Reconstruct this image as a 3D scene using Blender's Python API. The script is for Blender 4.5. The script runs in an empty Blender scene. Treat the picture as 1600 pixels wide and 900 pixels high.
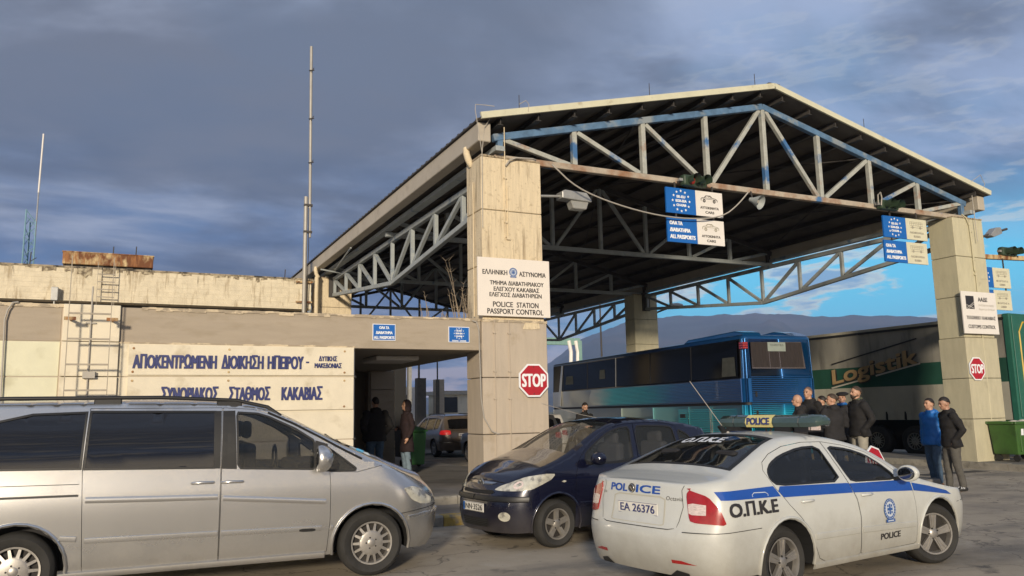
import bpy, bmesh, math, random
from math import sin, cos, pi, radians, sqrt, atan2
from mathutils import Vector, Matrix
from mathutils.geometry import delaunay_2d_cdt
random.seed(7)
SC = bpy.context.scene
COL = SC.collection
# ------------------------------------------------------------ camera
CAM_H = 1.65
cam_d = bpy.data.cameras.new('camera')
cam = bpy.data.objects.new('camera', cam_d); COL.objects.link(cam)
cam_d.sensor_width = 36.0; cam_d.lens = 1255.0/1600*36
cam_d.clip_start = 0.05; cam_d.clip_end = 40000
RC = Matrix(((0.9029403738476766, -0.048670145202122594, -0.4270010518041172),
             (-0.4293518758100616, -0.14575662293944905, -0.8912979151819378),
             (-0.018858632352306778, 0.9881225753090006, -0.15250615774620033)))
cam.matrix_world = Matrix.Translation((0, 0, CAM_H)) @ RC.to_4x4()
SC.camera = cam
# ------------------------------------------------------------ light and sky
SUN_EL = 12.5
SUN_DIR = Vector((-0.47, -0.883, 0)).normalized()      # horizontal direction towards the sun
sun_vec = (SUN_DIR*cos(radians(SUN_EL)) + Vector((0, 0, sin(radians(SUN_EL))))).normalized()
ld = bpy.data.lights.new('sun', 'SUN'); ld.energy = 5.0; ld.angle = radians(5.0); ld.color = (1.0, 0.86, 0.67)
sun = bpy.data.objects.new('sun', ld); COL.objects.link(sun)
sun.rotation_euler = sun_vec.to_track_quat('Z', 'Y').to_euler()
SC.view_settings.view_transform = 'Standard'; SC.view_settings.look = 'None'
SC.view_settings.exposure = 0.2; SC.view_settings.gamma = 1.0
W = bpy.data.worlds.new("World"); SC.world = W; W.use_nodes = True
def world_nodes():
    nt = W.node_tree; N = nt.nodes; L = nt.links; N.clear()
    out = N.new('ShaderNodeOutputWorld'); bg = N.new('ShaderNodeBackground'); bg.inputs[1].default_value = 0.10
    L.new(bg.outputs[0], out.inputs[0])
    sky = N.new('ShaderNodeTexSky'); sky.sky_type = 'NISHITA'; sky.sun_disc = False
    sky.sun_elevation = radians(SUN_EL); sky.sun_rotation = atan2(SUN_DIR.x, SUN_DIR.y)
    sky.air_density = 1.0; sky.dust_density = 0.6; sky.ozone_density = 2.0
    tc = N.new('ShaderNodeTexCoord')
    sep = N.new('ShaderNodeSeparateXYZ'); L.new(tc.outputs['Generated'], sep.inputs[0])
    def math_(op, a, b=None, clamp=False, c=None):
        n = N.new('ShaderNodeMath'); n.operation = op; n.use_clamp = clamp
        for i, v in enumerate((a, b, c)):
            if v is None: continue
            if isinstance(v, (int, float)): n.inputs[i].default_value = v
            else: L.new(v, n.inputs[i])
        return n.outputs[0]
    def vmath(op, a, b=None):
        n = N.new('ShaderNodeVectorMath'); n.operation = op
        for i, v in enumerate((a, b)):
            if v is None: continue
            if isinstance(v, (tuple, Vector)): n.inputs[i].default_value = v
            else: L.new(v, n.inputs[i])
        return n
    def rng(v, a, b, c=0.0, d=1.0):
        n = N.new('ShaderNodeMapRange'); n.interpolation_type = 'SMOOTHSTEP'
        L.new(v, n.inputs[0])
        for i, x in enumerate((a, b, c, d)): n.inputs[i+1].default_value = x
        return n.outputs[0]
    def mixc(f, a, b):
        n = N.new('ShaderNodeMix'); n.data_type = 'RGBA'
        L.new(f, n.inputs[0])
        for i, v in ((6, a), (7, b)):
            if isinstance(v, tuple): n.inputs[i].default_value = (*v, 1)
            else: L.new(v, n.inputs[i])
        return n.outputs[2]
    z = sep.outputs[2]
    zz = math_('ADD', math_('MAXIMUM', z, 0.0), 0.16)
    comb = N.new('ShaderNodeCombineXYZ')
    L.new(math_('DIVIDE', sep.outputs[0], zz), comb.inputs[0]); L.new(math_('DIVIDE', sep.outputs[1], zz), comb.inputs[1])
    def noise(vec, scale, det=5, rough=.55, dist=0.0, off=(0, 0, 0), sc=(1, 1, 1), rot=0):
        mp = N.new('ShaderNodeMapping'); L.new(vec, mp.inputs[0]); mp.inputs[1].default_value = off; mp.inputs[3].default_value = sc
        mp.inputs[2].default_value = (0, 0, rot)
        n = N.new('ShaderNodeTexNoise'); L.new(mp.outputs[0], n.inputs[0])
        n.inputs['Scale'].default_value = scale; n.inputs['Detail'].default_value = det
        n.inputs['Roughness'].default_value = rough; n.inputs['Distortion'].default_value = dist
        return n.outputs[0]
    cl = comb.outputs[0]
    n1 = noise(cl, 0.75, 6, .55, .5, (3.1, 1.7, 0), (1, 1.5, 1), 0.5)
    n2 = noise(cl, 1.6, 6, .55, .3, (7.3, 2.2, 0), (1, 1.8, 1), 0.5)
    n3 = noise(tc.outputs['Generated'], 11, 5, .55, .2, (5.4, 1.0, 0.35), (1, 1, 4.5))
    # open patch of sky low in the north-east, thin cloud above it
    gap = Vector((0.745, 0.655, 0.12)).normalized()
    dg = vmath('DOT_PRODUCT', tc.outputs['Generated'], tuple(gap)).outputs['Value']
    lowz = rng(z, 0.27, 0.13)
    gapm = math_('MULTIPLY', rng(dg, 0.955, 0.997), lowz)
    gapw = math_('MULTIPLY', rng(dg, 0.90, 0.985), math_('ADD', math_('MULTIPLY', lowz, .8), .2))
    gaph = rng(dg, 0.87, 0.97)
    cov = math_('ADD', math_('MULTIPLY', n1, 0.55), math_('MULTIPLY', n2, 0.45))
    cover = math_('SUBTRACT', math_('ADD', math_('MULTIPLY', math_('SUBTRACT', cov, 0.5), 1.6), 1.08), math_('MULTIPLY', gapw, 0.66))
    cover = math_('SUBTRACT', cover, math_('MULTIPLY', gapm, 0.6), clamp=True)
    low = rng(z, 0.02, 0.20, 1.0, 0.0)
    # heavy slate cloud, lighter higher up
    hi = rng(math_('ADD', z, math_('MULTIPLY', math_('SUBTRACT', n1, .5), .5)), 0.10, 0.50)
    dark = mixc(hi, (0.066, 0.114, 0.222), (0.255, 0.310, 0.425))
    dark = mixc(rng(n2, .38, .68), dark, (0.27, 0.305, 0.395))
    # underside shadow of the thick cloud
    shade = rng(n1, .40, .60, 1.25, .56)
    vm = N.new('ShaderNodeVectorMath'); vm.operation = 'SCALE'; L.new(dark, vm.inputs[0]); L.new(shade, vm.inputs['Scale'])
    dark = vm.outputs[0]
    # pale sky near the gap: bluer and brighter
    dark = mixc(math_('MULTIPLY', gaph, math_('MULTIPLY', rng(n2, .36, .60), .75)), dark, (0.33, 0.43, 0.64))
    # streaky lit clouds in the gap
    streak = math_('MULTIPLY', rng(n3, .50, .60), gapw)
    lit = mixc(rng(n3, .56, .68), (0.88, 0.84, 0.70), (0.30, 0.38, 0.58))
    clear = mixc(gapw, (0.17, 0.40, 0.74), (0.08, 0.66, 0.98))
    # real sky adds its own tint to the clear part
    s2 = N.new('ShaderNodeVectorMath'); s2.operation = 'SCALE'; L.new(sky.outputs[0], s2.inputs[0]); s2.inputs['Scale'].default_value = 0.012
    ad = N.new('ShaderNodeVectorMath'); ad.operation = 'ADD'; L.new(s2.outputs[0], ad.inputs[0]); L.new(clear, ad.inputs[1])
    body = mixc(cover, ad.outputs[0], dark)
    body = mixc(math_('MULTIPLY', streak, .75), body, lit)
    # pink lit cloud bank low on the northern horizon
    pk = vmath('DOT_PRODUCT', tc.outputs['Generated'], tuple(Vector((0.36, 0.93, 0.055)).normalized())).outputs['Value']
    pm = math_('MULTIPLY', rng(pk, 0.975, 0.995), math_('MULTIPLY', rng(z, 0.10, 0.055), rng(n3, .42, .56)))
    body = mixc(math_('MULTIPLY', pm, .8), body, (0.62, 0.50, 0.47))
    # warm brightness of the low sun behind broken cloud
    ws = vmath('DOT_PRODUCT', tc.outputs['Generated'], tuple(sun_vec)).outputs['Value']
    warm = math_('MULTIPLY', rng(ws, 0.0, 0.9), rng(z, 0.19, 0.06))
    warm2 = math_('MULTIPLY', math_('MULTIPLY', rng(ws, 0.3, 0.95), rng(z, 0.6, 0.2)), rng(n3, .50, .66))
    body = mixc(math_('MULTIPLY', warm2, .6), body, (0.95, 0.78, 0.50))
    body = mixc(math_('MULTIPLY', warm, .95), body, (2.6, 2.05, 1.25))
    # below the horizon
    body = mixc(rng(z, -0.02, 0.0, 1.0, 0.0), body, (0.10, 0.10, 0.09))
    s3 = N.new('ShaderNodeVectorMath'); s3.operation = 'SCALE'; L.new(body, s3.inputs[0]); s3.inputs['Scale'].default_value = 10.0
    L.new(s3.outputs[0], bg.inputs[0])
world_nodes()
# ------------------------------------------------------------ materials
MATS = {}
def mat(name, col, rough=.6, metal=0.0, vary=.12, scale=4.0, bump=0.0, bscale=60, spec=.5, coat=0.0, stretch=(1, 1, 1),
        col2=None, f2=(.5, .62), scale2=3.0, stretch2=(1, 1, 1), emit=0, alpha=None, col3=None, f3=(.55, .65), scale3=2.0, stretch3=(1, 1, 1), seedoff=0, pos=False):
    m = bpy.data.materials.new(name); m.use_nodes = True
    nt = m.node_tree; N = nt.nodes; L = nt.links
    b = N['Principled BSDF']
    b.inputs['Roughness'].default_value = rough; b.inputs['Metallic'].default_value = metal
    b.inputs['Specular IOR Level'].default_value = spec
    b.inputs['Coat Weight'].default_value = coat; b.inputs['Coat Roughness'].default_value = .04
    tc = N.new('ShaderNodeTexCoord'); ge = N.new('ShaderNodeNewGeometry') if pos else None
    def noise(sc, st, det=5, off=0):
        mp = N.new('ShaderNodeMapping'); L.new(ge.outputs['Position'] if pos else tc.outputs['Object'], mp.inputs[0]); mp.inputs[3].default_value = st
        mp.inputs[1].default_value = (off+seedoff, off*1.7, off*.3)
        n = N.new('ShaderNodeTexNoise'); L.new(mp.outputs[0], n.inputs[0]); n.inputs['Scale'].default_value = sc
        n.inputs['Detail'].default_value = det; n.inputs['Roughness'].default_value = .6
        return n.outputs[0]
    def ramp(f, a, b_):
        n = N.new('ShaderNodeMapRange'); L.new(f, n.inputs[0]); n.inputs[1].default_value = a; n.inputs[2].default_value = b_
        return n.outputs[0]
    def mix(f, a, c):
        n = N.new('ShaderNodeMix'); n.data_type = 'RGBA'; L.new(f, n.inputs[0])
        for i, v in ((6, a), (7, c)):
            if isinstance(v, tuple): n.inputs[i].default_value = (*v, 1)
            else: L.new(v, n.inputs[i])
        return n.outputs[2]
    c = tuple(col)
    if vary > 0:
        cc = mix(ramp(noise(scale, stretch), .3, .7), tuple(x*(1-vary) for x in c), tuple(min(1, x*(1+vary)) for x in c))
    else: cc = None
    if col2: cc = mix(ramp(noise(scale2, stretch2, 6, 3.3), *f2), cc if cc else c, tuple(col2))
    if col3: cc = mix(ramp(noise(scale3, stretch3, 6, 9.1), *f3), cc if cc else c, tuple(col3))
    if cc: L.new(cc, b.inputs['Base Color'])
    else: b.inputs['Base Color'].default_value = (*c, 1)
    if bump > 0:
        bn = N.new('ShaderNodeBump'); bn.inputs['Strength'].default_value = bump; bn.inputs['Distance'].default_value = .02
        L.new(noise(bscale, (1, 1, 1), 4, 5.0), bn.inputs['Height']); L.new(bn.outputs[0], b.inputs['Normal'])
    if emit: b.inputs['Emission Color'].default_value = (*c, 1); b.inputs['Emission Strength'].default_value = emit
    MATS[name] = m
    return m
def grime(m, z0, z1, col, amt=.8, sc=3.0):
    "road dirt thrown up on the lower body, patchy"
    nt = m.node_tree; N = nt.nodes; L = nt.links; b = N['Principled BSDF']; tc = N.new('ShaderNodeTexCoord'); sp = N.new('ShaderNodeSeparateXYZ'); L.new(tc.outputs['Object'], sp.inputs[0])
    n = N.new('ShaderNodeTexNoise'); n.inputs['Scale'].default_value = sc; n.inputs['Detail'].default_value = 8; n.inputs['Roughness'].default_value = .7; L.new(tc.outputs['Object'], n.inputs[0])
    a = N.new('ShaderNodeMath'); a.operation = 'MULTIPLY_ADD'; L.new(n.outputs[0], a.inputs[0]); a.inputs[1].default_value = .5; L.new(sp.outputs[2], a.inputs[2])
    r = N.new('ShaderNodeMapRange'); L.new(a.outputs[0], r.inputs[0])
    for i, x in enumerate((z0+.25, z1+.25, amt, 0)): r.inputs[i+1].default_value = x
    mx = N.new('ShaderNodeMix'); mx.data_type = 'RGBA'; L.new(r.outputs[0], mx.inputs[0]); L.new(b.inputs['Base Color'].links[0].from_socket, mx.inputs[6]); mx.inputs[7].default_value = (*col, 1); L.new(mx.outputs[2], b.inputs['Base Color'])
    r2 = N.new('ShaderNodeMapRange'); L.new(r.outputs[0], r2.inputs[0]); r2.inputs[3].default_value = b.inputs['Roughness'].default_value; r2.inputs[4].default_value = .75; L.new(r2.outputs[0], b.inputs['Roughness'])
def glass_mat(name, tint, rough=.02, alpha=.35, spec=.8):
    "tinted car or window glass: glossy dark surface, partly see-through"
    m = bpy.data.materials.new(name); m.use_nodes = True
    nt = m.node_tree; N = nt.nodes; L = nt.links; b = N['Principled BSDF']
    b.inputs['Base Color'].default_value = (*tint, 1); b.inputs['Roughness'].default_value = rough
    b.inputs['Specular IOR Level'].default_value = spec; b.inputs['Alpha'].default_value = 1-alpha
    MATS[name] = m
    return m
# ------------------------------------------------------------ object helpers
class MB:
    def __init__(s): s.v = []; s.f = []; s.mi = []; s.cur = 0
    def add(s, vs, fs, m=None):
        o = len(s.v); s.v += [tuple(v) for v in vs]; s.f += [tuple(i+o for i in f) for f in fs]
        s.mi += [s.cur if m is None else m]*len(fs); return s
    def box(s, a, b, m=None, M=None):
        x0, y0, z0 = a; x1, y1, z1 = b
        vs = [(x0, y0, z0), (x1, y0, z0), (x1, y1, z0), (x0, y1, z0), (x0, y0, z1), (x1, y0, z1), (x1, y1, z1), (x0, y1, z1)]
        if M is not None: vs = [tuple(M @ Vector(v)) for v in vs]
        return s.add(vs, [(0, 3, 2, 1), (4, 5, 6, 7), (0, 1, 5, 4), (1, 2, 6, 5), (2, 3, 7, 6), (3, 0, 4, 7)], m)
    def cbox(s, c, size, m=None, M=None):
        return s.box([c[i]-size[i]/2 for i in range(3)], [c[i]+size[i]/2 for i in range(3)], m, M)
    def bar(s, a, b, w, h, up=(0, 0, 1), m=None):
        "rectangular bar from a to b, w across, h along up"
        a = Vector(a); b = Vector(b); d = (b-a).normalized(); u = Vector(up)
        r = d.cross(u)
        if r.length < 1e-4: r = d.cross(Vector((0, 1, 0)))
        r.normalize(); u = r.cross(d).normalized()
        vs = []
        for p in (a, b):
            for i, j in ((-1, -1), (1, -1), (1, 1), (-1, 1)): vs.append(p + r*(i*w/2) + u*(j*h/2))
        return s.add(vs, [(3, 2, 1, 0), (4, 5, 6, 7), (0, 1, 5, 4), (1, 2, 6, 5), (2, 3, 7, 6), (3, 0, 4, 7)], m)
    def tube(s, pts, r, n=8, m=None, caps=True, closed=False):
        pts = [Vector(p) for p in pts]; rs = r if isinstance(r, (list, tuple)) else [r]*len(pts)
        vs = []; fs = []; k = len(pts); pu = None
        for i, p in enumerate(pts):
            if closed: d = pts[(i+1) % k]-pts[i-1]
            else: d = (pts[min(i+1, k-1)]-pts[max(i-1, 0)])
            d.normalize()
            u = pu if pu is not None else (Vector((0, 0, 1)) if abs(d.z) < .9 else Vector((1, 0, 0)))
            r1 = d.cross(u)
            if r1.length < 1e-5: r1 = d.cross(Vector((0, 1, 0.3)))
            r1.normalize(); u = r1.cross(d).normalized(); pu = u
            for j in range(n):
                t = 2*pi*j/n; vs.append(p + (r1*cos(t)+u*sin(t))*rs[i])
        for i in range(k if closed else k-1):
            i2 = (i+1) % k
            for j in range(n):
                j2 = (j+1) % n; fs.append((i*n+j, i*n+j2, i2*n+j2, i2*n+j))
        if caps and not closed: fs.append(tuple(range(n))[::-1]); fs.append(tuple((k-1)*n+j for j in range(n)))
        return s.add(vs, fs, m)
    def lathe(s, prof, n=24, origin=(0, 0, 0), axis='z', m=None):
        "profile of (radius, height)"
        o = Vector(origin); vs = []; fs = []; k = len(prof)
        for r, h in prof:
            for j in range(n):
                t = 2*pi*j/n
                if axis == 'z': v = (r*cos(t), r*sin(t), h)
                elif axis == 'y': v = (r*cos(t), h, r*sin(t))
                else: v = (h, r*cos(t), r*sin(t))
                vs.append(o+Vector(v))
        for i in range(k-1):
            for j in range(n):
                j2 = (j+1) % n; fs.append((i*n+j, i*n+j2, (i+1)*n+j2, (i+1)*n+j))
        return s.add(vs, fs, m)
    def prism(s, poly, fn0, fn1, m=None):
        "poly list of 2-D points; fn0/fn1 map to 3-D for the two faces"
        n = len(poly); vs = [fn0(*p) for p in poly]+[fn1(*p) for p in poly]
        fs = [tuple(range(n))[::-1], tuple(range(n, 2*n))]+[(i, (i+1) % n, n+(i+1) % n, n+i) for i in range(n)]
        return s.add(vs, fs, m)
    def ball(s, c, r, nu=12, nv=8, m=None, M=None):
        c = Vector(c); rr = r if isinstance(r, (tuple, list)) else (r, r, r); vs = []; fs = []
        for i in range(nv+1):
            ph = pi*i/nv
            for j in range(nu):
                t = 2*pi*j/nu; p = Vector((rr[0]*sin(ph)*cos(t), rr[1]*sin(ph)*sin(t), rr[2]*cos(ph)))
                if M is not None: p = M @ p
                vs.append(c+p)
        for i in range(nv):
            for j in range(nu):
                j2 = (j+1) % nu; fs.append((i*nu+j, (i+1)*nu+j, (i+1)*nu+j2, i*nu+j2))
        return s.add(vs, fs, m)
    def build(s, name, m, parent=None, smooth=None, world=True, bevel=0, fix=True):
        me = bpy.data.meshes.new(name); vs = s.v
        if parent is not None and world:
            inv = MWI(parent); vs = [tuple(inv @ Vector(v)) for v in vs]
        me.from_pydata(vs, [], s.f)
        ms = m if isinstance(m, (list, tuple)) else [m]
        for k in ms: me.materials.append(k)
        if len(ms) > 1: me.polygons.foreach_set('material_index', s.mi)
        me.update()
        if fix:
            bm = bmesh.new(); bm.from_mesh(me)
            bmesh.ops.recalc_face_normals(bm, faces=bm.faces); bm.to_mesh(me); bm.free()
        o = bpy.data.objects.new(name, me); COL.objects.link(o)
        if smooth:
            me.polygons.foreach_set('use_smooth', [True]*len(me.polygons)); me.set_sharp_from_angle(angle=radians(smooth))
        if bevel:
            bv = o.modifiers.new('bevel', 'BEVEL'); bv.width = bevel; bv.segments = 1 if bevel < .02 else 2; bv.limit_method = 'ANGLE'; bv.angle_limit = radians(40)
        if parent is not None: o.parent = parent
        return o
def MWI(p):
    M = Matrix.Identity(4)
    while p is not None:
        M = (Matrix.Translation(p.location) @ p.rotation_euler.to_matrix().to_4x4() @ Matrix.Diagonal((*p.scale, 1))) @ M; p = p.parent
    return M.inverted()
def tag(o, label=None, cat=None, group=None, kind=None):
    if label: o['label'] = label
    if cat: o['category'] = cat
    if group: o['group'] = group
    if kind: o['kind'] = kind
    return o
def thing(name, label, cat, loc=(0, 0, 0), rz=0.0, group=None):
    o = bpy.data.objects.new(name, None); COL.objects.link(o); o.empty_display_size = .2
    o.location = loc; o.rotation_euler = (0, 0, rz)
    return tag(o, label, cat, group)
def copy_tree(o, parent=None):
    c = o.copy(); COL.objects.link(c); c.parent = parent
    for ch in [k for k in bpy.data.objects if k.parent == o]: copy_tree(ch, c)
    return c
_tcache = {}
def text_geo(body, w=None, h=1.0, bold=0.0, align='CENTER', spacing=1.0, line=1.0):
    "flat text as (verts2d, faces) fitted to width w and height h, origin at the centre"
    body = body.translate(str.maketrans('ΚΑΜΝΧΡΤΕΒΙΗΟΥΖ', 'KAMNXPTEBIHOYZ'))   # same letter shapes, cleaner outlines
    cu = bpy.data.curves.new('t', 'FONT'); cu.body = body; cu.resolution_u = 3; cu.align_x = align; cu.space_line = line; cu.space_character = spacing
    ob = bpy.data.objects.new('t', cu); COL.objects.link(ob)
    dg = bpy.context.evaluated_depsgraph_get(); dg.update()
    me = bpy.data.meshes.new_from_object(ob.evaluated_get(dg))
    vs = [(v.co.x, v.co.y) for v in me.vertices]; fs = [tuple(p.vertices) for p in me.polygons]
    bpy.data.objects.remove(ob); bpy.data.curves.remove(cu); bpy.data.meshes.remove(me)
    x0 = min(v[0] for v in vs); x1 = max(v[0] for v in vs); y0 = min(v[1] for v in vs); y1 = max(v[1] for v in vs)
    sy = h/(y1-y0); sx = w/(x1-x0) if w else sy
    vs = [((v[0]-(x0+x1)/2)*sx, (v[1]-(y0+y1)/2)*sy) for v in vs]
    if bold > 0:
        V = []; F = []
        for dx, dy in ((-bold, -bold*.5), (bold, -bold*.5), (0, 0), (-bold, bold*.5), (bold, bold*.5)):
            o = len(V); V += [(a+dx, b+dy) for a, b in vs]; F += [tuple(i+o for i in f) for f in fs]
        n = len(vs)
        return V, F, n
    return vs, fs, len(vs)
def put_text(mb, body, O, U, V, w, h, bold=0.0, lift=.003, m=None, depth=0.0, **k):
    "text centred on O in the plane of U (reading direction) and V (up)"
    O = Vector(O); U = Vector(U).normalized(); V = Vector(V).normalized(); Nn = U.cross(V)
    vs, fs, n = text_geo(body, w, h, bold, **k)
    out = [O+U*a+V*b+Nn*(lift+depth+.0004*(i//n)) for i, (a, b) in enumerate(vs)]
    mb.add(out, fs, m)
    if depth > 0:
        from collections import Counter
        cnt = Counter()
        for f in fs:
            for i in range(len(f)): cnt[frozenset((f[i], f[(i+1) % len(f)]))] += 1
        sv = []; sf = []
        for f in fs:
            for i in range(len(f)):
                a, b = f[i], f[(i+1) % len(f)]
                if cnt[frozenset((a, b))] == 1:
                    o = len(sv); sv += [out[a], out[b], out[b]-Nn*depth, out[a]-Nn*depth]; sf.append((o, o+1, o+2, o+3))
        mb.add(sv, sf, m)
def star(mb, c, U, V, r, lift=.004, m=None, n=5):
    c = Vector(c); U = Vector(U).normalized(); V = Vector(V).normalized(); Nn = U.cross(V)
    pts = []
    for i in range(2*n):
        rr = r if i % 2 == 0 else r*.42; t = pi/2+pi*i/n
        pts.append(c+Nn*lift+U*(rr*cos(t))+V*(rr*sin(t)))
    mb.add([c+Nn*lift]+pts, [(0, i+1, (i+1) % (2*n)+1) for i in range(2*n)], m)
def disc(mb, c, U, V, r0, r1, lift=.003, n=24, m=None):
    c = Vector(c); U = Vector(U).normalized(); V = Vector(V).normalized(); Nn = U.cross(V)
    vs = []
    for r in (r0, r1):
        for i in range(n): t = 2*pi*i/n; vs.append(c+Nn*lift+U*(r*cos(t))+V*(r*sin(t)))
    mb.add(vs, [(i, (i+1) % n, n+(i+1) % n, n+i) for i in range(n)], m)
X_ = (1, 0, 0); Y_ = (0, 1, 0); Z_ = (0, 0, 1)
# ============================================================ materials in use
m_road0 = mat('worn_asphalt', (.40, .34, .255), .9, vary=.16, scale=.9, bump=.35, bscale=45, col2=(.22, .195, .16), f2=(.50, .72), scale2=.55, stretch2=(1, 1.8, 1), col3=(.46, .41, .33), f3=(.56, .74), scale3=1.7)
def road_mat():
    m = m_road0; nt = m.node_tree; N = nt.nodes; L = nt.links; b = N['Principled BSDF']; tc = [n for n in N if n.type == 'TEX_COORD'][0]
    base = b.inputs['Base Color'].links[0].from_socket
    def nz(sc, det=5, st=(1, 1, 1), dist=0):
        mp = N.new('ShaderNodeMapping'); mp.inputs[3].default_value = st; L.new(tc.outputs['Object'], mp.inputs[0]); n = N.new('ShaderNodeTexNoise'); n.inputs['Scale'].default_value = sc; n.inputs['Detail'].default_value = det; n.inputs['Distortion'].default_value = dist; L.new(mp.outputs[0], n.inputs[0]); return n.outputs[0]
    def rg(v, a, c, d=0, e=1):
        n = N.new('ShaderNodeMapRange'); L.new(v, n.inputs[0])
        for i, x in enumerate((a, c, d, e)): n.inputs[i+1].default_value = x
        return n.outputs[0]
    def mx(f, a, c):
        n = N.new('ShaderNodeMix'); n.data_type = 'RGBA'; L.new(f, n.inputs[0]); L.new(a, n.inputs[6]); n.inputs[7].default_value = (*c, 1); return n.outputs[2]
    # oil drips and tyre grime
    c = mx(rg(nz(2.6, 6, dist=.5), .62, .72, 0, .75), base, (.085, .08, .07))
    c = mx(rg(nz(.35, 4, (1, 2.2, 1)), .52, .66, 0, .6), c, (.13, .12, .105))
    c = mx(rg(nz(9, 3), .66, .74, 0, .55), c, (.10, .09, .08))
    # fine cracks
    vo = N.new('ShaderNodeTexVoronoi'); vo.feature = 'DISTANCE_TO_EDGE'; vo.inputs['Scale'].default_value = .55
    ad = N.new('ShaderNodeVectorMath'); ad.operation = 'ADD'; n3 = N.new('ShaderNodeTexNoise'); n3.inputs['Scale'].default_value = 1.7; n3.inputs['Detail'].default_value = 6; L.new(tc.outputs['Object'], n3.inputs[0])
    sc = N.new('ShaderNodeVectorMath'); sc.operation = 'SCALE'; sc.inputs['Scale'].default_value = 1.1; L.new(n3.outputs[1], sc.inputs[0]); L.new(tc.outputs['Object'], ad.inputs[0]); L.new(sc.outputs[0], ad.inputs[1]); L.new(ad.outputs[0], vo.inputs[0])
    c = mx(rg(vo.outputs[0], .010, .0, 0, .75), c, (.06, .055, .05))
    # aggregate speckle
    c = mx(rg(nz(70, 2), .60, .72, 0, .5), c, (.42, .39, .33))
    L.new(c, b.inputs['Base Color'])
    return m
m_road = road_mat()
m_kerb = mat('kerb_concrete', (.27, .25, .21), .9, vary=.2, scale=3, bump=.4, bscale=30, col2=(.12, .11, .09), f2=(.52, .7), scale2=4)
m_kerby = mat('kerb_yellow_paint', (.44, .31, .08), .75, vary=.2, scale=6, bump=.3, col2=(.22, .20, .155), f2=(.46, .60), scale2=6)
m_platf = mat('platform_concrete', (.20, .185, .165), .8, vary=.15, scale=2, bump=.15, col2=(.13, .12, .105), f2=(.5, .7), scale2=1.1)
m_ground = mat('dry_ground', (.13, .13, .075), .95, vary=.25, scale=.02, col2=(.08, .09, .045), f2=(.45, .6), scale2=.006)
m_mtn = mat('mountain_scrub', (.05, .06, .055), .95, vary=.3, scale=.004, col2=(.085, .08, .07), f2=(.48, .62), scale2=.0022, stretch2=(1, 1, 2.5))
m_pil = mat('pillar_cream_paint', (.68, .57, .39), .85, vary=.09, scale=3, bump=.35, bscale=26, stretch=(9, 9, .6), col2=(.28, .21, .13), f2=(.55, .76), scale2=4.2, stretch2=(3, 3, .22), col3=(.42, .33, .21), f3=(.56, .78), scale3=14)
m_pilt = mat('pillar_top_stain', (.42, .34, .23), .9, vary=.2, scale=6, bump=.3, col2=(.12, .09, .06), f2=(.46, .66), scale2=5, stretch2=(2.6, 2.6, .35))
m_tau = mat('taupe_paint', (.385, .325, .25), .8, vary=.06, scale=2.2, bump=.12, bscale=30, stretch=(.6, 1, 4), col2=(.33, .275, .20), f2=(.52, .74), scale2=2.2, stretch2=(1, 1, 3))
m_tau2 = mat('taupe_pillar_paint', (.47, .40, .315), .8, vary=.07, scale=2.2, bump=.15, bscale=30, stretch=(5, 5, .7), col2=(.36, .29, .20), f2=(.58, .80), scale2=3)
m_cream = mat('cream_wall_paint', (.74, .67, .52), .8, vary=.06, scale=2.5, bump=.10, bscale=22, col2=(.46, .39, .26), f2=(.58, .80), scale2=2.0)
m_creamg = mat('pale_wall_paint', (.70, .68, .50), .8, vary=.06, scale=2.5, bump=.10, bscale=22, col2=(.46, .43, .28), f2=(.58, .82), scale2=1.6)
m_blk = mat('painted_block', (.68, .60, .44), .85, vary=.10, scale=5, bump=.5, bscale=30, col2=(.36, .28, .17), f2=(.54, .72), scale2=3.2, stretch2=(2.2, 1, .35), col3=(.17, .13, .08), f3=(.64, .74), scale3=2.5, stretch3=(2.5, 1, .5), pos=True)
m_mold = mat('mould_stained_coping', (.36, .30, .21), .95, vary=.25, scale=6, bump=.4, col2=(.055, .05, .04), f2=(.46, .60), scale2=3.4, stretch2=(1, 1, .5))
m_flake = mat('flaking_cream_edge', (.60, .50, .35), .9, vary=.12, scale=9, bump=.5, bscale=20, col2=(.36, .30, .22), f2=(.47, .53), scale2=4.5, stretch2=(1, 1, 2))
m_dk = mat('dark_paint_and_shade', (.09, .08, .065), .9, vary=.15)
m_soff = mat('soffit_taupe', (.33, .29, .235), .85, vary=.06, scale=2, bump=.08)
m_rust = mat('rust_streaked_sheet', (.56, .42, .22), .8, vary=.15, scale=3, bump=.2, col2=(.16, .06, .022), f2=(.47, .56), scale2=1.8, stretch2=(1, 1, .55), col3=(.32, .14, .05), f3=(.5, .62), scale3=4, stretch3=(2, 2, .3))
m_steelblue = mat('weathered_truss_paint', (.40, .41, .37), .6, vary=.15, scale=6, bump=.15, col2=(.055, .15, .33), f2=(.56, .63), scale2=1.1, stretch2=(1, 1, 1), col3=(.30, .15, .08), f3=(.60, .74), scale3=2.1, seedoff=4)
m_rustchord = mat('rusty_chord_paint', (.43, .37, .29), .7, vary=.15, scale=6, bump=.2, col2=(.27, .13, .065), f2=(.48, .66), scale2=1.5, col3=(.07, .17, .34), f3=(.60, .66), scale3=1.0)
m_topchord = mat('blue_chord_paint', (.10, .19, .32), .55, vary=.25, scale=5, bump=.1, col2=(.26, .30, .33), f2=(.5, .64), scale2=2.3)
m_steelgrey = mat('grey_truss_paint', (.34, .37, .37), .6, vary=.12, scale=4, bump=.1, col2=(.10, .17, .26), f2=(.58, .70), scale2=1.8)
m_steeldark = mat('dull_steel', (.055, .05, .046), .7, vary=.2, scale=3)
m_roofu = mat('roof_sheet_metal', (.115, .098, .080), .8, vary=.15, scale=2, col2=(.07, .06, .05), f2=(.5, .7), scale2=1.5)
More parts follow.
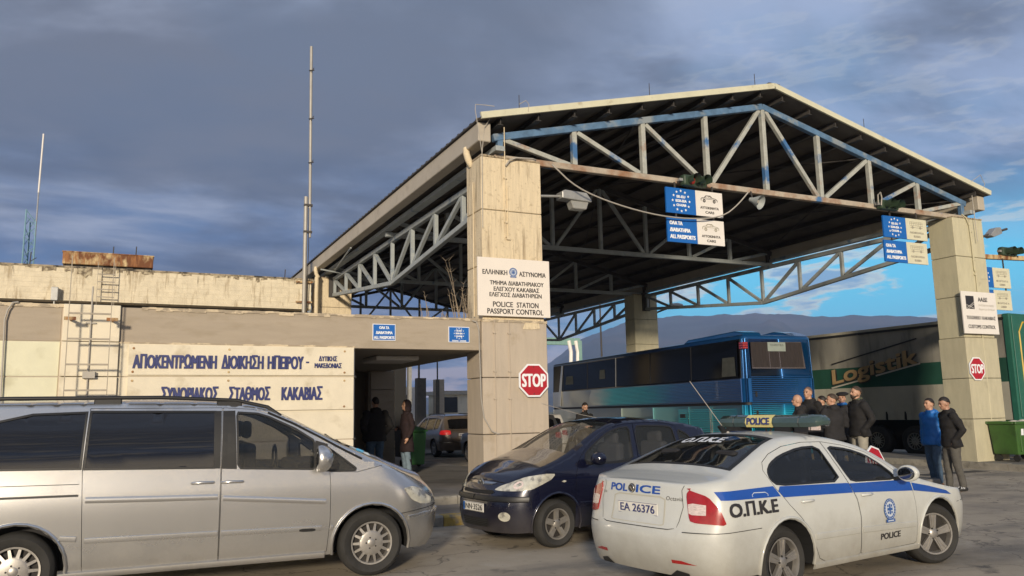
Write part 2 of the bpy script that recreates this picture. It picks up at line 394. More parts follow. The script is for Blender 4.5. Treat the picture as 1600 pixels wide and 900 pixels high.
m_verge = mat('verge_trim_paint', (.62, .60, .44), .6, vary=.06, scale=3, col2=(.45, .40, .27), f2=(.6, .75), scale2=4)
m_gutter = mat('fascia_metal', (.47, .42, .34), .65, vary=.07, scale=1.4, bump=.06, col2=(.37, .32, .25), f2=(.55, .75), scale2=2.2)
m_galv = mat('galvanised_steel', (.42, .42, .40), .45, metal=.5, vary=.12, scale=8)
m_pipe = mat('grey_mast_paint', (.38, .36, .32), .5, vary=.1, scale=3, metal=.2)
m_white = mat('white_panel', (.78, .74, .68), .45, vary=.03, scale=2)
m_whitey = mat('aged_white_panel', (.66, .63, .46), .5, vary=.05, scale=3)
m_blue = mat('sign_blue', (.012, .13, .46), .4, vary=.06, scale=3)
m_ink = mat('sign_ink', (.03, .028, .03), .5, vary=0)
m_inkg = mat('faded_sign_ink', (.36, .33, .26), .6, vary=0)
m_navy = mat('navy_letter', (.035, .045, .16), .5, vary=.1, scale=12)
m_paper = mat('sign_white_ink', (.82, .84, .86), .5, vary=0)
m_red = mat('stop_red', (.42, .018, .03), .4, vary=.08, scale=3)
m_black = mat('black_plastic', (.018, .018, .018), .5, vary=.1)
m_cable = mat('grey_cable', (.42, .39, .34), .6, vary=.05)
m_dkcable = mat('dark_cable', (.03, .028, .025), .6, vary=0)
m_glassd = glass_mat('dark_window_glass', (.015, .017, .02), .05, 0.0)
m_greenbin = mat('green_bin_plastic', (.045, .115, .022), .5, vary=.14, scale=3, col2=(.028, .065, .016), f2=(.5, .7), scale2=2.2)
m_greenbin2 = mat('bright_green_bin', (.045, .17, .04), .5, vary=.08, scale=3)
m_stalk = mat('dry_stalk', (.30, .24, .17), .9, vary=.2)
# ============================================================ ground
def sheet(name, x0, x1, y0, y1, z, m, nx=1, ny=1):
    mb = MB()
    vs = [(x0+(x1-x0)*i/nx, y0+(y1-y0)*j/ny, z) for j in range(ny+1) for i in range(nx+1)]
    mb.add(vs, [(j*(nx+1)+i, j*(nx+1)+i+1, (j+1)*(nx+1)+i+1, (j+1)*(nx+1)+i) for j in range(ny) for i in range(nx)])
    return tag(mb.build(name, m, fix=False), kind='structure')
sheet("ground", -7000, 7000, -7000, 7000, -.02, m_ground)
sheet('road', -60, 90, -40, 110, 0, m_road)
PL = .28
# platform under and beside the canopy (left), with a lower pavement strip in front
mb = MB(); mb.box((-30, 12.92, -.01), (8.05, 60, PL)); platf = tag(mb.build('platform', m_platf), kind='structure')
mb = MB(); mb.box((-30, 11.72, -.01), (8.3, 12.9, .15)); tag(mb.build('pavement', m_platf), kind='structure')
# platform nosing stones and kerb stones, one object each
def kerb_run(parent_name, p0, p1, n, h, w, zt, mats, gap=.012, rnd=.006, side=1):
    root = thing(parent_name, None, None, (p0[0], p0[1], 0)); root['kind'] = 'structure'
    p0 = Vector((*p0, 0)); p1 = Vector((*p1, 0)); d = (p1-p0)/n; u = d.normalized(); q = Vector((-u.y, u.x, 0))*side
    for i in range(n):
        a = p0+d*i+u*gap/2; b = p0+d*(i+1)-u*gap/2; dz = random.uniform(-rnd, rnd); dy = random.uniform(-rnd, rnd)
        m = mats(i) if callable(mats) else mats
        k = MB(); prof = [(0, -.01), (w, -.01), (w, h), (.025, h), (0, h-.03)]
        k.prism(prof, lambda s, z: a+q*(s+dy)+Vector((0, 0, z+zt-h+dz if z > 0 else z)), lambda s, z: b+q*(s+dy)+Vector((0, 0, z+zt-h+dz if z > 0 else z)))
        k.build('kerb_stone', m, root)
    return root
kerb_run('front_kerb', (-12, 11.5), (8.4, 11.5), 20, .155, .215, .155, lambda i: m_kerby if i == 16 else m_kerb)
kerb_run('platform_edge', (-12, 12.86), (8.1, 12.86), 20, .13, .2, PL+.004, m_kerb)
# right-hand island between the bus lane and the lorry lane
mb = MB(); mb.box((19.86, 6.0, -.01), (22.0, 60, .15)); tag(mb.build('island', m_platf), kind='structure')
def isl(i): return m_kerby if i in (9, 11, 12, 14) else (m_kerb)
kerb_run('island_kerb', (19.84, 8.0), (19.84, 38), 30, .16, .2, .16, isl, side=1)
# flush strips in the road by the island
mb = MB(); mb.box((19.15, 9, 0), (19.3, 38, .006)); tag(mb.build('gutter_strip', m_kerb), kind='structure')
mb = MB(); mb.box((16.9, 13.1, 0), (19.1, 13.5, .005)); tag(mb.build('tar_patch', m_steeldark), kind='structure')
# ============================================================ mountains
def mountains():
    pts = [(-40, 1.5), (-12, 1.0), (5, 1.3), (14, 1.2), (20.49, 1.15), (22.97, 1.3), (26, 2.3), (28.23, 3.48), (30.32, 5.02), (32.38, 5.77), (34.66, 6.42), (39.08, 6.41), (42.09, 6.4), (44.99, 6.15), (47.39, 5.88), (48.96, 5.91), (51.23, 5.67), (53.77, 5.41), (56.86, 4.99), (65, 4.6), (80, 4.0), (110, 3.0), (150, 2.0), (200, 2.6), (260, 2.2), (320, 1.5)]
    def el(a):
        for i in range(len(pts)-1):
            if pts[i][0] <= a <= pts[i+1][0]:
                t = (a-pts[i][0])/(pts[i+1][0]-pts[i][0]); t = t*t*(3-2*t) if pts[i+1][0]-pts[i][0] > 4 else t
                return pts[i][1]*(1-t)+pts[i+1][1]*t
        return 1
    from mathutils import noise
    azs = [-40+i*.25 for i in range(601)]+[110+i*2.0 for i in range(1, 106)]
    rows = [(2300, 0), (2700, .14), (3100, .30), (3500, .47), (3900, .66), (4300, .86), (4600, 1.0), (5200, .9), (6500, .5)]
    vs = []
    for r, k in rows:
        for a in azs:
            t = radians(a); h = 4600*math.tan(radians(el(a)))
            n = noise.fractal(Vector((sin(t)*r/420, cos(t)*r/420, 0.3)), 0.9, 2.1, 6)
            n2 = noise.noise(Vector((a*.9, 2.2, 0)))*.06+noise.noise(Vector((a*2.6, 5.2, 0)))*.03
            if k == 1.0: z = h*(1+n2*.35)
            else: z = h*k + n*h*.20*min(k*2.2, 1)*(1 if k < .8 else .3)
            rr = r + (noise.noise(Vector((a*.3, r*.01, 1)))*160 if 0 < k < .9 else 0)
            vs.append((sin(t)*rr, cos(t)*rr, max(z-2, -2)))
    n = len(azs); mb = MB()
    mb.add(vs, [(j*n+i, j*n+i+1, (j+1)*n+i+1, (j+1)*n+i) for j in range(len(rows)-1) for i in range(n-1)])
    tag(mb.build('hills', m_mtn, smooth=60), kind='structure')
    # a nearer bare slope seen through the canopy
mountains()
# ============================================================ office building
YW = 14.0
off = thing('border_office_building', 'cream and taupe border office building with block parapet and flat roof', 'building', (0, YW, 0))
def part(name, m, fn, parent=off, **k):
    b = MB(); fn(b); return b.build(name, m, parent, **k)
XC = 3.60            # corner at the passage
ZB = 2.84; ZT = 3.40
# precast wall panels with recessed joints
for i, (x0, x1, mm, pr) in enumerate([(-9.0, -5.0, m_creamg, 0), (-4.98, -.95, m_creamg, 0), (-.93, -.144, m_cream, .05), (-.14, XC, m_cream, 0)]):
    for z0, z1 in ((PL, 1.23), (1.245, 2.30), (2.315, ZB)):
        part('wall_panel', mm, lambda b: b.box((x0, YW-pr, z0), (x1, YW+.2, z1)), bevel=.006)
part('wall_core', m_tau2, lambda b: (b.box((-9, YW+.012, PL), (XC-.015, YW+.25, ZT-.02)), b.box((-9, YW+.25, PL), (XC-.015, 29.5, 3.2))))
for x0, x1, zt in ((-9.0, -.95, ZT), (-.14, 6.03, ZT)):
    part('fascia_band', m_tau, lambda b: b.box((x0, YW+.004, ZB+.005 if x0 < -1 else 2.815), (x1, YW+.3, zt)), bevel=.008)
part('ladder_pier', m_cream, lambda b: b.box((-.93, YW-.05, ZB+.012), (-.144, YW+.28, ZT+.02)), bevel=.006)
def flaky(b):
    # broken paint edge along the top of the band
    x = -9.0
    while x < 6.02:
        w = random.uniform(.06, .3); d = random.uniform(.012, .05)
        if not (-.95 < x < -.1): b.box((x, YW-.012, ZT-d), (min(x+w, 6.03), YW+.31, ZT+random.uniform(.012, .022)))
        x += w
tag(part('flaking_coping', m_flake, flaky), kind='stuff')
def flaky2(b):
    x = -.14
    while x < XC:
        w = random.uniform(.1, .5); b.box((x, YW-.004, ZB-.012), (min(x+w, XC), YW+.02, ZB+random.uniform(.006, .02))); x += w
tag(part('paint_edge', m_flake, flaky2), kind='stuff')
part('roof_slab', m_tau, lambda b: (b.box((-9, YW+.3, 3.2), (XC, 29.6, 3.32)), b.box((XC, YW+.3, 2.96), (6.42, 22.4, 3.30))))
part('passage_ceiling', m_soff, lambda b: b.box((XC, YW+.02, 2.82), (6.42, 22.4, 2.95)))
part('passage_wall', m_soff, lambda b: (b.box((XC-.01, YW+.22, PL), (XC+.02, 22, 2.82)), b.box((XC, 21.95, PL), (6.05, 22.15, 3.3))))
part('back_room_door', m_dk, lambda b: b.box((4.3, 21.90, PL), (5.3, 21.945, 2.35)))
part('ceiling_light_box', m_white, lambda b: b.box((4.45, 15.6, 2.72), (5.35, 16.7, 2.815)), bevel=.03)
# upper block wall set far back on the roof
part('upper_wall_recess', m_dk, lambda b: b.box((-9, 29.9, 3.2), (5.9, 30.1, 5.6)))  # dark colour stands in for shade under the overhanging block wall
part('upper_wall_core', m_cream, lambda b: b.box((-5.4, 29.288, 5.50), (5.9, 30.1, 6.55)))
part('upper_wall_lintel', m_blk, lambda b: b.box((-9, 29.28, 5.47), (5.9, 29.9, 5.53)))
bmesh_cache = {}
def blocks():
    meshes = []
    for v in range(4):
        b = MB(); w = .40; h = .168
        b.box((-w/2+.0008, -.1, -h/2+.0022), (w/2-.0008, .1, h/2-.0022)); o = b.build('block', m_blk, None); meshes.append(o.data); bpy.data.objects.remove(o)
    for j in range(6):
        z = 5.53+.084+j*.168
        for i in range(28):
            x = -5.3+i*.40+(.2 if j % 2 else 0)
            if x > 5.7: continue
            o = bpy.data.objects.new('block', random.choice(meshes)); COL.objects.link(o); o.parent = off
            o.location = (x, 29.38-YW+random.uniform(-.0015, .001), z)
blocks()
part('coping', m_mold, lambda b: b.box((-9, 29.26, 6.545), (5.95, 29.95, 6.60)))
def mould(b):
    x = -5.3
    while x < 5.7:
        w = random.uniform(.08, .45); h = random.uniform(.02, .22)*(1.6 if x < .2 else .9)
        n = 5; pts = [(x, 6.545)]+[(x+w*k/n, 6.545-h*random.uniform(.5, 1)) for k in range(n+1)]+[(x+w, 6.545)]
        b.add([(p[0], 29.268, p[1]) for p in pts], [tuple(range(len(pts)))]); x += w*random.uniform(1.0, 1.9)
part('mould_stain', mat('black_mould', (.19, .15, .10), .95, vary=.35, scale=9, col2=(.48, .41, .28), f2=(.45, .6), scale2=7), mould)['kind'] = 'stuff'
# cables and fittings on the wall
part('wall_hose', m_cable, lambda b: b.tube([(-1.53, 13.96, 3.42), (-1.60, 13.95, 3.41), (-1.66, 13.95, 3.3), (-1.69, 13.95, 3.15), (-1.68, 13.95, 2.83), (-1.65, 13.95, 1.2), (-1.65, 13.95, .3)], .012), smooth=60)
part('wall_conduit', m_cable, lambda b: (b.tube([(-.55, 13.925, 3.7), (-.55, 13.925, .4)], .012), b.box((-.62, 13.87, 2.28), (-.45, 13.95, 2.38)), b.bar((-.62, 13.93, 3.13), (-.48, 13.93, 3.13), .02, .02)), smooth=50)
part('vertical_conduit', m_cable, lambda b: b.tube([(3.62, 14.1, z) for z in (.3, 2.8)], .015))
# mould sills / fixings on the corner
for z in (2.31, 1.24): part('corner_fixing', m_black, lambda b: b.ball((XC+.02, 14.03, z), .035, 8, 6), smooth=60)
# small grey antenna box above the parapet gap
b = MB(); b.box((-2.32, 29.0, 5.42), (-2.12, 29.25, 5.86)); b.bar((-2.22, 29.1, 5.3), (-2.22, 29.1, 5.45), .05, .05)
tag(b.build('antenna_box', m_galv, bevel=.02), 'small grey antenna box fixed under the block parapet, far left', 'antenna')
# thin rods on the parapet
for x, z0, z1, lab in ((-.65, 6.6, 7.45, 'thin dark rod behind the middle of the rusty tank'), (0.05, 6.6, 7.5, 'thin pale rod behind the right half of the rusty tank'), (5.05-.0, 6.6, 7.0, 'short thin rod on the parapet near the tall mast'), (-3.05, 6.6, 7.1, 'short dark rod with a crooked arm left of the rusty tank')):
    r = thing('roof_rod', lab, 'rod', (x, 29.9, z0), group='rods on the block parapet')
    b = MB(); b.tube([(x, 29.9, z0), (x+.02, 29.9, z1)], .018, 5); b.build('rod', m_steeldark, r)
    if x < -3:
        b = MB(); b.tube([(x, 29.9, z0+.18), (x+.18, 29.9, z0+.32)], .012, 5); b.build('arm', m_steeldark, r)
# rusty tank
tk = thing('rusty_tank', 'long rust-streaked sheet metal tank lying on the block parapet roof', 'tank', (-.75, 30, 6.6))
b = MB(); b.box((-2.11, 29.65, 6.74), (.61, 30.7, 7.15)); b.build('tank_body', m_rust, tk, bevel=.015)
b = MB(); b.box((-2.13, 29.63, 7.13), (.63, 30.72, 7.165)); b.box((-.77, 29.635, 6.75), (-.74, 29.66, 7.13)); b.build('rim', m_rust, tk)
for x in (-1.9, -1.0, -.1, .45):
    b = MB(); b.box((x-.1, 29.75, 6.58), (x+.1, 30.6, 6.74)); b.build('support', m_steeldark, tk)
b = MB(); b.box((-2.05, 29.8, 6.6), (.58, 30.6, 6.735)); b.build('gap_shade_block', m_steeldark, tk)  # dark block fills the gap under the tank in place of shade
# ladders
m_lad = mat('dull_ladder_steel', (.34, .30, .24), .6, metal=.3, vary=.15, scale=8)
def ladder(label, x0, x1, y, z0, z1, rungs, r, rr, lean=0.0, brackets=()):
    t = thing('wall_ladder', label, 'ladder', ((x0+x1)/2, y, z0), group='ladders on the office wall')
    for x in (x0, x1):
        b = MB(); b.bar((x, y, z0), (x+lean, y, z1), r*.7, r*1.6, up=(0, 1, 0)); b.build('rail', m_lad, t)
    for z in rungs:
        k = lean*(z-z0)/(z1-z0); b = MB(); b.bar((x0+k, y, z), (x1+k, y, z), rr, rr*1.1); b.build('rung', m_lad, t)
    for z in brackets:
        for x in (x0, x1):
            b = MB(); b.bar((x+.02, y, z), (x+.02, y+.28, z), .03, .03); b.box((x-.06, y-.01, z-.03), (x+.1, y+.02, z+.02)); b.build('bracket', m_rust, t)
ladder('steel ladder climbing the cream pier from the pavement to the office roof', -.84, -.27, 13.66, .5, 4.12, [.55+.385*i for i in range(8)], .016, .024, brackets=(3.17, 1.6))
ladder('small distant ladder on the block parapet wall behind the roof', -1.03, -.52, 29.05, 5.3, 6.75, [5.6, 5.85, 6.1, 6.35], .02, .03)
# name boards with raised letters
def name_board(label, z0, z1):
    s = thing('name_board', label, 'sign', (1.8, YW, z0), group='name boards on the office wall')
    b = MB(); b.box((-.0, YW-.03, z0), (3.585, YW, z1)); b.build('board', m_cream, s, bevel=.004)
    for x in (.07, 1.5, 3.42):
        for z in (z0+.05, z1-.06):
            b = MB(); b.lathe([(0, -.012), (.016, -.010), (.02, 0)], 8, (x, YW-.03, z), 'y'); b.build('bolt', m_rust, s)
    return s
def words(s, lst, z, h, m=m_navy, bold=.008):
    b = MB()
    for t, x0, x1 in lst: put_text(b, t, ((x0+x1)/2, YW-.03, z), X_, Z_, x1-x0, h, bold, depth=.012)
    b.build('lettering', m, s, fix=False)
s1 = name_board('upper cream name board lettered ΑΠΟΚΕΝΤΡΩΜΕΝΗ ΔΙΟΙΚΗΣΗ ΗΠΕΙΡΟΥ in navy', 2.335, 2.815)
words(s1, [('ΑΠΟΚΕΝΤΡΩΜΕΝΗ', .07, 1.30), ('ΔΙΟΙΚΗΣΗ', 1.39, 2.04), ('ΗΠΕΙΡΟΥ', 2.12, 2.70)], 2.553, .225, bold=.0085)
b = MB(); b.box((2.75, YW-.045, 2.545), (2.80, YW-.03, 2.57)); b.build('lettering', m_navy, s1)
words(s1, [('ΔΥΤΙΚΗΣ', 2.97, 3.28)], 2.625, .085, bold=.003); words(s1, [('ΜΑΚΕΔΟΝΙΑΣ', 2.90, 3.36)], 2.505, .085, bold=.003)
s2 = name_board('lower cream name board lettered ΣΥΝΟΡΙΑΚΟΣ ΣΤΑΘΜΟΣ ΚΑΚΑΒΙΑΣ in navy', 1.75, 2.305)
words(s2, [('ΣΥΝΟΡΙΑΚΟΣ', .50, 1.34), ('ΣΤΑΘΜΟΣ', 1.52, 2.16), ('ΚΑΚΑΒΙΑΣ', 2.36, 3.03)], 2.035, .225, bold=.0085)
# tall pipe mast and its brackets
ms = thing('pipe_mast', 'tall two-section pipe mast clamped to the parapet beside the canopy eave', 'mast', (5.62, 29.1, 5.3))
b = MB(); b.tube([(5.62, 29.12, 5.0), (5.62, 29.12, 9.62)], .075, 12); b.build('lower_pipe', m_pipe, ms, smooth=50)
b = MB(); b.tube([(5.78, 29.12, 8.1), (5.70, 29.12, 15.5)], .055, 12); b.build('upper_pipe', m_pipe, ms, smooth=50)
for z in (8.3, 9.3): b = MB(); b.box((5.55, 29.04, z-.04), (5.85, 29.2, z+.04)); b.build('clamp', m_steeldark, ms)
for z, x in ((10.9, 5.75), (12.6, 5.735), (14.5, 5.71)): b = MB(); b.tube([(x-.09, 29.05, z), (x+.1, 29.05, z+.05)], .022, 6); b.tube([(x, 29.05, z-.05), (x+.09, 29.05, z+.14)], .015, 5); b.build('clamp', m_steeldark, ms)
for z in (5.72, 6.45): b = MB(); b.bar((5.34, 29.18, z), (5.92, 29.18, z), .05, .06); b.build('wall_bracket', m_rust, ms)
b = MB(); b.tube([(5.72, 29.06, 9.2), (5.73, 29.05, 7.5), (5.68, 29.05, 5.4)], .014, 5); b.build('cable', m_dkcable, ms)
# lattice mast with whip antenna
lm = thing('lattice_mast', 'pale blue triangular lattice mast with a white whip antenna, far left', 'mast', (-4.14, 40, 6))
P3 = [(-4.36, 39.9), (-3.92, 39.9), (-4.2, 40.25)]
for k, (x, y) in enumerate(P3):
    b = MB(); b.tube([(x, y, 6), (x*.9+-4.14*.1 if k < 2 else x, y, 10.3+(.5 if k == 0 else 0))], .035, 6); b.build('leg', mat('pale_blue_mast_paint' if k == 0 else 'pale_blue_mast_paint', (.18, .33, .40), .6), lm)
b = MB(); z = 6.0
while z < 10.2:
    for k in range(3):
        x0, y0 = P3[k]; x1, y1 = P3[(k+1) % 3]; b.tube([(x0, y0, z), (x1, y1, z+.45)], .016, 4); b.tube([(x1, y1, z+.45), (x0, y0, z+.9)], .016, 4)
    z += .9
b.tube([(-4.36, 39.9, 10.8), (-3.92, 39.9, 10.2)], .02, 4); b.build('bracing', MATS['pale_blue_mast_paint'], lm)
b = MB(); b.tube([(-3.93, 39.9, 8.2), (-3.93, 39.9, 11.6)], .03, 6); b.build('antenna_pole', m_galv, lm)
b = MB(); b.tube([(-3.93, 39.9, 11.6), (-3.9, 39.9, 14.3)], .038, 8); b.build('whip_antenna', m_white, lm, smooth=50)
# ============================================================ canopy
CX = 13.64
PX = {'L': (6.08, 7.40), 'R': (19.97, 21.20)}
def pillar(side, y0, label, group='concrete canopy pillars'):
    x0, x1 = PX[side]; base = PL-.0 if side == 'L' else .15
    t = thing('canopy_pillar', label, 'pillar', ((x0+x1)/2, y0+.38, base), group=group)
    d = .75; zs = [base-.02, 1.24, 2.30, 3.38, 4.48, 5.58, 6.66]
    for i in range(6):
        z0, z1 = zs[i], zs[i+1]
        tau = (i < 3); g = .012
        e = .035 if tau else 0
        mm = m_tau2 if tau else (m_pilt if i == 5 else m_pil)
        if side == 'R': mm = MATS['pillar_right_paint'] if not tau else MATS['pillar_right_low']
        if i == 5: mm = m_pil if side == 'L' else MATS['pillar_right_paint']
        b = MB(); b.box((x0-e+(.0), y0-e, z0+g/2), (x1+e, y0+d, z1-g/2)); b.build('pillar_section', mm, t, bevel=.012)
    b = MB(); b.box((x0+.03, y0+.03, base), (x1-.03, y0+d-.03, 6.64)); b.build('core', m_dk, t)
    b = MB()
    for k in range(9):
        xx = x0+(x1-x0)*k/9; b.box((xx, y0-.012, 6.655), (xx+(x1-x0)/9-.01, y0+d, 6.675+random.uniform(0, .02)))
    b.build('broken_cap', m_pilt, t)
    if side == 'L':
        b = MB(); b.box((x0-.035, y0-.05, 3.36), (x1+.04, y0+.2, 3.41)); b.build('ledge', m_flake, t)
    return t
mat('pillar_right_paint', (.52, .48, .33), .85, vary=.08, scale=2.5, bump=.3, bscale=20, stretch=(3, 3, .8), col2=(.30, .26, .18), f2=(.62, .78), scale2=2.6)
mat('pillar_right_low', (.47, .43, .30), .85, vary=.08, scale=2.5, bump=.2, bscale=20, stretch=(3, 3, .8), col2=(.27, .24, .17), f2=(.62, .78), scale2=2.0)
pL = pillar('L', 14.0, 'near left canopy pillar carrying the police station sign and a stop sign')
pR = pillar('R', 14.0, 'near right canopy pillar carrying the customs control sign')
pillar('L', 29.3, 'left canopy pillar at the end of the block parapet')
pillar('R', 29.3, 'pale pillar behind the bus roof at the canopy middle')
pillar('L', 44.6, 'farthest left canopy pillar, seen through the passage')
pillar('R', 44.6, 'farthest right canopy pillar beyond the bus')
# patch of bare old paint under the police sign
b = MB(); b.add([(6.95, 13.955, 3.36), (7.26, 13.955, 3.36), (7.28, 13.955, 3.26), (7.1, 13.955, 3.235), (6.9, 13.955, 3.24)], [(0, 1, 2, 3, 4)]); b.build('bare_paint_patch', m_pil, pL)
def conduits():
    for x, z1, z0, r in ((6.29, 3.4, .4, .010), (6.60, 3.4, .5, .010)):
        b = MB(); b.tube([(x, 13.945, z1), (x+.005, 13.945, (z0+z1)/2), (x, 13.945, z0)], r, 5)
        for z in (3.15, 2.42, 1.9): b.box((x-.03, 13.93, z-.012), (x+.03, 13.957, z+.012))
        b.build('conduit', m_tau2, pL)
    b = MB(); b.tube([(6.585, 13.97, 7.3), (6.585, 13.97, 5.05)], .011, 5)
    for z in (6.25, 5.6, 5.35): b.box((6.56, 13.96, z-.015), (6.62, 13.995, z+.015))
    b.box((6.60, 13.96, 5.0), (6.68, 13.995, 5.06)); b.tube([(6.64, 13.98, 6.1), (6.64, 13.98, 5.06)], .012, 5); b.build('conduit', m_pil, pL)
    b = MB(); b.tube([(6.60, 13.96, 6.50), (6.68, 13.93, 6.62), (6.82, 13.93, 6.68), (7.2, 13.95, 6.71), (7.35, 14.1, 6.75)], .018, 6); b.build('hose', m_cable, pL, smooth=60)
    b = MB(); b.tube([(6.05, 14.35, 6.2), (6.05, 14.35, 3.5)], .012, 5); b.build('conduit', m_pil, pL)
    b = MB(); b.tube([(5.85, 13.97, 3.37), (5.92, 13.95, 3.35), (5.97, 13.95, 3.2), (5.98, 13.95, 2.78), (6.0, 13.95, 1.9), (6.05, 13.94, 1.55), (6.2, 13.93, 1.3), (6.32, 13.93, 1.25), (6.36, 13.945, 1.25)], .014, 6); b.build('cable', m_cable, pL, smooth=60)
    b = MB(); b.tube([(20.62, 13.975, 6.55), (20.66, 13.975, 5.6), (20.66, 13.975, 1.0)], .016, 5); b.tube([(20.35, 13.98, 6.75), (20.5, 13.97, 6.66), (20.6, 13.97, 6.45), (20.62, 13.97, 6.0), (20.62, 13.97, 5.2)], .02, 6)
    for z in (6.3, 5.5, 5.1, 4.3): b.box((20.6, 13.96, z-.02), (20.7, 13.995, z+.02))
    b.build('conduit', MATS['pillar_right_paint'], pR)
conduits()
# ---------------------------------------------------------------- trusses
def zt(x): return 8.88-(abs(x-CX))*.243          # centre line of the gable top chord
def gable_truss(y, label, front=False):
    t = thing('gable_truss', label, 'truss', (CX, y, 6.65), group='gable roof trusses')
    zb = 6.72; mc = m_rustchord if front else m_steelgrey; md = m_steelblue if front else m_steelgrey; mt = m_topchord if front else m_steeldark
    b = MB(); b.bar((6.45, y, zb), (20.85, y, zb), .14, .13); b.build('bottom_chord', mc, t, bevel=.01)
    for s in (-1, 1):
        b = MB(); b.bar((CX+s*7.2, y, zt(CX+7.2)), (CX, y, zt(CX)), .14, .15, up=(0, 0, 1)); b.build('top_chord', mt, t, bevel=.01)
        b = MB(); b.bar((CX+s*7.05, y, zb), (CX+s*7.05, y, zt(CX+7.05)), .12, .12); b.build('vertical_member', mt, t, bevel=.008)
    xs = [CX+1.77*k for k in (-3, -2, -1, 0, 1, 2, 3)]
    for x in xs:
        b = MB(); b.bar((x, y, zb+.065), (x, y, zt(x)-.06), .11, .12, up=(0, 1, 0)); b.build('vertical_member', md, t, bevel=.008)
    for k in range(4):
        for s in (-1, 1):
            xa = CX+s*1.77*k; xb = CX+s*(1.77*(k+1) if k < 3 else 7.0)
            if k == 0: p, q = (xa+s*.1, zt(CX)-.1), (xb-s*.12, zb+.07)
            elif k == 1: p, q = (xb-s*.08, zt(xb)-.08), (xa+s*.12, zb+.07)
            elif k == 2: p, q = (xb-s*.08, zt(xb)-.08), (xa+s*.12, zb+.07)
            else: p, q = (xb, zt(xb)-.05), (xa+s*.12, zb+.05)
            if s == -1 and k in (1, 2): pass
            b = MB(); b.bar((p[0], y, p[1]), (q[0], y, q[1]), .10, .10, up=(0, 1, 0)); b.build('diagonal_member', md, t, bevel=.008)
    return t
gable_truss(14.22, 'front gable truss with blue and rusty paint between the near pillars', True)
gable_truss(21.75, 'second gable truss, grey steel in shade behind the front one')
gable_truss(29.5, 'third gable truss in deep shade over the middle pillars')
gable_truss(37.2, 'fourth gable truss, nearly black, beyond the middle pillars')
gable_truss(44.9, 'last gable truss at the far end of the canopy')
def side_truss(x, y0, label, mm, md, xo=0):
    t = thing('side_truss', label, 'truss', (x, y0, 6.0), group='fish-belly trusses along the eaves')
    y1 = y0+14.5; ym = (y0+y1)/2; ztop = 6.62; ze = 6.04; zm = 5.37
    zb = lambda y: zm+(ze-zm)*abs(y-ym)/(y1-ym)
    b = MB(); b.bar((x, y0, ztop), (x, y1, ztop), .13, .13); b.build('top_chord', mm, t, bevel=.01)
    for ya in (y0, y1): b = MB(); b.bar((x, ya, zb(ya)), (x, ym+(.01 if ya == y1 else -.01), zm), .13, .12); b.build('bottom_chord', md, t, bevel=.01)
    ys = [ym+1.82*k for k in (-3, -2, -1, 0, 1, 2, 3)]
    for ya in ys+[y0+.1, y1-.1]:
        b = MB(); b.bar((x, ya, zb(ya)+.05), (x, ya, ztop-.06), .10, .11, up=(0, 1, 0)); b.build('vertical_member', md, t, bevel=.008)
    for s in (-1, 1):
        for k in range(4):
            ya = ym+s*1.82*k; yb = ym+s*1.82*(k+1) if k < 3 else (y0+.12 if s < 0 else y1-.12)
            b = MB(); b.bar((x, ya+s*.12, zb(ya)+.08), (x, yb-s*.06, ztop-.08), .095, .10, up=(0, 1, 0)); b.build('diagonal_member', md, t, bevel=.008)
    for ya in (y0-.02, y1+.02): b = MB(); b.box((x-.2, ya-.03, 5.95), (x+.2, ya+.03, 6.75)); b.build('end_plate', m_steeldark, t)
    return t
side_truss(6.74, 14.77, 'grey belly truss under the left eave beside the near pillar', m_steelgrey, m_steelgrey)
side_truss(20.6, 14.77, 'grey belly truss under the right eave against the bright sky', m_steelgrey, m_steelgrey)
side_truss(6.74, 30.07, 'far belly truss under the left eave behind the block wall', m_steelgrey, m_steelgrey)
side_truss(20.6, 30.07, 'far belly truss under the right eave left of the middle pillar', m_steelgrey, m_steelgrey)
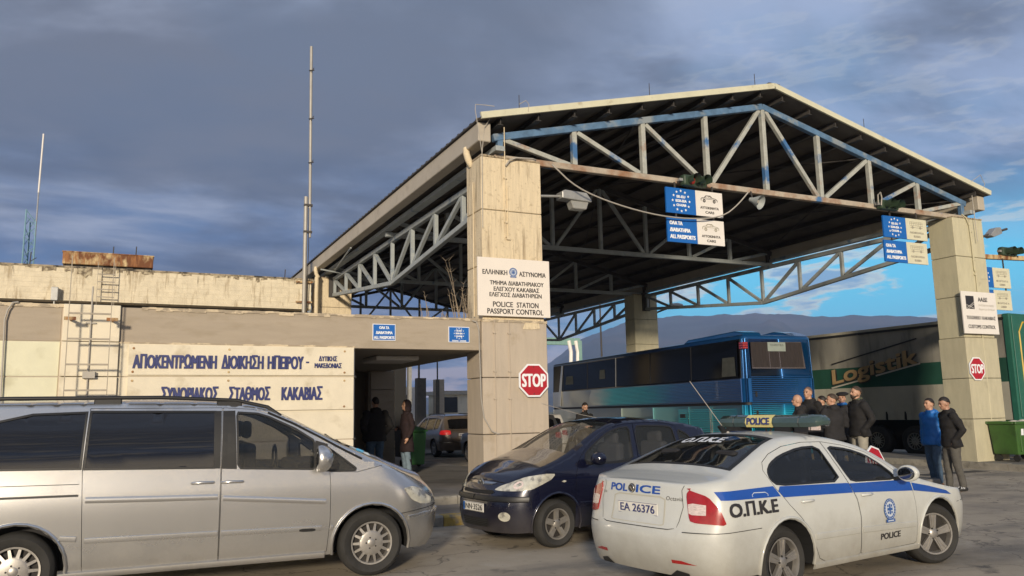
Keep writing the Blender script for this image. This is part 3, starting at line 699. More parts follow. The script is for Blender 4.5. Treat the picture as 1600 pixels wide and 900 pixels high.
# ---------------------------------------------------------------- roof
rf = thing('canopy_roof', 'low gabled corrugated canopy roof with pale front trim and box gutters', 'roof', (CX, 29.5, 9))
def zr(x): return 9.19-abs(x-CX)*.243
YF, YB = 13.72, 46.2
for s in (-1, 1):
    b = MB(); prof = []; y = YF; p = .33
    while y < YB:
        prof += [(y, 0), (y+.20, 0), (y+.225, .045), (y+.285, .045), (y+.31, 0)]; y += p
    xe = CX+s*7.66
    n = len(prof); vs = []
    for xx in (CX, xe):
        for yy, h in prof: vs.append((xx, yy, zr(xx)+h+.03))
    b.add(vs, [(i, i+1, n+i+1, n+i) for i in range(n-1)])
    b.build('roof_sheet', m_roofu, rf, fix=False)
    b = MB(); b.bar((CX, YF+.01, zr(CX)+.05), (xe, YF+.01, zr(xe)+.05), .05, .13); b.build('verge_trim', m_verge, rf)
    b = MB(); b.bar((CX, (YF+YB)/2, zr(CX)-.0), (xe, (YF+YB)/2, zr(xe)-.0), YB-YF-.1, .02); b.build('ceiling_lining', m_roofu, rf)
    for k in range(9):
        xx = CX+s*(.35+.855*k); z = zr(xx)-.075
        b = MB(); M = (xx, z)
        b.box((xx-.012, YF+.12, z-.07), (xx+.012, YB-.1, z+.06)); b.box((xx-.06, YF+.12, z+.045), (xx+.06, YB-.1, z+.058)); b.box((xx-.06, YF+.12, z-.08), (xx+.06, YB-.1, z-.068))
        b.build('purlin', m_steeldark, rf)
    xo = CX+s*7.64; xi = CX+s*7.37
    b = MB(); b.box((min(xo, xi), 13.92, 6.93), (max(xo, xi), YB, 7.32)); b.build('box_gutter', m_gutter, rf, bevel=.015)
    b = MB(); b.bar((xo-s*.1, 13.95, 7.335), (xo-s*.1, YB, 7.335), .3, .03); b.build('gutter_flashing', m_steeldark, rf)
    b = MB(); b.box((min(xi-s*.12, xi-s*.32), 13.96, 6.80), (max(xi-s*.12, xi-s*.32), YB, 6.90)); b.build('eave_rail', m_steelgrey, rf)
b = MB(); b.bar((CX, YF, zr(CX)+.10), (CX, YB, zr(CX)+.10), .35, .02); b.build('ridge_cap', m_roofu, rf)
for sy in (14.22, 21.75, 29.5):          # horizontal wind bracing under the roof
    for s in (-1, 1):
        b = MB()
        for a, c in (((.1, 0), (3.6, 7.5)), ((3.6, 0), (.1, 7.5)), ((3.7, 0), (7.0, 7.5)), ((7.0, 0), (3.7, 7.5))):
            b.tube([(CX+s*a[0], sy+a[1]+.1, zt(CX+a[0])+.05), (CX+s*c[0], sy+c[1]-.1, zt(CX+c[0])+.05)], .022, 5)
        b.build('wind_bracing', m_steeldark, rf)
# lean brace and pipe under the left eave
b = MB(); b.tube([(6.45, 27.9, 6.74), (6.15, 24.5, 6.85)], .03, 6); b.tube([(6.74, 27.8, 6.6), (6.1, 28.6, 6.85)], .03, 6); b.build('eave_strut', m_steelgrey, rf)
# rainwater elbows
for x, y in ((6.03, 14.62), (6.0, 29.0)):
    b = MB(); b.tube([(x, y, 6.98), (x-.02, y-.05, 6.86), (x+.0, y-.1, 6.72), (x+.08, y-.08, 6.6)], .07, 10)
    if y > 20: b.tube([(x+.02, y-.1, 6.62), (x+.02, y-.1, 4.2)], .075, 10)
    b.build('downpipe', m_pil, rf, smooth=50)
# lightning conductor hoops and rods on the roof edge
b = MB(); b.tube([(6.09, 13.97, 5.2), (6.09, 13.96, 6.7), (6.0, 13.9, 7.1), (5.93, 13.9, 7.55), (5.98, 14.0, 7.7), (6.2, 14.0, 7.72), (6.35, 13.9, 7.68)], .008, 5)
b.tube([(6.09, 13.96, 6.7), (6.12, 13.9, 7.2), (6.3, 13.75, 7.55)], .008, 5)
b.tube([(7.0, 13.7, 7.6), (7.02, 13.7, 7.75), (6.95, 13.7, 7.82), (6.8, 13.7, 7.72)], .008, 5)
b.tube([(20.5, 13.7, 7.62), (20.9, 13.7, 7.85), (21.05, 13.7, 7.6), (20.95, 13.7, 7.45)], .008, 5)
b.tube([(20.75, 13.9, 7.3), (20.78, 13.9, 6.0)], .010, 5); b.build('lightning_wire', m_cable, rf)
for x in (6.85, 10.05, 13.1, 16.65): 
    b = MB(); b.tube([(x, 13.8, zr(x)+.1), (x, 13.8, zr(x)+.42)], .008, 5); b.ball((x-.02, 13.85, zr(x)+.12), .04, 8, 5) if x > 9 and x < 12 else None
    b.build('lightning_rod', m_steeldark, rf)
# ---------------------------------------------------------------- signs under the truss
def eu_emblem(b, c, r, lines, m_s=1, U=X_, V=Z_, th=None):
    for k in range(12):
        a = 2*pi*k/12; star(b, (c[0]+r*cos(a), c[1], c[2]+r*sin(a)), U, V, r*.155, .004, m_s)
    h = th or r*.22
    for i, (t, w) in enumerate(lines): put_text(b, t, (c[0], c[1], c[2]+(1-i)*h*1.75), U, V, w, h, h*.10, m=m_s)
def car_picture(b, c, w, m):
    "side view of a saloon car printed in outline"
    P = [(-.5, -.10), (-.5, .0), (-.44, .05), (-.3, .07), (-.2, .17), (.08, .18), (.2, .08), (.42, .04), (.5, -.02), (.5, -.11)]
    vs = [(c[0]+p[0]*w, c[1]-.004, c[2]+p[1]*w) for p in P]
    vi = [(c[0]+p[0]*w*.93, c[1]-.004, c[2]+p[1]*w*.86-.006) for p in P]; n = len(P)
    b.add(vs+vi, [(i, (i+1) % n, n+(i+1) % n, n+i) for i in range(n)], m)
    for q in ((-.18, .15, -.24, .07), (-.16, .15, -.02, .15), (-.02, .15, -.02, .06), (.0, .15, .13, .07), (-.26, .055, .16, .055), (-.4, .0, .46, -.01)):
        b.bar((c[0]+q[0]*w, c[1]-.0045, c[2]+q[1]*w), (c[0]+q[2]*w, c[1]-.0045, c[2]+q[3]*w), .002, .016*w, up=(0, 0, 1), m=m)
    for sx in (-.3, .3): disc(b, (c[0]+sx*w, c[1], c[2]-.10*w), X_, Z_, .03*w, .085*w, .005, 14, m)
def bus_picture(b, c, w, m):
    for z0, z1 in ((.18, .165), (.10, .085), (-.02, -.035), (-.12, -.14)):
        b.box((c[0]-.5*w, c[1]-.005, c[2]+z1*w), (c[0]+.5*w, c[1]-.003, c[2]+z0*w), m)
    for k in range(8): b.box((c[0]+(-.5+k/7.2)*w, c[1]-.005, c[2]-.02*w), (c[0]+(-.485+k/7.2)*w, c[1]-.003, c[2]+.17*w), m)
    for sx in (-.3, .3): disc(b, (c[0]+sx*w, c[1], c[2]-.13*w), X_, Z_, .03*w, .075*w, .005, 14, m)
def lane_sign(x0, x1, z0, z1, y, kind, pic, txt, label, faded=.0, split=.515, group='lane signs hanging below the front truss'):
    t = thing('lane_sign', label, 'sign', ((x0+x1)/2, y, z0), group=group)
    xs = x0+(x1-x0)*split
    b = MB(); b.box((x0, y-.02, z0), (xs-.003, y+.02, z1)); b.build('blue_panel', m_blue, t)
    b = MB(); b.box((xs+.003, y-.02, z0), (x1, y+.02, z1)); b.build('white_panel', m_whitey if faded else m_white, t)
    b = MB(); yy = y-.02; H = z1-z0; Wd = xs-x0
    if kind == 'eu': eu_emblem(b, ((x0+xs)/2, yy, (z0+z1)/2+.0), H*.40, [('ΕΕ-EU', Wd*.28), ('ΕΟΧ-ΕΕΑ', Wd*.36), ('CH-ΕΛΒ', Wd*.32)], 0, th=H*.095)
    else:
        for i, (s_, w_) in enumerate((('ΟΛΑ ΤΑ', .42), ('ΔΙΑΒΑΤΗΡΙΑ', .68), ('ALL PASSPORTS', .84))): put_text(b, s_, (x0+Wd*(.08+w_/2), yy, z1-H*(.24+.27*i)), X_, Z_, Wd*w_, H*.15, H*.012, m=0)
    b.build('white_lettering', m_paper, t, fix=False)['kind'] = 'stuff'
    b = MB(); w2 = x1-xs; cx = (xs+x1)/2
    (car_picture if pic == 'car' else bus_picture)(b, (cx, yy, z0+H*.70), w2*.62, 0)
    b.build('vehicle_picture', m_inkg if (faded or kind != 'eu') else m_steeldark, t, fix=False)
    b = MB(); put_text(b, txt[0], (cx, yy, z0+H*.34), X_, Z_, w2*.68, H*.095, H*.006); put_text(b, txt[1], (cx, yy, z0+H*.16), X_, Z_, w2*.32, H*.095, H*.006)
    b.build('dark_lettering', m_inkg if faded else m_steeldark, t, fix=False)
    return t
def hangers(t, xs, z0, z1, y):
    for x in xs: b = MB(); b.bar((x, y+.01, z0), (x, y+.01, z1), .03, .03); b.build('hanger', m_steeldark, t)
ys = 14.12
a1 = lane_sign(10.58, 12.16, 5.95, 6.53, ys, 'eu', 'car', ('ΑΥΤΟΚΙΝΗΤΑ', 'CARS'), 'upper lane sign with ring of stars and dark car picture, ΑΥΤΟΚΙΝΗΤΑ CARS'); hangers(a1, (10.85, 11.9), 6.53, 6.67, ys)
a2 = lane_sign(10.58, 12.16, 5.29, 5.865, ys, 'all', 'car', ('ΑΥΤΟΚΙΝΗΤΑ', 'CARS'), 'lower lane sign reading ALL PASSPORTS with faded car picture'); hangers(a2, (10.85, 11.9), 5.865, 5.95, ys)
a3 = lane_sign(17.40, 19.03, 5.925, 6.49, ys, 'eu', 'bus', ('ΛΕΩΦΟΡΕΙΑ', 'BUSSES'), 'upper bus lane sign with ring of stars near the right pillar', 1); hangers(a3, (17.7, 18.7), 6.49, 6.67, ys)
a4 = lane_sign(17.36, 18.97, 5.28, 5.845, ys, 'all', 'bus', ('ΛΕΩΦΟΡΕΙΑ', 'BUSSES'), 'lower bus lane sign reading ALL PASSPORTS near the right pillar', 1); hangers(a4, (17.7, 18.7), 5.845, 5.925, ys)
# lorry lane gantry right of the right pillar
gt = thing('lorry_lane_gantry', 'rusty pipe beam reaching right from the right pillar over the lorry lane', 'gantry', (22.5, 14.3, 5.5))
b = MB(); b.bar((21.2, 14.4, 5.72), (27.5, 14.4, 5.95), .12, .13); b.build('beam', m_rust, gt, bevel=.01)
b = MB(); b.bar((27.3, 14.4, 0), (27.3, 14.4, 6.0), .2, .2); b.build('post', m_steelgrey, gt)
a5 = lane_sign(21.05, 22.60, 4.85, 5.42, 14.3, 'eu', 'bus', ('ΦΟΡΤΗΓΑ', 'LORRIES'), 'upper lorry lane sign with ring of stars right of the right pillar', 1, group='lane signs on the lorry gantry'); hangers(a5, (21.6, 22.4), 5.42, 5.72, 14.3)
a6 = lane_sign(21.0, 22.55, 4.22, 4.78, 14.3, 'all', 'bus', ('ΦΟΡΤΗΓΑ', 'LORRIES'), 'lower lorry lane sign reading ALL PASSPORTS right of the right pillar', 1, group='lane signs on the lorry gantry'); hangers(a6, (21.6, 22.4), 4.78, 4.85, 14.3)
# ---------------------------------------------------------------- wall mounted signs
m_crestb = mat('crest_blue', (.03, .10, .32), .5, vary=0); m_crestw = mat('crest_pale', (.55, .60, .66), .5, vary=0)
def crest(b, c, r, U, V, mi_b=0, mi_w=1, lift=.004):
    "round police emblem: blue wreath ring, pale shield with a blue cross, ribbon below"
    U = Vector(U).normalized(); V = Vector(V).normalized(); c = Vector(c); Nn = U.cross(V)
    disc(b, c, U, V, 0.0, r, lift, 24, mi_w); disc(b, c, U, V, r*.72, r, lift+.001, 24, mi_b)
    for k in range(20):
        a = 2*pi*k/20; star(b, c+U*(r*.86*cos(a))+V*(r*.86*sin(a)), U, V, r*.10, lift+.002, mi_w, 4)
    def q(x0, x1, y0, y1, m, l, rot=0):
        R2 = [(x0, y0), (x1, y0), (x1, y1), (x0, y1)]
        b.add([c+Nn*l+U*(r*(x*cos(rot)-y*sin(rot)))+V*(r*(x*sin(rot)+y*cos(rot))) for x, y in R2], [(0, 1, 2, 3)], m)
    q(-.12, .12, -.5, .5, mi_b, lift+.002); q(-.45, .45, -.12, .12, mi_b, lift+.0025)
    q(-.42, -.2, .2, .42, mi_b, lift+.002); q(.2, .42, .2, .42, mi_b, lift+.002); q(-.42, -.2, -.42, -.2, mi_b, lift+.002); q(.2, .42, -.42, -.2, mi_b, lift+.002)
    q(-.75, .75, -1.22, -.92, mi_b, lift+.003); q(-.5, .5, -1.12, -1.02, mi_w, lift+.004)
ps = thing('police_station_sign', 'large white ΕΛΛΗΝΙΚΗ ΑΣΤΥΝΟΜΙΑ police station sign on the near left pillar', 'sign', (6.7, 13.95, 3.47))
b = MB(); b.box((5.94, 13.90, 3.47), (7.49, 13.94, 4.605)); b.build('panel', mat('sign_panel_warm_white', (.80, .74, .66), .45, vary=.02), ps, bevel=.004)
b = MB(); yy = 13.90
put_text(b, 'ΕΛΛΗΝΙΚΗ', (6.30, yy, 4.325), X_, Z_, .52, .095, .003); put_text(b, 'ΑΣΤΥΝΟΜΙΑ', (7.11, yy, 4.315), X_, Z_, .58, .095, .003)
for t_, x_, z_, w_, h_ in (('ΤΜΗΜΑ ΔΙΑΒΑΤΗΡΙΑΚΟΥ', 6.77, 4.12, 1.16, .085), ('ΕΛΕΓΧΟΥ ΚΑΚΑΒΙΑΣ', 6.76, 4.0, .98, .085), ('ΕΛΕΓΧΟΣ ΔΙΑΒΑΤΗΡΙΩΝ', 6.74, 3.89, 1.12, .085), ('PASSPORT CONTROL', 6.73, 3.565, 1.20, .10)): put_text(b, t_, (x_, yy, z_), X_, Z_, w_, h_, .003)
put_text(b, 'POLICE', (6.46, yy, 3.70), X_, Z_, .42, .10, .003); put_text(b, 'STATION', (6.99, yy, 3.70), X_, Z_, .47, .10, .003)
b.build('lettering', m_ink, ps, fix=False)
b = MB(); crest(b, (6.69, yy, 4.34), .088, X_, Z_, 0, 1); b.build('emblem', [m_crestb, m_crestw], ps, fix=False)
cs = thing('customs_control_sign', 'white ΤΕΛΩΝΕΙΟ ΚΑΚΑΒΙΑΣ customs control sign on the right pillar', 'sign', (20.5, 13.95, 3.45))
b = MB(); b.box((19.84, 13.88, 3.47), (21.24, 13.92, 4.60)); b.build('panel', m_white, cs, bevel=.004)
for x in (20.1, 21.0): b = MB(); b.box((x, 13.92, 3.7), (x+.05, 13.99, 4.4)); b.build('bracket', m_steeldark, cs)
b = MB(); yy = 13.88
b.box((19.99, yy-.004, 4.13), (20.32, yy-.002, 4.48)); put_text(b, 'ΑΑΔΕ', (20.68, yy, 4.40), X_, Z_, .38, .115, .005)
put_text(b, 'ΤΕΛΩΝΕΙΟ  ΚΑΚΑΒΙΑΣ', (20.55, yy, 3.90), X_, Z_, 1.18, .095, .003); put_text(b, 'CUSTOMS CONTROL', (20.55, yy, 3.66), X_, Z_, 1.10, .095, .003); b.build('lettering', m_ink, cs, fix=False)
b = MB(); put_text(b, 'Ανεξάρτητη Αρχή', (20.80, yy, 4.24), X_, Z_, .62, .07); put_text(b, 'Δημοσίων Εσόδων', (20.82, yy, 4.13), X_, Z_, .66, .07); b.build('small_lettering', m_inkg, cs, fix=False)
b = MB()
for a, c in (((20.0, 4.24), (20.30, 4.15)), ((20.0, 4.15), (20.18, 4.24)), ((20.18, 4.24), (20.31, 4.32)), ((20.06, 4.13), (20.31, 4.27))): b.bar((a[0], yy-.006, a[1]), (c[0], yy-.006, c[1]), .002, .010)
b.build('logo_lines', m_white, cs)
def stop_sign(c, r, label, group='red octagonal stop signs', M=None, wall=True, tilt=0):
    t = thing('stop_sign', label, 'sign', c, group=group)
    b = MB()
    def oct_(rr, y, n=8): return [(rr/cos(pi/8)*cos(pi/8+2*pi*k/8), y, rr/cos(pi/8)*sin(pi/8+2*pi*k/8)) for k in range(8)]
    f = oct_(r, -.012); g = oct_(r, .012)
    b.add(f+g, [tuple(range(8)), tuple(range(8, 16))[::-1]]+[(i, (i+1) % 8, 8+(i+1) % 8, 8+i) for i in range(8)])
    b.build('white_border', m_paper, t, world=False)
    b = MB(); b.add(oct_(r*.90, -.0155), [tuple(range(8))]); b.build('red_face', m_red, t, world=False)
    b = MB(); put_text(b, 'STOP', (0, -.0155, 0), X_, Z_, r*1.58, r*.78, r*.035); b.build('lettering', m_paper, t, world=False, fix=False)
    for z in (r*.82, -r*.82): b = MB(); b.lathe([(0, -.022), (.012, -.02), (.014, -.014)], 8, (0, 0, z), 'y'); b.build('bolt', m_steeldark, t, world=False)
    return t
stop_sign((7.085, 13.905, 2.245), .315, 'stop sign low on the near left pillar')
stop_sign((20.235, 13.935, 2.545), .30, 'stop sign low on the right pillar below the customs sign')
s3 = stop_sign((13.02, 11.22, .56), .30, 'tilted stop sign near the ground behind the police car')
s3.rotation_euler = (radians(-8), radians(16), radians(8))
b = MB(); b.bar((0, .03, -.2), (0, .03, -.42), .05, .04); b.cbox((0, .05, -.43), (.4, .3, .05)); b.build('stand', m_steeldark, s3, world=False)
def small_sign(x0, x1, z0, z1, kind, label):
    t = thing('wall_sign', label, 'sign', ((x0+x1)/2, 14.0, z0), group='small blue signs on the passage beam')
    y = 13.985
    b = MB(); b.box((x0, y, z0), (x1, y+.012, z1)); b.build('white_edge', m_paper, t)
    b = MB(); b.box((x0+.012, y-.003, z0+.012), (x1-.012, y, z1-.012)); b.build('blue_panel', m_blue, t)
    b = MB(); H = z1-z0; W_ = x1-x0; cx = (x0+x1)/2
    if kind == 'all':
        for i, (s_, w_) in enumerate((('ΟΛΑ ΤΑ', .42), ('ΔΙΑΒΑΤΗΡΙΑ', .72), ('ALL PASSPORTS', .88))): put_text(b, s_, (cx, y-.003, z1-H*(.22+.30*i)), X_, Z_, W_*w_, H*.17, H*.010)
    else:
        eu_emblem(b, (cx, y-.003, z0+H*.57), H*.33, [('ΕΕ-EU', W_*.24), ('ΕΟΧ-ΕΕΑ', W_*.32), ('CH-ΕΛΒ', W_*.28)], 0, th=H*.10)
        put_text(b, 'ΠΟΛΙΤΕΣ - CITIZENS', (cx, y-.003, z0+H*.10), X_, Z_, W_*.66, H*.09, H*.006)
    b.build('lettering', m_paper, t, fix=False)
small_sign(3.92, 4.345, 2.96, 3.26, 'all', 'blue ΟΛΑ ΤΑ ΔΙΑΒΑΤΗΡΙΑ sign on the left of the passage beam')
small_sign(5.37, 5.79, 2.955, 3.25, 'eu', 'blue sign with a ring of stars on the passage beam beside the pillar')
# ---------------------------------------------------------------- signals, horn, lamps
m_sig = mat('signal_green_paint', (.035, .06, .035), .5, vary=.2); m_lens = mat('red_lens', (.20, .012, .008), .25, vary=0); m_lensd = mat('dark_green_lens', (.01, .02, .012), .25, vary=0)
def signal(x, z, label, y=13.98, dark=False):
    t = thing('traffic_signal', label, 'traffic light', (x, y, z), group='two-lamp signals lying along the beams')
    b = MB(); b.box((x-.33, y-.02, z-.12), (x+.33, y+.16, z+.14)); b.build('housing', m_sig, t, bevel=.05)
    for i, dx in enumerate((-.12, .18)):
        b = MB(); b.lathe([(0.0, -.03), (.09, -.035), (.095, -.02)], 16, (x+dx, y, z), 'y'); b.build('lens', m_lens if i == 0 and not dark else m_lensd, t, smooth=50)
        b = MB()
        vs = []; n = 14
        for k in range(n+1):
            a = radians(-40)+radians(260)*k/n
            for yy, rr in ((-.02, .11), (-.24, .115)): vs.append((x+dx+rr*cos(a), y+yy, z+rr*sin(a)))
        b.add(vs, [(2*k, 2*k+1, 2*k+3, 2*k+2) for k in range(n)]); b.build('visor', m_sig, t, smooth=60)
    b = MB(); b.box((x-.42, y+.02, z-.02), (x-.3, y+.1, z+.04)); b.build('bracket', m_galv, t)
    return t
signal(11.32, 6.70, 'red two-lamp signal on the front truss above the cars sign')
signal(17.55, 6.74, 'dark two-lamp signal on the front truss above the bus sign', dark=True)
b = MB(); b.tube([(17.1, 13.95, 6.75), (17.05, 13.9, 6.95), (17.15, 13.9, 7.02), (17.22, 13.93, 6.9), (17.2, 13.95, 6.7)], .018, 6); tag(b.build('cable_loop', m_cable, smooth=60), 'white cable loop beside the dark signal on the truss', 'cable')
signal(22.75, 5.93, 'green two-lamp signal on the lorry gantry beam at the right edge', y=14.3, dark=True)
hn = thing('horn_speaker', 'grey horn loudspeaker under the front truss', 'loudspeaker', (13.0, 14.1, 6.4))
M = Matrix.Translation((13.05, 14.0, 6.42)) @ Matrix.Rotation(radians(20), 4, 'Z') @ Matrix.Rotation(radians(25), 4, 'X')
b = MB(); b.lathe([(.17, -.16), (.165, -.15), (.12, -.05), (.07, .05), (.05, .14), (.0, .14)], 20, (0, 0, 0), 'y'); b.v = [tuple(M @ Vector(v)) for v in b.v]; b.build('horn', m_steelgrey, hn, smooth=50)
b = MB(); b.lathe([(.0, -.1), (.04, -.09), (.05, -.02), (.05, .1)], 12, (0, 0, 0), 'y'); b.v = [tuple(M @ Vector(v)) for v in b.v]; b.build('driver', m_cable, hn, smooth=50)
b = MB(); b.bar((13.05, 14.08, 6.45), (13.05, 14.12, 6.68), .03, .02); b.build('bracket', m_steeldark, hn)
def catenary(name, pts, r, m, label, cat='cable'):
    # smooth the polyline
    P = [Vector(p) for p in pts]
    for _ in range(2):
        Q = [P[0]]
        for i in range(len(P)-1): Q += [P[i]*.75+P[i+1]*.25, P[i]*.25+P[i+1]*.75]
        P = Q+[P[-1]]
    b = MB(); b.tube(P, r, 6); o = b.build(name, m, smooth=60); return tag(o, label, cat)
catenary('hanging_cable', [(7.66, 13.98, 6.66), (8.22, 13.98, 6.22), (9.15, 13.98, 5.96), (10.3, 13.98, 5.80), (11.34, 13.98, 5.82), (12.07, 13.98, 5.96), (12.5, 14.0, 6.25), (12.9, 14.05, 6.62)], .017, m_cable, 'white cable sagging below the front truss past the cars signs')
# lamp on near left pillar
lp = thing('arm_lamp', 'grey lantern on a short arm reaching right from the near left pillar', 'lamp', (7.4, 14.4, 6.05))
b = MB(); b.tube([(7.40, 14.35, 6.06), (8.1, 14.35, 6.12)], .03, 8); b.build('arm', m_galv, lp, smooth=50)
b = MB(); b.prism([(8.02, 6.05), (8.02, 6.20), (8.1, 6.24), (8.62, 6.22), (8.74, 6.06), (8.74, 6.02)], lambda x, z: (x, 14.22, z), lambda x, z: (x, 14.5, z)); b.build('lamp_head', m_galv, lp, bevel=.02)
b = MB(); b.prism([(8.24, 6.03), (8.30, 5.86), (8.62, 5.86), (8.68, 6.03)], lambda x, z: (x, 14.25, z), lambda x, z: (x, 14.47, z)); b.build('glass_bowl', glass_mat('lamp_bowl_glass', (.45, .45, .42), .15, .35), lp, bevel=.015)
# far street lamp at right edge and lamp beyond middle pillar
sl = thing('street_lamp', 'dark arm lamp behind the right pillar at the right picture edge', 'lamp', (21.43, 14.7, 5.6))
b = MB(); b.tube([(21.3, 14.72, 5.6), (21.32, 14.72, 6.05), (21.7, 14.72, 6.27), (22.5, 14.72, 6.5), (23.4, 14.72, 6.75)], .035, 8); b.build('arm', m_steeldark, sl, smooth=50)
b = MB(); b.prism([(22.45, 6.46), (22.6, 6.42), (23.0, 6.56), (22.95, 6.74), (22.75, 6.72), (22.55, 6.56)], lambda x, z: (x, 14.6, z), lambda x, z: (x, 14.84, z)); b.build('lamp_head', m_galv, sl, bevel=.01)
b = MB(); b.box((21.22, 14.66, 5.4), (21.34, 14.76, 5.75)); b.build('bracket', m_rust, sl)
s5 = thing('street_lamp', 'small lamp on an arm beside the middle pillar above the bus', 'lamp', (21.4, 29.4, 6), group='arm lamps')
b = MB(); b.tube([(21.2, 29.5, 5.9), (22.2, 29.5, 6.25)], .04, 8); b.build('arm', m_steeldark, s5)
b = MB(); b.ball((22.45, 29.5, 6.3), (.35, .16, .12), 12, 8); b.build('lamp_head', m_galv, s5, smooth=60)
# dry weeds on the passage beam
wd = []
def weed(x, h, n, label, seed):
    rr = random.Random(seed); t = thing('dry_weed', label, 'weed', (x, 14.2, 3.4), group='dry weeds on the passage beam')
    for k in range(n):
        hh = h*rr.uniform(.45, 1.0) if k else h; dx = rr.uniform(-.28, .2)*hh; p = Vector((x+rr.uniform(-.08, .08), 14.2+rr.uniform(-.05, .08), 3.40)); pts = [p]
        for j in range(5): p = p+Vector((dx/5+rr.uniform(-.012, .012), rr.uniform(-.01, .01), hh/5)); pts.append(p)
        b = MB(); b.tube(pts, [.009, .008, .006, .005, .004, .002], 4)
        for j in range(1, 6):
            for s in (-1, 1):
                if rr.random() < .75: q = pts[j]; b.tube([q, q+Vector((s*rr.uniform(.04, .12), 0, rr.uniform(.06, .14)))*min(hh, 1)], [.004, .001], 3)
        b.build('stalk', m_stalk, t)
weed(5.66, 1.15, 5, 'tall bare dry weed growing beside the near left pillar', 3)
weed(5.80, .62, 6, 'bushy short dry weed at the foot of the pillar on the beam', 5)
weed(4.98, .50, 4, 'three thin dry stalks in the middle of the passage beam', 8)
weed(5.35, .18, 7, 'low dry tuft on the beam between the taller weeds', 9)
# ============================================================ vehicle surfaces
def itp(t, z):
    if z <= t[0][0]: return t[0][1]
    for a, b in zip(t, t[1:]):
        if z <= b[0]:
            return a[1]+(b[1]-a[1])*(z-a[0])/(b[0]-a[0])
    return t[-1][1]
def smo(t, z, w=.05):
    return (itp(t, z-w)+2*itp(t, z)+itp(t, z+w))/4
class Car:
    """half-body surface P(s, z): s runs along the plan outline from the rear centre, round the corner, along the side and round to the front centre"""
    def __init__(c, xr0, xf0, xr, xf, Wt, ztop, wcr, wcf, bulr, bulf, crown, LC=.5, LF=.5):
        c.xr0, c.xf0, c.xr, c.xf, c.Wt, c.zt, c.wcr, c.wcf, c.br, c.bf, c.crown = xr0, xf0, xr, xf, Wt, ztop, wcr, wcf, bulr, bulf, crown
        c.LC, c.LF = LC, LF; c.s0 = xr0-LC-LF; c.s1 = xf0+LC+LF
    def W(c, x, z): return smo(c.Wt, z)
    NE = 2.7
    def _end(c, s, z):
        if s > c.xf0: return s-c.xf0, c.xf0, smo(c.xf, z)-c.xf0+c.bf, c.wcf, 1
        return c.xr0-s, c.xr0, c.xr0-smo(c.xr, z)+c.br, c.wcr, -1
    def P(c, s, z):
        w = c.W(s, z)
        if c.xr0 <= s <= c.xf0: return Vector((s, w, z))
        d, x0, A, wc, sg = c._end(s, z); e = 2/c.NE
        tc = math.acos(min((wc/w), .98)**(1/e))
        t = d/c.LC*tc if d < c.LC else tc+(pi/2-tc)*min((d-c.LC)/c.LF, 1)
        return Vector((x0+sg*A*max(sin(t), 0)**e, w*max(cos(t), 0)**e if t < pi/2-1e-6 else 0.0, z))
    def _d(c, t, w, wc):
        tc = math.acos(min((wc/w), .98)**(c.NE/2))
        return t/tc*c.LC if t < tc else c.LC+c.LF*(t-tc)/(pi/2-tc)
    def N(c, s, z):
        e = .004; a = c.P(s+e, z)-c.P(s-e, z); b = c.P(s, z+e)-c.P(s, z-e); n = b.cross(a)
        n.normalize(); 
        return n
    def Q(c, p, side=1, off=0.0):
        v = c.P(*p)
        if off: v = v+c.N(*p)*off
        return Vector((v.x, v.y*side, v.z))
    def S(c, x, z):
        if x > c.xf0 or x < c.xr0:
            d, x0, A, wc, sg = c._end(x, z); r = min(max((x-x0)*sg/A, 0), 1)
            return (x0+sg*c._d(math.asin(r**(c.NE/2)), c.W(x, z), wc), z)
        return (x, z)
    def F(c, y, z):
        w = c.W(0, z); return (c.xf0+c._d(math.acos(min(max(y/w, 0), 1)**(c.NE/2)), w, c.wcf), z)
    def R(c, y, z):
        w = c.W(0, z); return (c.xr0-c._d(math.acos(min(max(y/w, 0), 1)**(c.NE/2)), w, c.wcr), z)
    def ztop(c, s): return smo(c.zt, s, .03)
def inpoly(p, poly):
    x, y = p; r = False; j = len(poly)-1
    for i in range(len(poly)):
        xi, yi = poly[i]; xj, yj = poly[j]
        if (yi > y) != (yj > y) and x < (xj-xi)*(y-yi)/(yj-yi)+xi: r = not r
        j = i
    return r
def densify(poly, step):
    o = []
    for i in range(len(poly)):
        a = poly[i]; b = poly[(i+1) % len(poly)]; d = math.hypot(b[0]-a[0], b[1]-a[1]); n = max(1, int(math.ceil(d/step-.001)))
        for k in range(n): o.append((a[0]+(b[0]-a[0])*k/n, a[1]+(b[1]-a[1])*k/n))
    return o
def rnd(poly, r=.25, it=2):
    "corner rounding (chaikin)"
    P = list(poly)
    for _ in range(it):
        Q = []
        for i in range(len(P)):
            a = P[i]; b = P[(i+1) % len(P)]; Q += [(a[0]*(1-r)+b[0]*r, a[1]*(1-r)+b[1]*r), (a[0]*r+b[0]*(1-r), a[1]*r+b[1]*(1-r))]
        P = Q
    return P
def area(p): return sum(p[i][0]*p[(i+1) % len(p)][1]-p[(i+1) % len(p)][0]*p[i][1] for i in range(len(p)))/2
def inset(poly, d):
    P = poly if area(poly) > 0 else poly[::-1]; o = []; n = len(P)
    for i in range(n):
        a = Vector(P[i-1]); b = Vector(P[i]); c = Vector(P[(i+1) % n]); e1 = (b-a); e2 = (c-b)
        if e1.length < 1e-6 or e2.length < 1e-6: o.append(tuple(b)); continue
        e1.normalize(); e2.normalize(); n1 = Vector((-e1.y, e1.x)); n2 = Vector((-e2.y, e2.x)); m = n1+n2
        if m.length < 1e-3: o.append(tuple(b)); continue
        m.normalize(); k = d/max(m.dot(n1), .35); o.append(tuple(b+m*k))
    return o
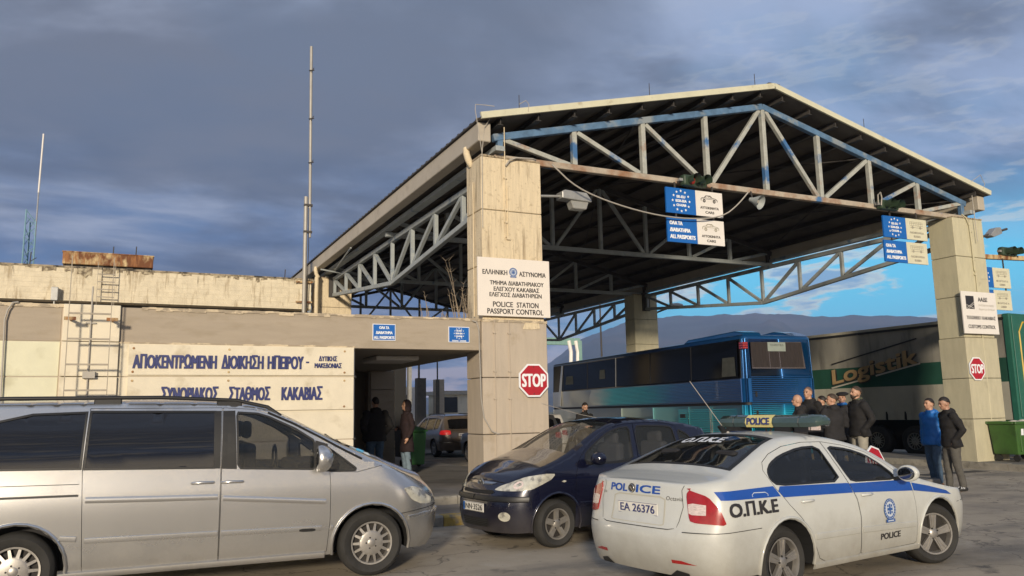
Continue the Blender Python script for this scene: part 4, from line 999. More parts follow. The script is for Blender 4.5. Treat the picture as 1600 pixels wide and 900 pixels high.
def cdt(outer, holes=(), step=.07, dens=.05):
    loops = [densify(outer, dens)]+[densify(h, dens) for h in holes]
    vs = []; es = []
    for L in loops:
        o = len(vs); n = len(L); vs += [Vector(p) for p in L]; es += [(o+i, o+(i+1) % n) for i in range(n)]
    x0 = min(p[0] for p in outer); x1 = max(p[0] for p in outer); y0 = min(p[1] for p in outer); y1 = max(p[1] for p in outer)
    bd = list(vs)
    i = x0+step/2
    while i < x1:
        j = y0+step/2
        while j < y1:
            p = (i, j)
            if inpoly(p, loops[0]) and not any(inpoly(p, h) for h in loops[1:]):
                if all((q.x-i)**2+(q.y-j)**2 > (step*.35)**2 for q in bd): vs.append(Vector(p))
            j += step
        i += step
    r = delaunay_2d_cdt(vs, es, [], 0, 1e-5); V, _, F_ = r[0], r[1], r[2]
    out = []
    for f in F_:
        c = (sum(V[k].x for k in f)/len(f), sum(V[k].y for k in f)/len(f))
        if inpoly(c, loops[0]) and not any(inpoly(c, h) for h in loops[1:]): out.append(tuple(f))
    return [(v.x, v.y) for v in V], out
def panel(b, car, outer, holes=(), side=1, off=0.0, step=.07, dens=.05, m=None, edge=0.0):
    V, F_ = cdt(outer, holes, step, dens)
    b.add([car.Q(p, side, off) for p in V], F_, m)
    if edge > 0:
        for L in [outer]:
            D = densify(L, dens); n = len(D); vs = [car.Q(p, side, off) for p in D]+[car.Q(p, side, off-edge) for p in D]
            b.add(vs, [(i, (i+1) % n, n+(i+1) % n, n+i) for i in range(n)], m)
def ribbon(b, car, pts, side, w, off=.001, m=None):
    off = max(off, .0035)
    "thin line printed or cut along a path"
    D = []
    for i in range(len(pts)-1):
        a, c = pts[i], pts[i+1]; n = max(1, int(math.hypot(a[0]-c[0], a[1]-c[1])/.06))
        D += [(a[0]+(c[0]-a[0])*k/n, a[1]+(c[1]-a[1])*k/n) for k in range(n)]
    D.append(pts[-1]); vs = []
    for i, p in enumerate(D):
        a = D[max(i-1, 0)]; c = D[min(i+1, len(D)-1)]; d = Vector((c[0]-a[0], c[1]-a[1])).normalized(); q = Vector((-d.y, d.x))*w/2
        for s in (-1, 1): vs.append(car.Q((p[0]+q.x*s, p[1]+q.y*s), side, off))
    b.add(vs, [(2*i, 2*i+1, 2*i+3, 2*i+2) for i in range(len(D)-1)], m)
def mould(b, car, pts, side, w, h, off=0, m=None):
    "raised moulding along a path"
    ribs = []
    D = []
    for i in range(len(pts)-1):
        a, c = pts[i], pts[i+1]; n = max(1, int(math.hypot(a[0]-c[0], a[1]-c[1])/.08))
        D += [(a[0]+(c[0]-a[0])*k/n, a[1]+(c[1]-a[1])*k/n) for k in range(n)]
    D.append(pts[-1]); vs = []
    for i, p in enumerate(D):
        a = D[max(i-1, 0)]; c = D[min(i+1, len(D)-1)]; d = Vector((c[0]-a[0], c[1]-a[1])).normalized(); q = Vector((-d.y, d.x))*w/2
        for k, o in ((-1, -.002), (-.75, h*.8), (0, h), (.75, h*.8), (1, -.002)): vs.append(car.Q((p[0]+q.x*k, p[1]+q.y*k), side, off+o))
    n = len(D); b.add(vs, [(5*i+j, 5*i+j+1, 5*i+j+6, 5*i+j+5) for i in range(n-1) for j in range(4)]+[(0, 1, 2, 3, 4), tuple(5*(n-1)+j for j in range(5))], m)
def arch(cx, r, z0, zc, n=14):
    "points of a wheel arch from rear to front, above z0"
    a0 = math.asin(max(-1, min(1, (z0-zc)/r))); return [(cx-r*cos(a0+(pi-2*a0)*k/n), zc+r*sin(a0+(pi-2*a0)*k/n)) for k in range(n+1)]
def top_surface(b, car, sa, sb, v0=-1, v1=1, nv=12, ns=None, off=0.0, m=None, holes=(), ss=None):
    stn = ss or [sa+(sb-sa)*k/(ns or 20) for k in range((ns or 20)+1)]
    vv = sorted(set([round(v0+(v1-v0)*k/nv, 4) for k in range(nv+1)]+[h[2] for h in holes if callable(h[2]) is False]+[h[3] for h in holes]))
    G = []
    for s in stn:
        G.append([car_top(car, s, v, off) for v in vv])
    fs = []
    n = len(vv)
    for i in range(len(stn)-1):
        for j in range(n-1):
            sm = (stn[i]+stn[i+1])/2; vm = (vv[j]+vv[j+1])/2
            if any(h[0] < sm < h[1] and h[2] < vm < h[3] for h in holes): continue
            fs.append((i*n+j, i*n+j+1, (i+1)*n+j+1, (i+1)*n+j))
    b.add([p for g in G for p in g], fs, m)
def car_top(car, s, v, off=0.0):
    e = car.P(s, car.ztop(s)); k = 1-abs(v)**2.6
    bow = car.bow(s) if hasattr(car, 'bow') else 0
    return Vector((e.x+bow*(1-v*v), e.y*v, e.z+itp(car.crown, s)*k+off))
# ------------------------------------------------------------ wheels
def wheel(parent, c, r, w, side, rim_r, style, mt, mr, steer=0.0, hub=None, m_disc=None):
    "c hub centre at the outer face; side -1: outer face looks to -y"
    t = thing('wheel', None, None, c, steer); t.parent = parent
    f = side
    b = MB(); y = lambda k: -f*w*(1-k)      # 1 outer, 0 inner
    pr = [(rim_r, -.06*w), (rim_r+.012, .0), (r*.86, .018), (r*.95, -.008), (r*.985, -.03), (r, -.055), (r, -w+.055), (r*.985, -w+.03), (r*.93, -w), (rim_r, -w)]
    b.lathe([(a, f*h) for a, h in pr], 40, (0, 0, 0), 'y'); b.build('tyre', mt, t, smooth=40, world=False)
    b = MB()
    b.lathe([(rim_r+.004, f*.006), (rim_r-.012, f*.004), (rim_r-.02, -f*.02), (rim_r-.03, -f*w*.7)], 36, (0, 0, 0), 'y')
    def spoke(a, hw0, hw1, r0, r1, y0, y1, th=.012):
        ca, sa = cos(a), sin(a); P = []
        for rr, hw, yy in ((r0, hw0, y0), (r1, hw1, y1)):
            for q in (-1, 1):
                for dy in (0, -th): P.append((rr*ca-q*hw*sa, f*(yy+dy), rr*sa+q*hw*ca))
        b.add(P, [(0, 2, 6, 4), (1, 5, 7, 3), (0, 4, 5, 1), (2, 3, 7, 6), (0, 1, 3, 2), (4, 6, 7, 5)])
    ri = rim_r-.016
    if style == 'five':
        for k in range(5):
            a = 2*pi*k/5+.3
            spoke(a-.02, .030, .044, .045, ri, -.012, -.006, .03)
            spoke(a+.09, .006, .008, .05, ri, -.004, .0, .02); spoke(a-.13, .006, .008, .05, ri, -.004, .0, .02)
    elif style == 'triple':
        for k in range(5):
            a = 2*pi*k/5+.31
            for q in (-1, 0, 1): spoke(a+q*.12, .010, .010, .04, ri, -.008, -.002, .02)
            spoke(a, .035, .035, .04, ri*.97, -.022, -.016, .02)
    else:
        for k in range(14):
            a = 2*pi*k/14; spoke(a, .016, .011, .10, ri, -.004, -.016, .02)
        b.lathe([(.0, -f*.004), (.10, f*.0), (.122, -f*.008), (.13, -f*.02)], 28, (0, 0, 0), 'y')
    b.lathe([(0, f*.004), (.03, f*.004), (.045, -f*.004), (.06, -f*.014), (.06, -f*.05)], 24, (0, 0, 0), 'y')
    b.build('rim', mr, t, smooth=35, world=False)
    b = MB()
    for k in range(5 if style != 'triple' else 4):
        a = 2*pi*k/(5 if style != 'triple' else 4)+.6; rr = .055; b.lathe([(0, f*.0), (.009, f*.0), (.010, -f*.014)], 8, (rr*cos(a), f*.0, rr*sin(a)), 'y')
    b.build('wheel_nut', m_black, t, world=False)
    b = MB(); b.lathe([(0, -f*.045), (rim_r-.02, -f*.05)], 28, (0, 0, 0), 'y'); b.build('brake_disc', m_disc or MATS['brake_dark'], t, world=False)
    return t
mat('brake_dark', (.03, .027, .025), .7, metal=.3, vary=.2)
m_tyre = mat('tyre_rubber', (.028, .027, .025), .85, vary=.2, scale=8, bump=.1)
m_alloy = mat('alloy_grey', (.38, .36, .33), .4, metal=.7, vary=.15, scale=10)
m_alloyd = mat('dusty_alloy', (.30, .28, .25), .45, metal=.55, vary=.2, scale=9)
m_arch = mat('wheel_arch_liner', (.008, .008, .008), .9, vary=0)
m_trim = mat('black_trim', (.015, .015, .015), .45, vary=.1)
m_int = mat('dark_interior', (.018, .017, .018), .8, vary=.2)
m_wpaint = mat('police_white_paint', (.57, .58, .545), .32, vary=.03, scale=1.4, coat=.6, col2=(.47, .43, .33), f2=(.62, .85), scale2=1.1)
m_wdirt = m_wpaint
m_silver = mat('silver_metallic_paint', (.66, .65, .625), .27, metal=.88, vary=.05, scale=1.2, coat=.7, col2=(.36, .34, .30), f2=(.62, .85), scale2=.9)
m_navyp = mat('navy_metallic_paint', (.006, .007, .022), .25, metal=.2, vary=.15, scale=1.4, coat=1.0)
m_carglass = glass_mat('tinted_car_glass', (.012, .014, .015), .03, .32, .8)
m_carglass2 = glass_mat('clear_car_glass', (.05, .055, .055), .03, .62, .9)
m_privacy = glass_mat('privacy_glass', (.008, .008, .009), .02, 0.0, 1.0)
m_lampglass = mat('headlamp_glass', (.62, .60, .50), .12, vary=.25, scale=9, coat=1.0, metal=.25, col2=(.25, .24, .21), f2=(.5, .62), scale2=12)
m_tailr = mat('tail_lamp_red', (.33, .012, .012), .15, vary=.15, scale=20, coat=1.0)
m_tailw = mat('tail_lamp_clear', (.62, .52, .48), .2, vary=.3, scale=30, coat=1.0, stretch=(1, 1, 6))
m_chrome = mat('chrome', (.75, .74, .70), .12, metal=1.0, vary=0)
m_bluestr = mat('police_blue_stripe', (.012, .075, .36), .3, vary=.03, coat=.5)
m_plate = mat('plate_white', (.70, .68, .62), .4, vary=.05, scale=8)
clean_paint = {m_.name: m_.copy() for m_ in (m_wpaint, m_silver, m_navyp)}
grime(m_wpaint, .18, .75, (.20, .175, .13), .75)
grime(m_silver, .15, .55, (.22, .20, .17), .6)
grime(m_navyp, .12, .50, (.07, .06, .05), .6)
def car_common(car, root, paint, zb, arches, windows, doors, top, side_holes=(), liner_w=.32, both_win=True, glass=None, front_part=None, roof_holes=(), trunk=None, body_extra=None, seal=True, z_floor=.2, glass_door=None, topseg=None, open_side=True):
    "windows: list of (polygon, kind door index or None); doors: polygons"
    glass = glass or m_carglass
    # lower edge with arches
    low = []
    s = car.s0
    pts = [(car.s0, zb(car.s0))]
    for (cx, r, zc) in arches:
        A = [car.S(*p) for p in arch(cx, r, zb(cx-r), zc)]; pts += A
    pts += [(car.s1, zb(car.s1))]
    tt = []
    for a_, c_ in zip(top, top[1:]):
        k_ = max(1, int(math.ceil((c_-a_)/.045))); tt += [a_+(c_-a_)*q/k_ for q in range(k_)]
    top = tt+[top[-1]]
    a0 = pts[1][0]; lowp = [pts[0]]+[(car.s0+(a0-car.s0)*k/6, zb(car.s0+(a0-car.s0)*k/6)) for k in range(1, 6)]+pts[1:-1]
    e = pts[-2][0]; lowp += [(e+(car.s1-e)*k/6, zb(e+(car.s1-e)*k/6)) for k in range(1, 6)]+[pts[-1]]
    topp = [(s_, car.ztop(s_)) for s_ in top]
    outer = lowp+topp[::-1]
    holes = [inset(d, -.0035) for d in doors]+[w for w, k in windows if k is None]+list(side_holes)
    if trunk: pass
    b = MB()
    for sd in (1, -1): panel(b, car, outer, holes, sd, 0, .05, .045)
    top_surface(b, car, 0, 0, ss=top, nv=14, holes=roof_holes)
    body = b.build('body', paint, root, smooth=38, world=False, fix=False)
    wd = body.modifiers.new('weld', 'WELD'); wd.merge_threshold = .002
    fix_normals_out(body)
    # arch liners and lips
    for (cx, r, zc) in arches:
        for sd in (1, -1):
            b = MB(); A = arch(cx, r+.005, zb(cx-r), zc, 16); vs = []
            for p in A:
                q = car.Q(car.S(*p), sd); vs += [q, Vector((q.x, q.y-sd*liner_w, q.z)), ]
            n = len(A); b.add(vs, [(2*i, 2*i+1, 2*i+3, 2*i+2) for i in range(n-1)]); c0 = [vs[2*i+1] for i in range(n)]
            b.add(c0, [tuple(range(n))]); b.build('wheel_arch_liner', m_arch, root, world=False)
            b = MB(); L = [car.Q(car.S(cx+(p[0]-cx)*1.03, zc+(p[1]-zc)*1.03), sd, .004) for p in A]; b.tube(L, .016, 6); b.build('arch_lip', paint, root, smooth=60, world=False)
    # doors
    dobj = {}
    for di, d in enumerate(doors):
        for sd in (1, -1):
            wh = [w for w, k in windows if k == di]
            b = MB(); panel(b, car, inset(d, .0015), wh, sd, .0005, .075, .05)
            o = b.build('door', paint, root, smooth=38, world=False, fix=False); fix_normals_out(o); dobj[(di, sd)] = o
    for w, k in windows:
        for sd in (1, -1):
            par = root if k is None else dobj[(k, sd)]
            b = MB(); panel(b, car, inset(w, -.004), (), sd, -.010, .12, .06); o = b.build('window_glass', glass, par, smooth=60, world=False, fix=False)
            if seal:
                b = MB(); panel(b, car, inset(w, -.008), [inset(w, .012)], sd, .0016, .5, .06); b.build('window_seal', m_trim, par, world=False, fix=False)
    # dark cabin floor/inner box so nothing shows through
    return body, dobj
def fix_normals_out(o):
    me = o.data; bm = bmesh.new(); bm.from_mesh(me); xs_ = [v.co.x for v in bm.verts]; xm_ = (min(xs_)+max(xs_))/2
    for f in bm.faces:
        c = f.calc_center_median(); n = f.normal
        ref = Vector((0, c.y, 0)) if abs(n.y) > .35 else (Vector((0, 0, 1)) if abs(n.z) > .5 else Vector((c.x-xm_, 0, 0)))
        if n.dot(ref) < 0: f.normal_flip()
    bm.to_mesh(me); bm.free()
def interior(root, x0, x1, w, zfloor, zbelt, seats, zs=1.1, x_dash=None, col=None):
    b = MB(); b.box((x0, -w, zfloor), (x1, w, zbelt-.12)); b.build('cabin_floor', m_int, root, world=False)
    for x, y in seats:
        b = MB(); b.cbox((x, y, zbelt-.02), (.13, .46, .50)); b.cbox((x-.02, y, zs+.1), (.09, .26, .18)); b.cbox((x+.28, y, zbelt-.2), (.5, .46, .12)); b.build('seat', col or m_int, root, bevel=.04, world=False)
    if x_dash:
        b = MB(); b.cbox((x_dash, 0, zbelt-.06), (.45, w*1.9, .16)); b.build('dashboard', m_int, root, bevel=.04, world=False)
        b = MB(); P = [(x_dash-.33, .36+.17*cos(a*pi/8), zbelt+.0+.17*sin(a*pi/8)) for a in range(16)]; b.tube(P, .015, 6, closed=True); b.build('steering_wheel', m_trim, root, world=False)
def mirror(root, car, s, z, side, size, paint, fwd=1, y_out=.07):
    q = car.Q((s, z), side); L, Hh, D = size; paint = clean_paint.get(paint.name, paint)
    t = thing('wing_mirror', None, None, (q.x, q.y+side*(y_out+L/2), z+.03)); t.parent = root
    b = MB(); b.ball((0, 0, 0), (D*.62, L*.56, Hh*.56), 14, 10)
    b.v = [(v[0] if v[0] > -D*.2 else -D*.2, v[1], v[2]) for v in b.v]; b.build('shell', paint, t, smooth=60, world=False)
    b = MB(); b.ball((-D*.21, 0, 0), (.008, L*.45, Hh*.44), 12, 8); b.build('mirror_glass', MATS.get('mirror_silver') or mat('mirror_silver', (.22, .23, .25), .08, metal=1.0, vary=0), t, smooth=60, world=False)
    b = MB(); b.bar((0, -side*L*.3, -Hh*.3), (.02, -side*(L/2+y_out), -Hh*.45), .06, .04); b.build('mirror_arm', m_trim, t, world=False, bevel=.01)
def handle(par, car, s, z, side, w, m, root):
    b = MB(); q = lambda ds, dz, o: car.Q((s+ds, z+dz), side, o)
    b.tube([q(-w/2, 0, .002), q(-w/2+.015, 0, .028), q(0, .002, .036), q(w/2-.015, 0, .028), q(w/2, 0, .002)], .013, 8); b.build('handle', m, par, smooth=60, world=False)
    b = MB(); V = [q(.05*cos(a), .032*sin(a), .0012) for a in [2*pi*k/16 for k in range(16)]]; b.add(V, [tuple(range(16))]); b.build('handle_recess', m if m is not m_wpaint else m_wdirt, par, world=False, fix=False)
def text_on(b, car, body, s0, s1, z, h, side, bold=.0, off=.003, rear=False, slope=0.0, m=None, italic=0.0, front=False):
    "lettering wrapped on the body between s0 and s1 (left and right ends as read)"
    w = abs(s1-s0); vs, fs, n = text_geo(body, w, h, bold); sc = (s0+s1)/2; d = 1 if s1 > s0 else -1; out = []
    for i, (u, v) in enumerate(vs):
        uu = u+italic*v; s = sc+d*uu; zz = z+v+slope*uu
        if rear:      # y coordinate on the rear face; s0, s1 are y values
            y = s; sd = 1 if y >= 0 else -1; p = (car.F(abs(y), zz) if front else car.R(abs(y), zz)); out.append(car.Q(p, sd, off+.0003*(i//n)))
        else: out.append(car.Q((s, zz), side, off+.0003*(i//n)))
    b.add(out, fs, m)
def box_plate(root, c, w, h, yaw_deg, body, label=None, tilt=0, eu=False):
    t = thing('number_plate', None, None, c, radians(yaw_deg)); t.parent = root; t.rotation_euler = (0, radians(tilt), radians(yaw_deg))
    b = MB(); b.box((-.006, -w/2, -h/2), (0, w/2, h/2)); b.build('plate', m_plate, t, world=False, bevel=.003)
    b = MB(); b.box((-.0005, -w/2+.004, h/2-.008), (.001, w/2-.004, h/2-.004)); b.box((-.0005, -w/2+.004, -h/2+.004), (.001, w/2-.004, -h/2+.008))
    put_text(b, body, (.0, 0, 0), (0, 1, 0), Z_, w*.86, h*.62, .0028, lift=.002); b.build('plate_lettering', m_navy if not eu else m_ink, t, world=False, fix=False)
    if eu:
        b = MB(); b.box((-.0005, -w/2+.004, -h/2+.006), (.0012, -w/2+.04, h/2-.006)); b.build('blue_band', m_blue, t, world=False)
# ============================================================ police saloon
def police_car():
    C = Car(-.66, 2.90, [(.2, -.94), (.30, -1.0), (.45, -1.06), (.60, -1.075), (.655, -1.07), (.68, -1.03), (.9, -.985), (1.0, -.965), (1.06, -.95), (1.3, -.95)],
            [(.2, 3.32), (.35, 3.41), (.5, 3.43), (.62, 3.42), (.70, 3.37), (.78, 3.25), (.9, 3.05)],
            [(.18, .80), (.30, .845), (.45, .865), (.6, .88), (.8, .882), (.90, .87), (.97, .852), (1.03, .82), (1.1, .79), (1.25, .71), (1.38, .625), (1.46, .58)],
            None, .60, .52, .01, .07, [(-1.7, .01), (-.75, .025), (-.48, .05), (.3, .055), (.9, .06), (1.45, .055), (1.95, .045), (2.4, .045), (3.2, .03), (3.6, .02)])
    C.zt = [(C.s0, 1.045), (-1.1, 1.05), (-.9, 1.065), (-.64, 1.09), (-.5, 1.135), (-.3, 1.205), (-.1, 1.278), (.1, 1.345), (.28, 1.388), (.40, 1.402), (.55, 1.408), (.9, 1.40), (1.2, 1.36), (1.45, 1.30), (1.65, 1.215), (1.85, 1.10), (2.0, 1.015), (2.2, .945), (2.4, .895), (2.6, .852), (2.9, .795), (3.1, .765), (3.35, .74), (3.6, .73), (4.0, .725)]
    C.bow = lambda s: (-.10 if s < -.3 and s > -1.2 else 0)*0 + (.13*min(1, max(0, (s-1.2)/.6)) if 1.2 < s < 2.3 else 0)*0
    top = [C.s0+k*.1 for k in range(10)]+[-.62, -.55, -.50, -.42, -.34, -.26, -.18, -.10, -.02, .06, .14, .22, .30, .42, .56, .7, .85, 1.0, 1.12, 1.22, 1.32, 1.42, 1.52, 1.62, 1.72, 1.82, 1.92, 2.0, 2.1, 2.25, 2.45, 2.65, 2.85, 2.95, 3.05, 3.15, 3.25, 3.35, 3.45, 3.6, 3.75, 3.9]
    top = sorted(set([round(t, 3) for t in top if C.s0 <= t <= C.s1]+[C.s0, C.s1]))
    zb = lambda s: .24 if 0 < s < 2.4 else .27
    root = thing('police_car', 'white police saloon with blue stripe, roof light bar and Ο.Π.Κ.Ε lettering, rear to camera', 'car', (5.12, 6.33, 0), radians(9.2)); root.scale = (.965,)*3
    rdoor = [(-.17, 1.14), (-.13, 1.21), (.01, 1.275), (.26, 1.335), (.59, 1.362), (.885, 1.357), (.93, 1.17), (1.0, .95), (1.08, .80), (1.12, .64), (1.13, .29), (1.10, .275), (.56, .275), (.47, .31), (.42, .40), (.35, .54), (.20, .70), (.04, .83), (-.10, .98)]
    fdoor = [(.895, 1.357), (1.22, 1.31), (1.52, 1.235), (1.72, 1.13), (1.90, 1.01), (2.06, .92), (2.12, .70), (2.145, .48), (2.14, .29), (2.10, .275), (1.16, .275), (1.14, .29), (1.13, .64), (1.09, .80), (1.01, .95), (.94, 1.17)]
    rw = rnd([(-.12, 1.13), (-.03, 1.195), (.15, 1.255), (.5, 1.315), (.80, 1.318), (.84, 1.17), (.90, .985), (.4, .995), (-.06, 1.005), (-.13, 1.06)], .22, 1)
    fw = rnd([(.95, 1.312), (1.27, 1.272), (1.50, 1.205), (1.66, 1.115), (1.82, 1.0), (1.80, .95), (1.4, .962), (1.06, .972), (1.02, 1.05), (.97, 1.2)], .2, 1)
    windows = [(rw, 0), (fw, 1)]
    gh = [(-.62+.04, .30, -.86, .86)]
    holes = [(-.50, .30, -.857, .857), (1.12, 1.92, -.857, .857)]
    body, dd = car_common(C, root, m_wpaint, zb, [(0, .375, .33), (2.578, .375, .33)], windows, [rdoor, fdoor], top, roof_holes=holes)
    b = MB(); top_surface(b, C, -.50, .30, -.87, .87, 10, 14, -.004); b.build('rear_window', m_carglass, root, smooth=60, world=False)
    b = MB(); top_surface(b, C, 1.12, 1.92, -.87, .87, 10, 14, -.004); b.build('windscreen', m_carglass2, root, smooth=60, world=False)
    # black ceramic edge of the rear glass
    b = MB(); top_surface(b, C, -.50, -.46, -.87, .87, 10, 2, .0); top_surface(b, C, .24, .305, -.87, .87, 10, 2, .001)
    for s in (-1, 1): top_surface(b, C, -.50, .30, s*.80 if s < 0 else .80, s*.87 if s < 0 else .87, 1, 14, .001) if s > 0 else top_surface(b, C, -.50, .30, -.87, -.80, 1, 14, .001)
    b.build('rear_window_edge', m_trim, root, world=False)
    interior(root, -.6, 2.0, .60, .25, .98, [(.75, .36), (.75, -.36), (-.15, .36), (-.15, -.36)], 1.12, 1.75)
    for sd in (-1, 1):
        handle(dd[(0, sd)], C, .29, .845, sd, .16, m_wpaint, root); handle(dd[(1, sd)], C, 1.24, .835, sd, .16, m_wpaint, root)
        for di, (a, c) in enumerate((((.40, .515), (1.09, .505)), ((1.15, .505), (2.12, .475)))):
            b = MB(); mould(b, C, [a, c], sd, .065, .014); b.build('side_moulding', m_wpaint, dd[(di, sd)], world=False, smooth=50)
        # blue stripe, cut at the door gaps
        for nm, A, par in (('blue_stripe', [(-.93, .995), (-.86, .925), (-.3, .915), (-.07, .912), (-.13, 1.003), (-.5, 1.0)], root), ('blue_stripe', [(-.085, .955), (-.03, .90), (1.03, .868), (1.0, .955), (.97, .962), (-.04, .995)], dd[(0, sd)]),
                           ('blue_stripe', [(1.04, .868), (2.09, .815), (2.07, .90), (2.03, .925), (1.85, .935), (1.01, .955)], dd[(1, sd)]), ('blue_stripe', [(2.105, .815), (2.45, .775), (2.85, .725), (2.75, .775), (2.4, .845), (2.09, .897)], root)):
            b = MB(); panel(b, C, A, (), sd, .0035, .08, .05); b.build(nm, m_bluestr, par, world=False, fix=False)
        b = MB(); text_on(b, C, 'Ο.Π.Κ.Ε', *(((-.76, -.14)) if sd < 0 else ((-.14, -.76))), .842, .115, sd, .008, .0055); b.build('black_lettering', m_ink, root, world=False, fix=False)
        b = MB(); text_on(b, C, 'POLICE', *((1.47, 1.82) if sd < 0 else (1.82, 1.47)), .405, .058, sd, .004, .003); b.build('door_lettering', m_ink, dd[(1, sd)], world=False, fix=False)
        q = C.Q((1.62, .665), sd, .006); b = MB(); crest(b, q, .105, (1 if sd < 0 else -1, 0, 0), (0, -sd*.0-.0, 1), 0, 1, .002); b.build('door_emblem', [m_crestb, m_crestw], dd[(1, sd)], world=False, fix=False)
        # fuel flap outline
        if sd < 0:
            b = MB(); ribbon(b, C, [(-.44, .84), (-.45, .95), (-.42, .965), (-.27, .96), (-.24, .945), (-.25, .84)], sd, .007, .005); b.build('fuel_flap_gap', m_crestw, root, world=False, fix=False)
        # tail lamps: wrap round the corner
        T = [C.S(-.86, .73), C.S(-.89, .85), C.S(-.915, .96), C.S(-.945, 1.02), C.R(.60, 1.005), C.R(.52, .99), C.R(.555, .86), C.R(.585, .745)]
        T = [C.S(-.80, .72), C.S(-.83, .84), C.S(-.875, .955), C.S(-.93, 1.015), (C.xr0-C.LC-.02, 1.02), C.R(.55, .97), C.R(.60, .75), (C.xr0-C.LC+.05, .735)]
        lt = thing('tail_lamp', None, None, (0, 0, 0)); lt.parent = root
        b = MB(); panel(b, C, rnd(T, .12, 1), (), sd, .010, .05, .04, edge=.02); b.build('red_lens', m_tailr, lt, world=False, fix=False, smooth=50)
        Wp = [(C.xr0-C.LC*.72, .80), (C.xr0-C.LC*.72, .885), (C.xr0-C.LC+.02, .895), C.R(.575, .885), C.R(.59, .81), (C.xr0-C.LC+.02, .80)]
        b = MB(); panel(b, C, Wp, (), sd, .0125, .05, .04); b.build('clear_lens', m_tailw, lt, world=False, fix=False)
        # bumper seam and reflector
        b = MB(); ribbon(b, C, [C.S(-.375, .665), C.S(-.7, .662), C.S(-.88, .655), (C.xr0-C.LC, .655), C.R(.55, .655)], sd, .006, .0008)
        ribbon(b, C, [C.S(2.95, .64), C.S(3.1, .65), C.S(3.3, .655)], sd, .006, .0008); b.build('bumper_seam', m_trim, root, world=False, fix=False)
        b = MB(); panel(b, C, [C.S(-.96, .385), C.S(-1.0, .405), (C.xr0-C.LC-.1, .415), C.R(.42, .415), C.R(.42, .385)], (), sd, .003, .05, .05); b.build('reflector', m_tailr, root, world=False, fix=False)
        b = MB(); panel(b, C, [(C.xr0-C.LC-.05, .272), (C.xr0-C.LC-.05, .31), C.R(.45, .33), C.R(.36, .275)], (), sd, .008, .05, .05); b.build('bumper_insert', m_trim, root, world=False, fix=False)
        b = MB(); panel(b, C, [C.S(3.15, .62), C.S(3.08, .735), C.S(3.2, .72), (C.xf0+C.LC, .70), C.F(.35, .69), C.F(.38, .64), (C.xf0+C.LC, .63)], (), sd, .004, .06, .05); b.build('headlight', m_lampglass, root, world=False, fix=False)
        mirror(root, C, 1.80, .985, sd, (.20, .15, .17), m_wpaint)
        b = MB(); mould(b, C, [(.40, .245), (1.2, .245), (2.2, .24)], sd, .06, .02); b.build('sill', m_wpaint, root, world=False, smooth=50)
    # boot lid gap lines
    b = MB()
    for sd in (-1, 1):
        ribbon(b, C, [C.R(0, .665), C.R(.40, .665), C.R(.48, .68), C.R(.50, .74), C.R(.53, .86), C.R(.50, 1.0), C.R(.52, 1.04)], sd, .006, .0008)
    b.build('boot_lid_gap', m_trim, root, world=False, fix=False)
    b = MB()
    for sd in (-1, 1):
        ribbon(b, C, [C.R(0, .93), C.R(.27, .93), C.R(.33, .91), C.R(.34, .70), C.R(.30, .69), C.R(0, .69)], sd, .012, .0006)
    b.build('recess_shade_outline', mat('recess_shade_line', (.47, .45, .37), .6, vary=0), root, world=False, fix=False)  # flat line round the plate, recess shade put into its colour
    b = MB(); text_on(b, C, 'POL', .40, .165, .985, .066, 1, .005, .0035, rear=True); text_on(b, C, 'ICE', .04, -.26, .985, .066, 1, .005, .0035, rear=True); b.build('boot_lettering', m_bluestr, root, world=False, fix=False)
    b = MB(); text_on(b, C, 'Octavia', -.34, -.52, .925, .034, 1, .0, .0035, rear=True); b.build('model_lettering', m_steeldark, root, world=False, fix=False)
    b = MB(); text_on(b, C, 'TDI', .52, .47, .93, .02, 1, .0, .0035, rear=True); b.build('engine_lettering', m_steeldark, root, world=False, fix=False)
    q = C.P(*C.R(.0, .985)); b = MB(); b.lathe([(0, -.012), (.03, -.011), (.042, -.006), (.045, 0)], 20, (q.x-.002, .10, .985), 'x')
    b.build('round_badge', m_steeldark, root, world=False, smooth=50)
    b = MB(); P_ = [(q.x-.014, .10+.034*cos(a), .985+.034*sin(a)) for a in [2*pi*k/16 for k in range(16)]]; b.tube(P_, .004, 5, closed=True); b.bar((q.x-.015, .085, .97), (q.x-.015, .115, 1.0), .004, .01); b.build('badge_ring', m_chrome, root, world=False)
    pc = C.P(*C.R(.04, .815)); pt = box_plate(root, (pc.x-.006, .0, .815), .52, .112, 180, 'EA 26376', tilt=0)
    # roof equipment
    lb = thing('light_bar', None, None, (1.0, 0, 1.50)); lb.parent = root
    b = MB(); n = 26
    prof = [(-.11, .0), (-.135, .045), (-.12, .09), (-.06, .125), (.06, .125), (.12, .09), (.135, .045), (.11, .0)]
    vs = []; ys_ = [-.66, -.655, -.62, -.50, .50, .62, .655, .66]; sc_ = [.25, .6, .9, 1, 1, .9, .6, .25]
    for y_, k in zip(ys_, sc_):
        for px, pz in prof: vs.append((px*k, y_, .062+(pz-.062)*k))
    m_ = len(prof); b.add(vs, [(i*m_+j, i*m_+(j+1) % m_, (i+1)*m_+(j+1) % m_, (i+1)*m_+j) for i in range(len(ys_)-1) for j in range(m_)]+[tuple(range(m_)), tuple((len(ys_)-1)*m_+j for j in range(m_))])
    b.build('lens_housing', mat('light_bar_lens', (.045, .075, .068), .18, vary=.15, scale=6, coat=.8), lb, world=False, smooth=40)
    for y_ in (-.42, .42): b = MB(); b.tube([(px*1.01, y_, .062+(pz-.062)*1.01) for px, pz in prof], .004, 4, closed=True); b.build('housing_seam', m_trim, lb, world=False)
    b = MB(); vs = []
    for y_ in (-.10, .25):
        for px, pz in prof[0:4]: vs.append((px*1.03-.001, y_, .062+(pz-.062)*1.03))
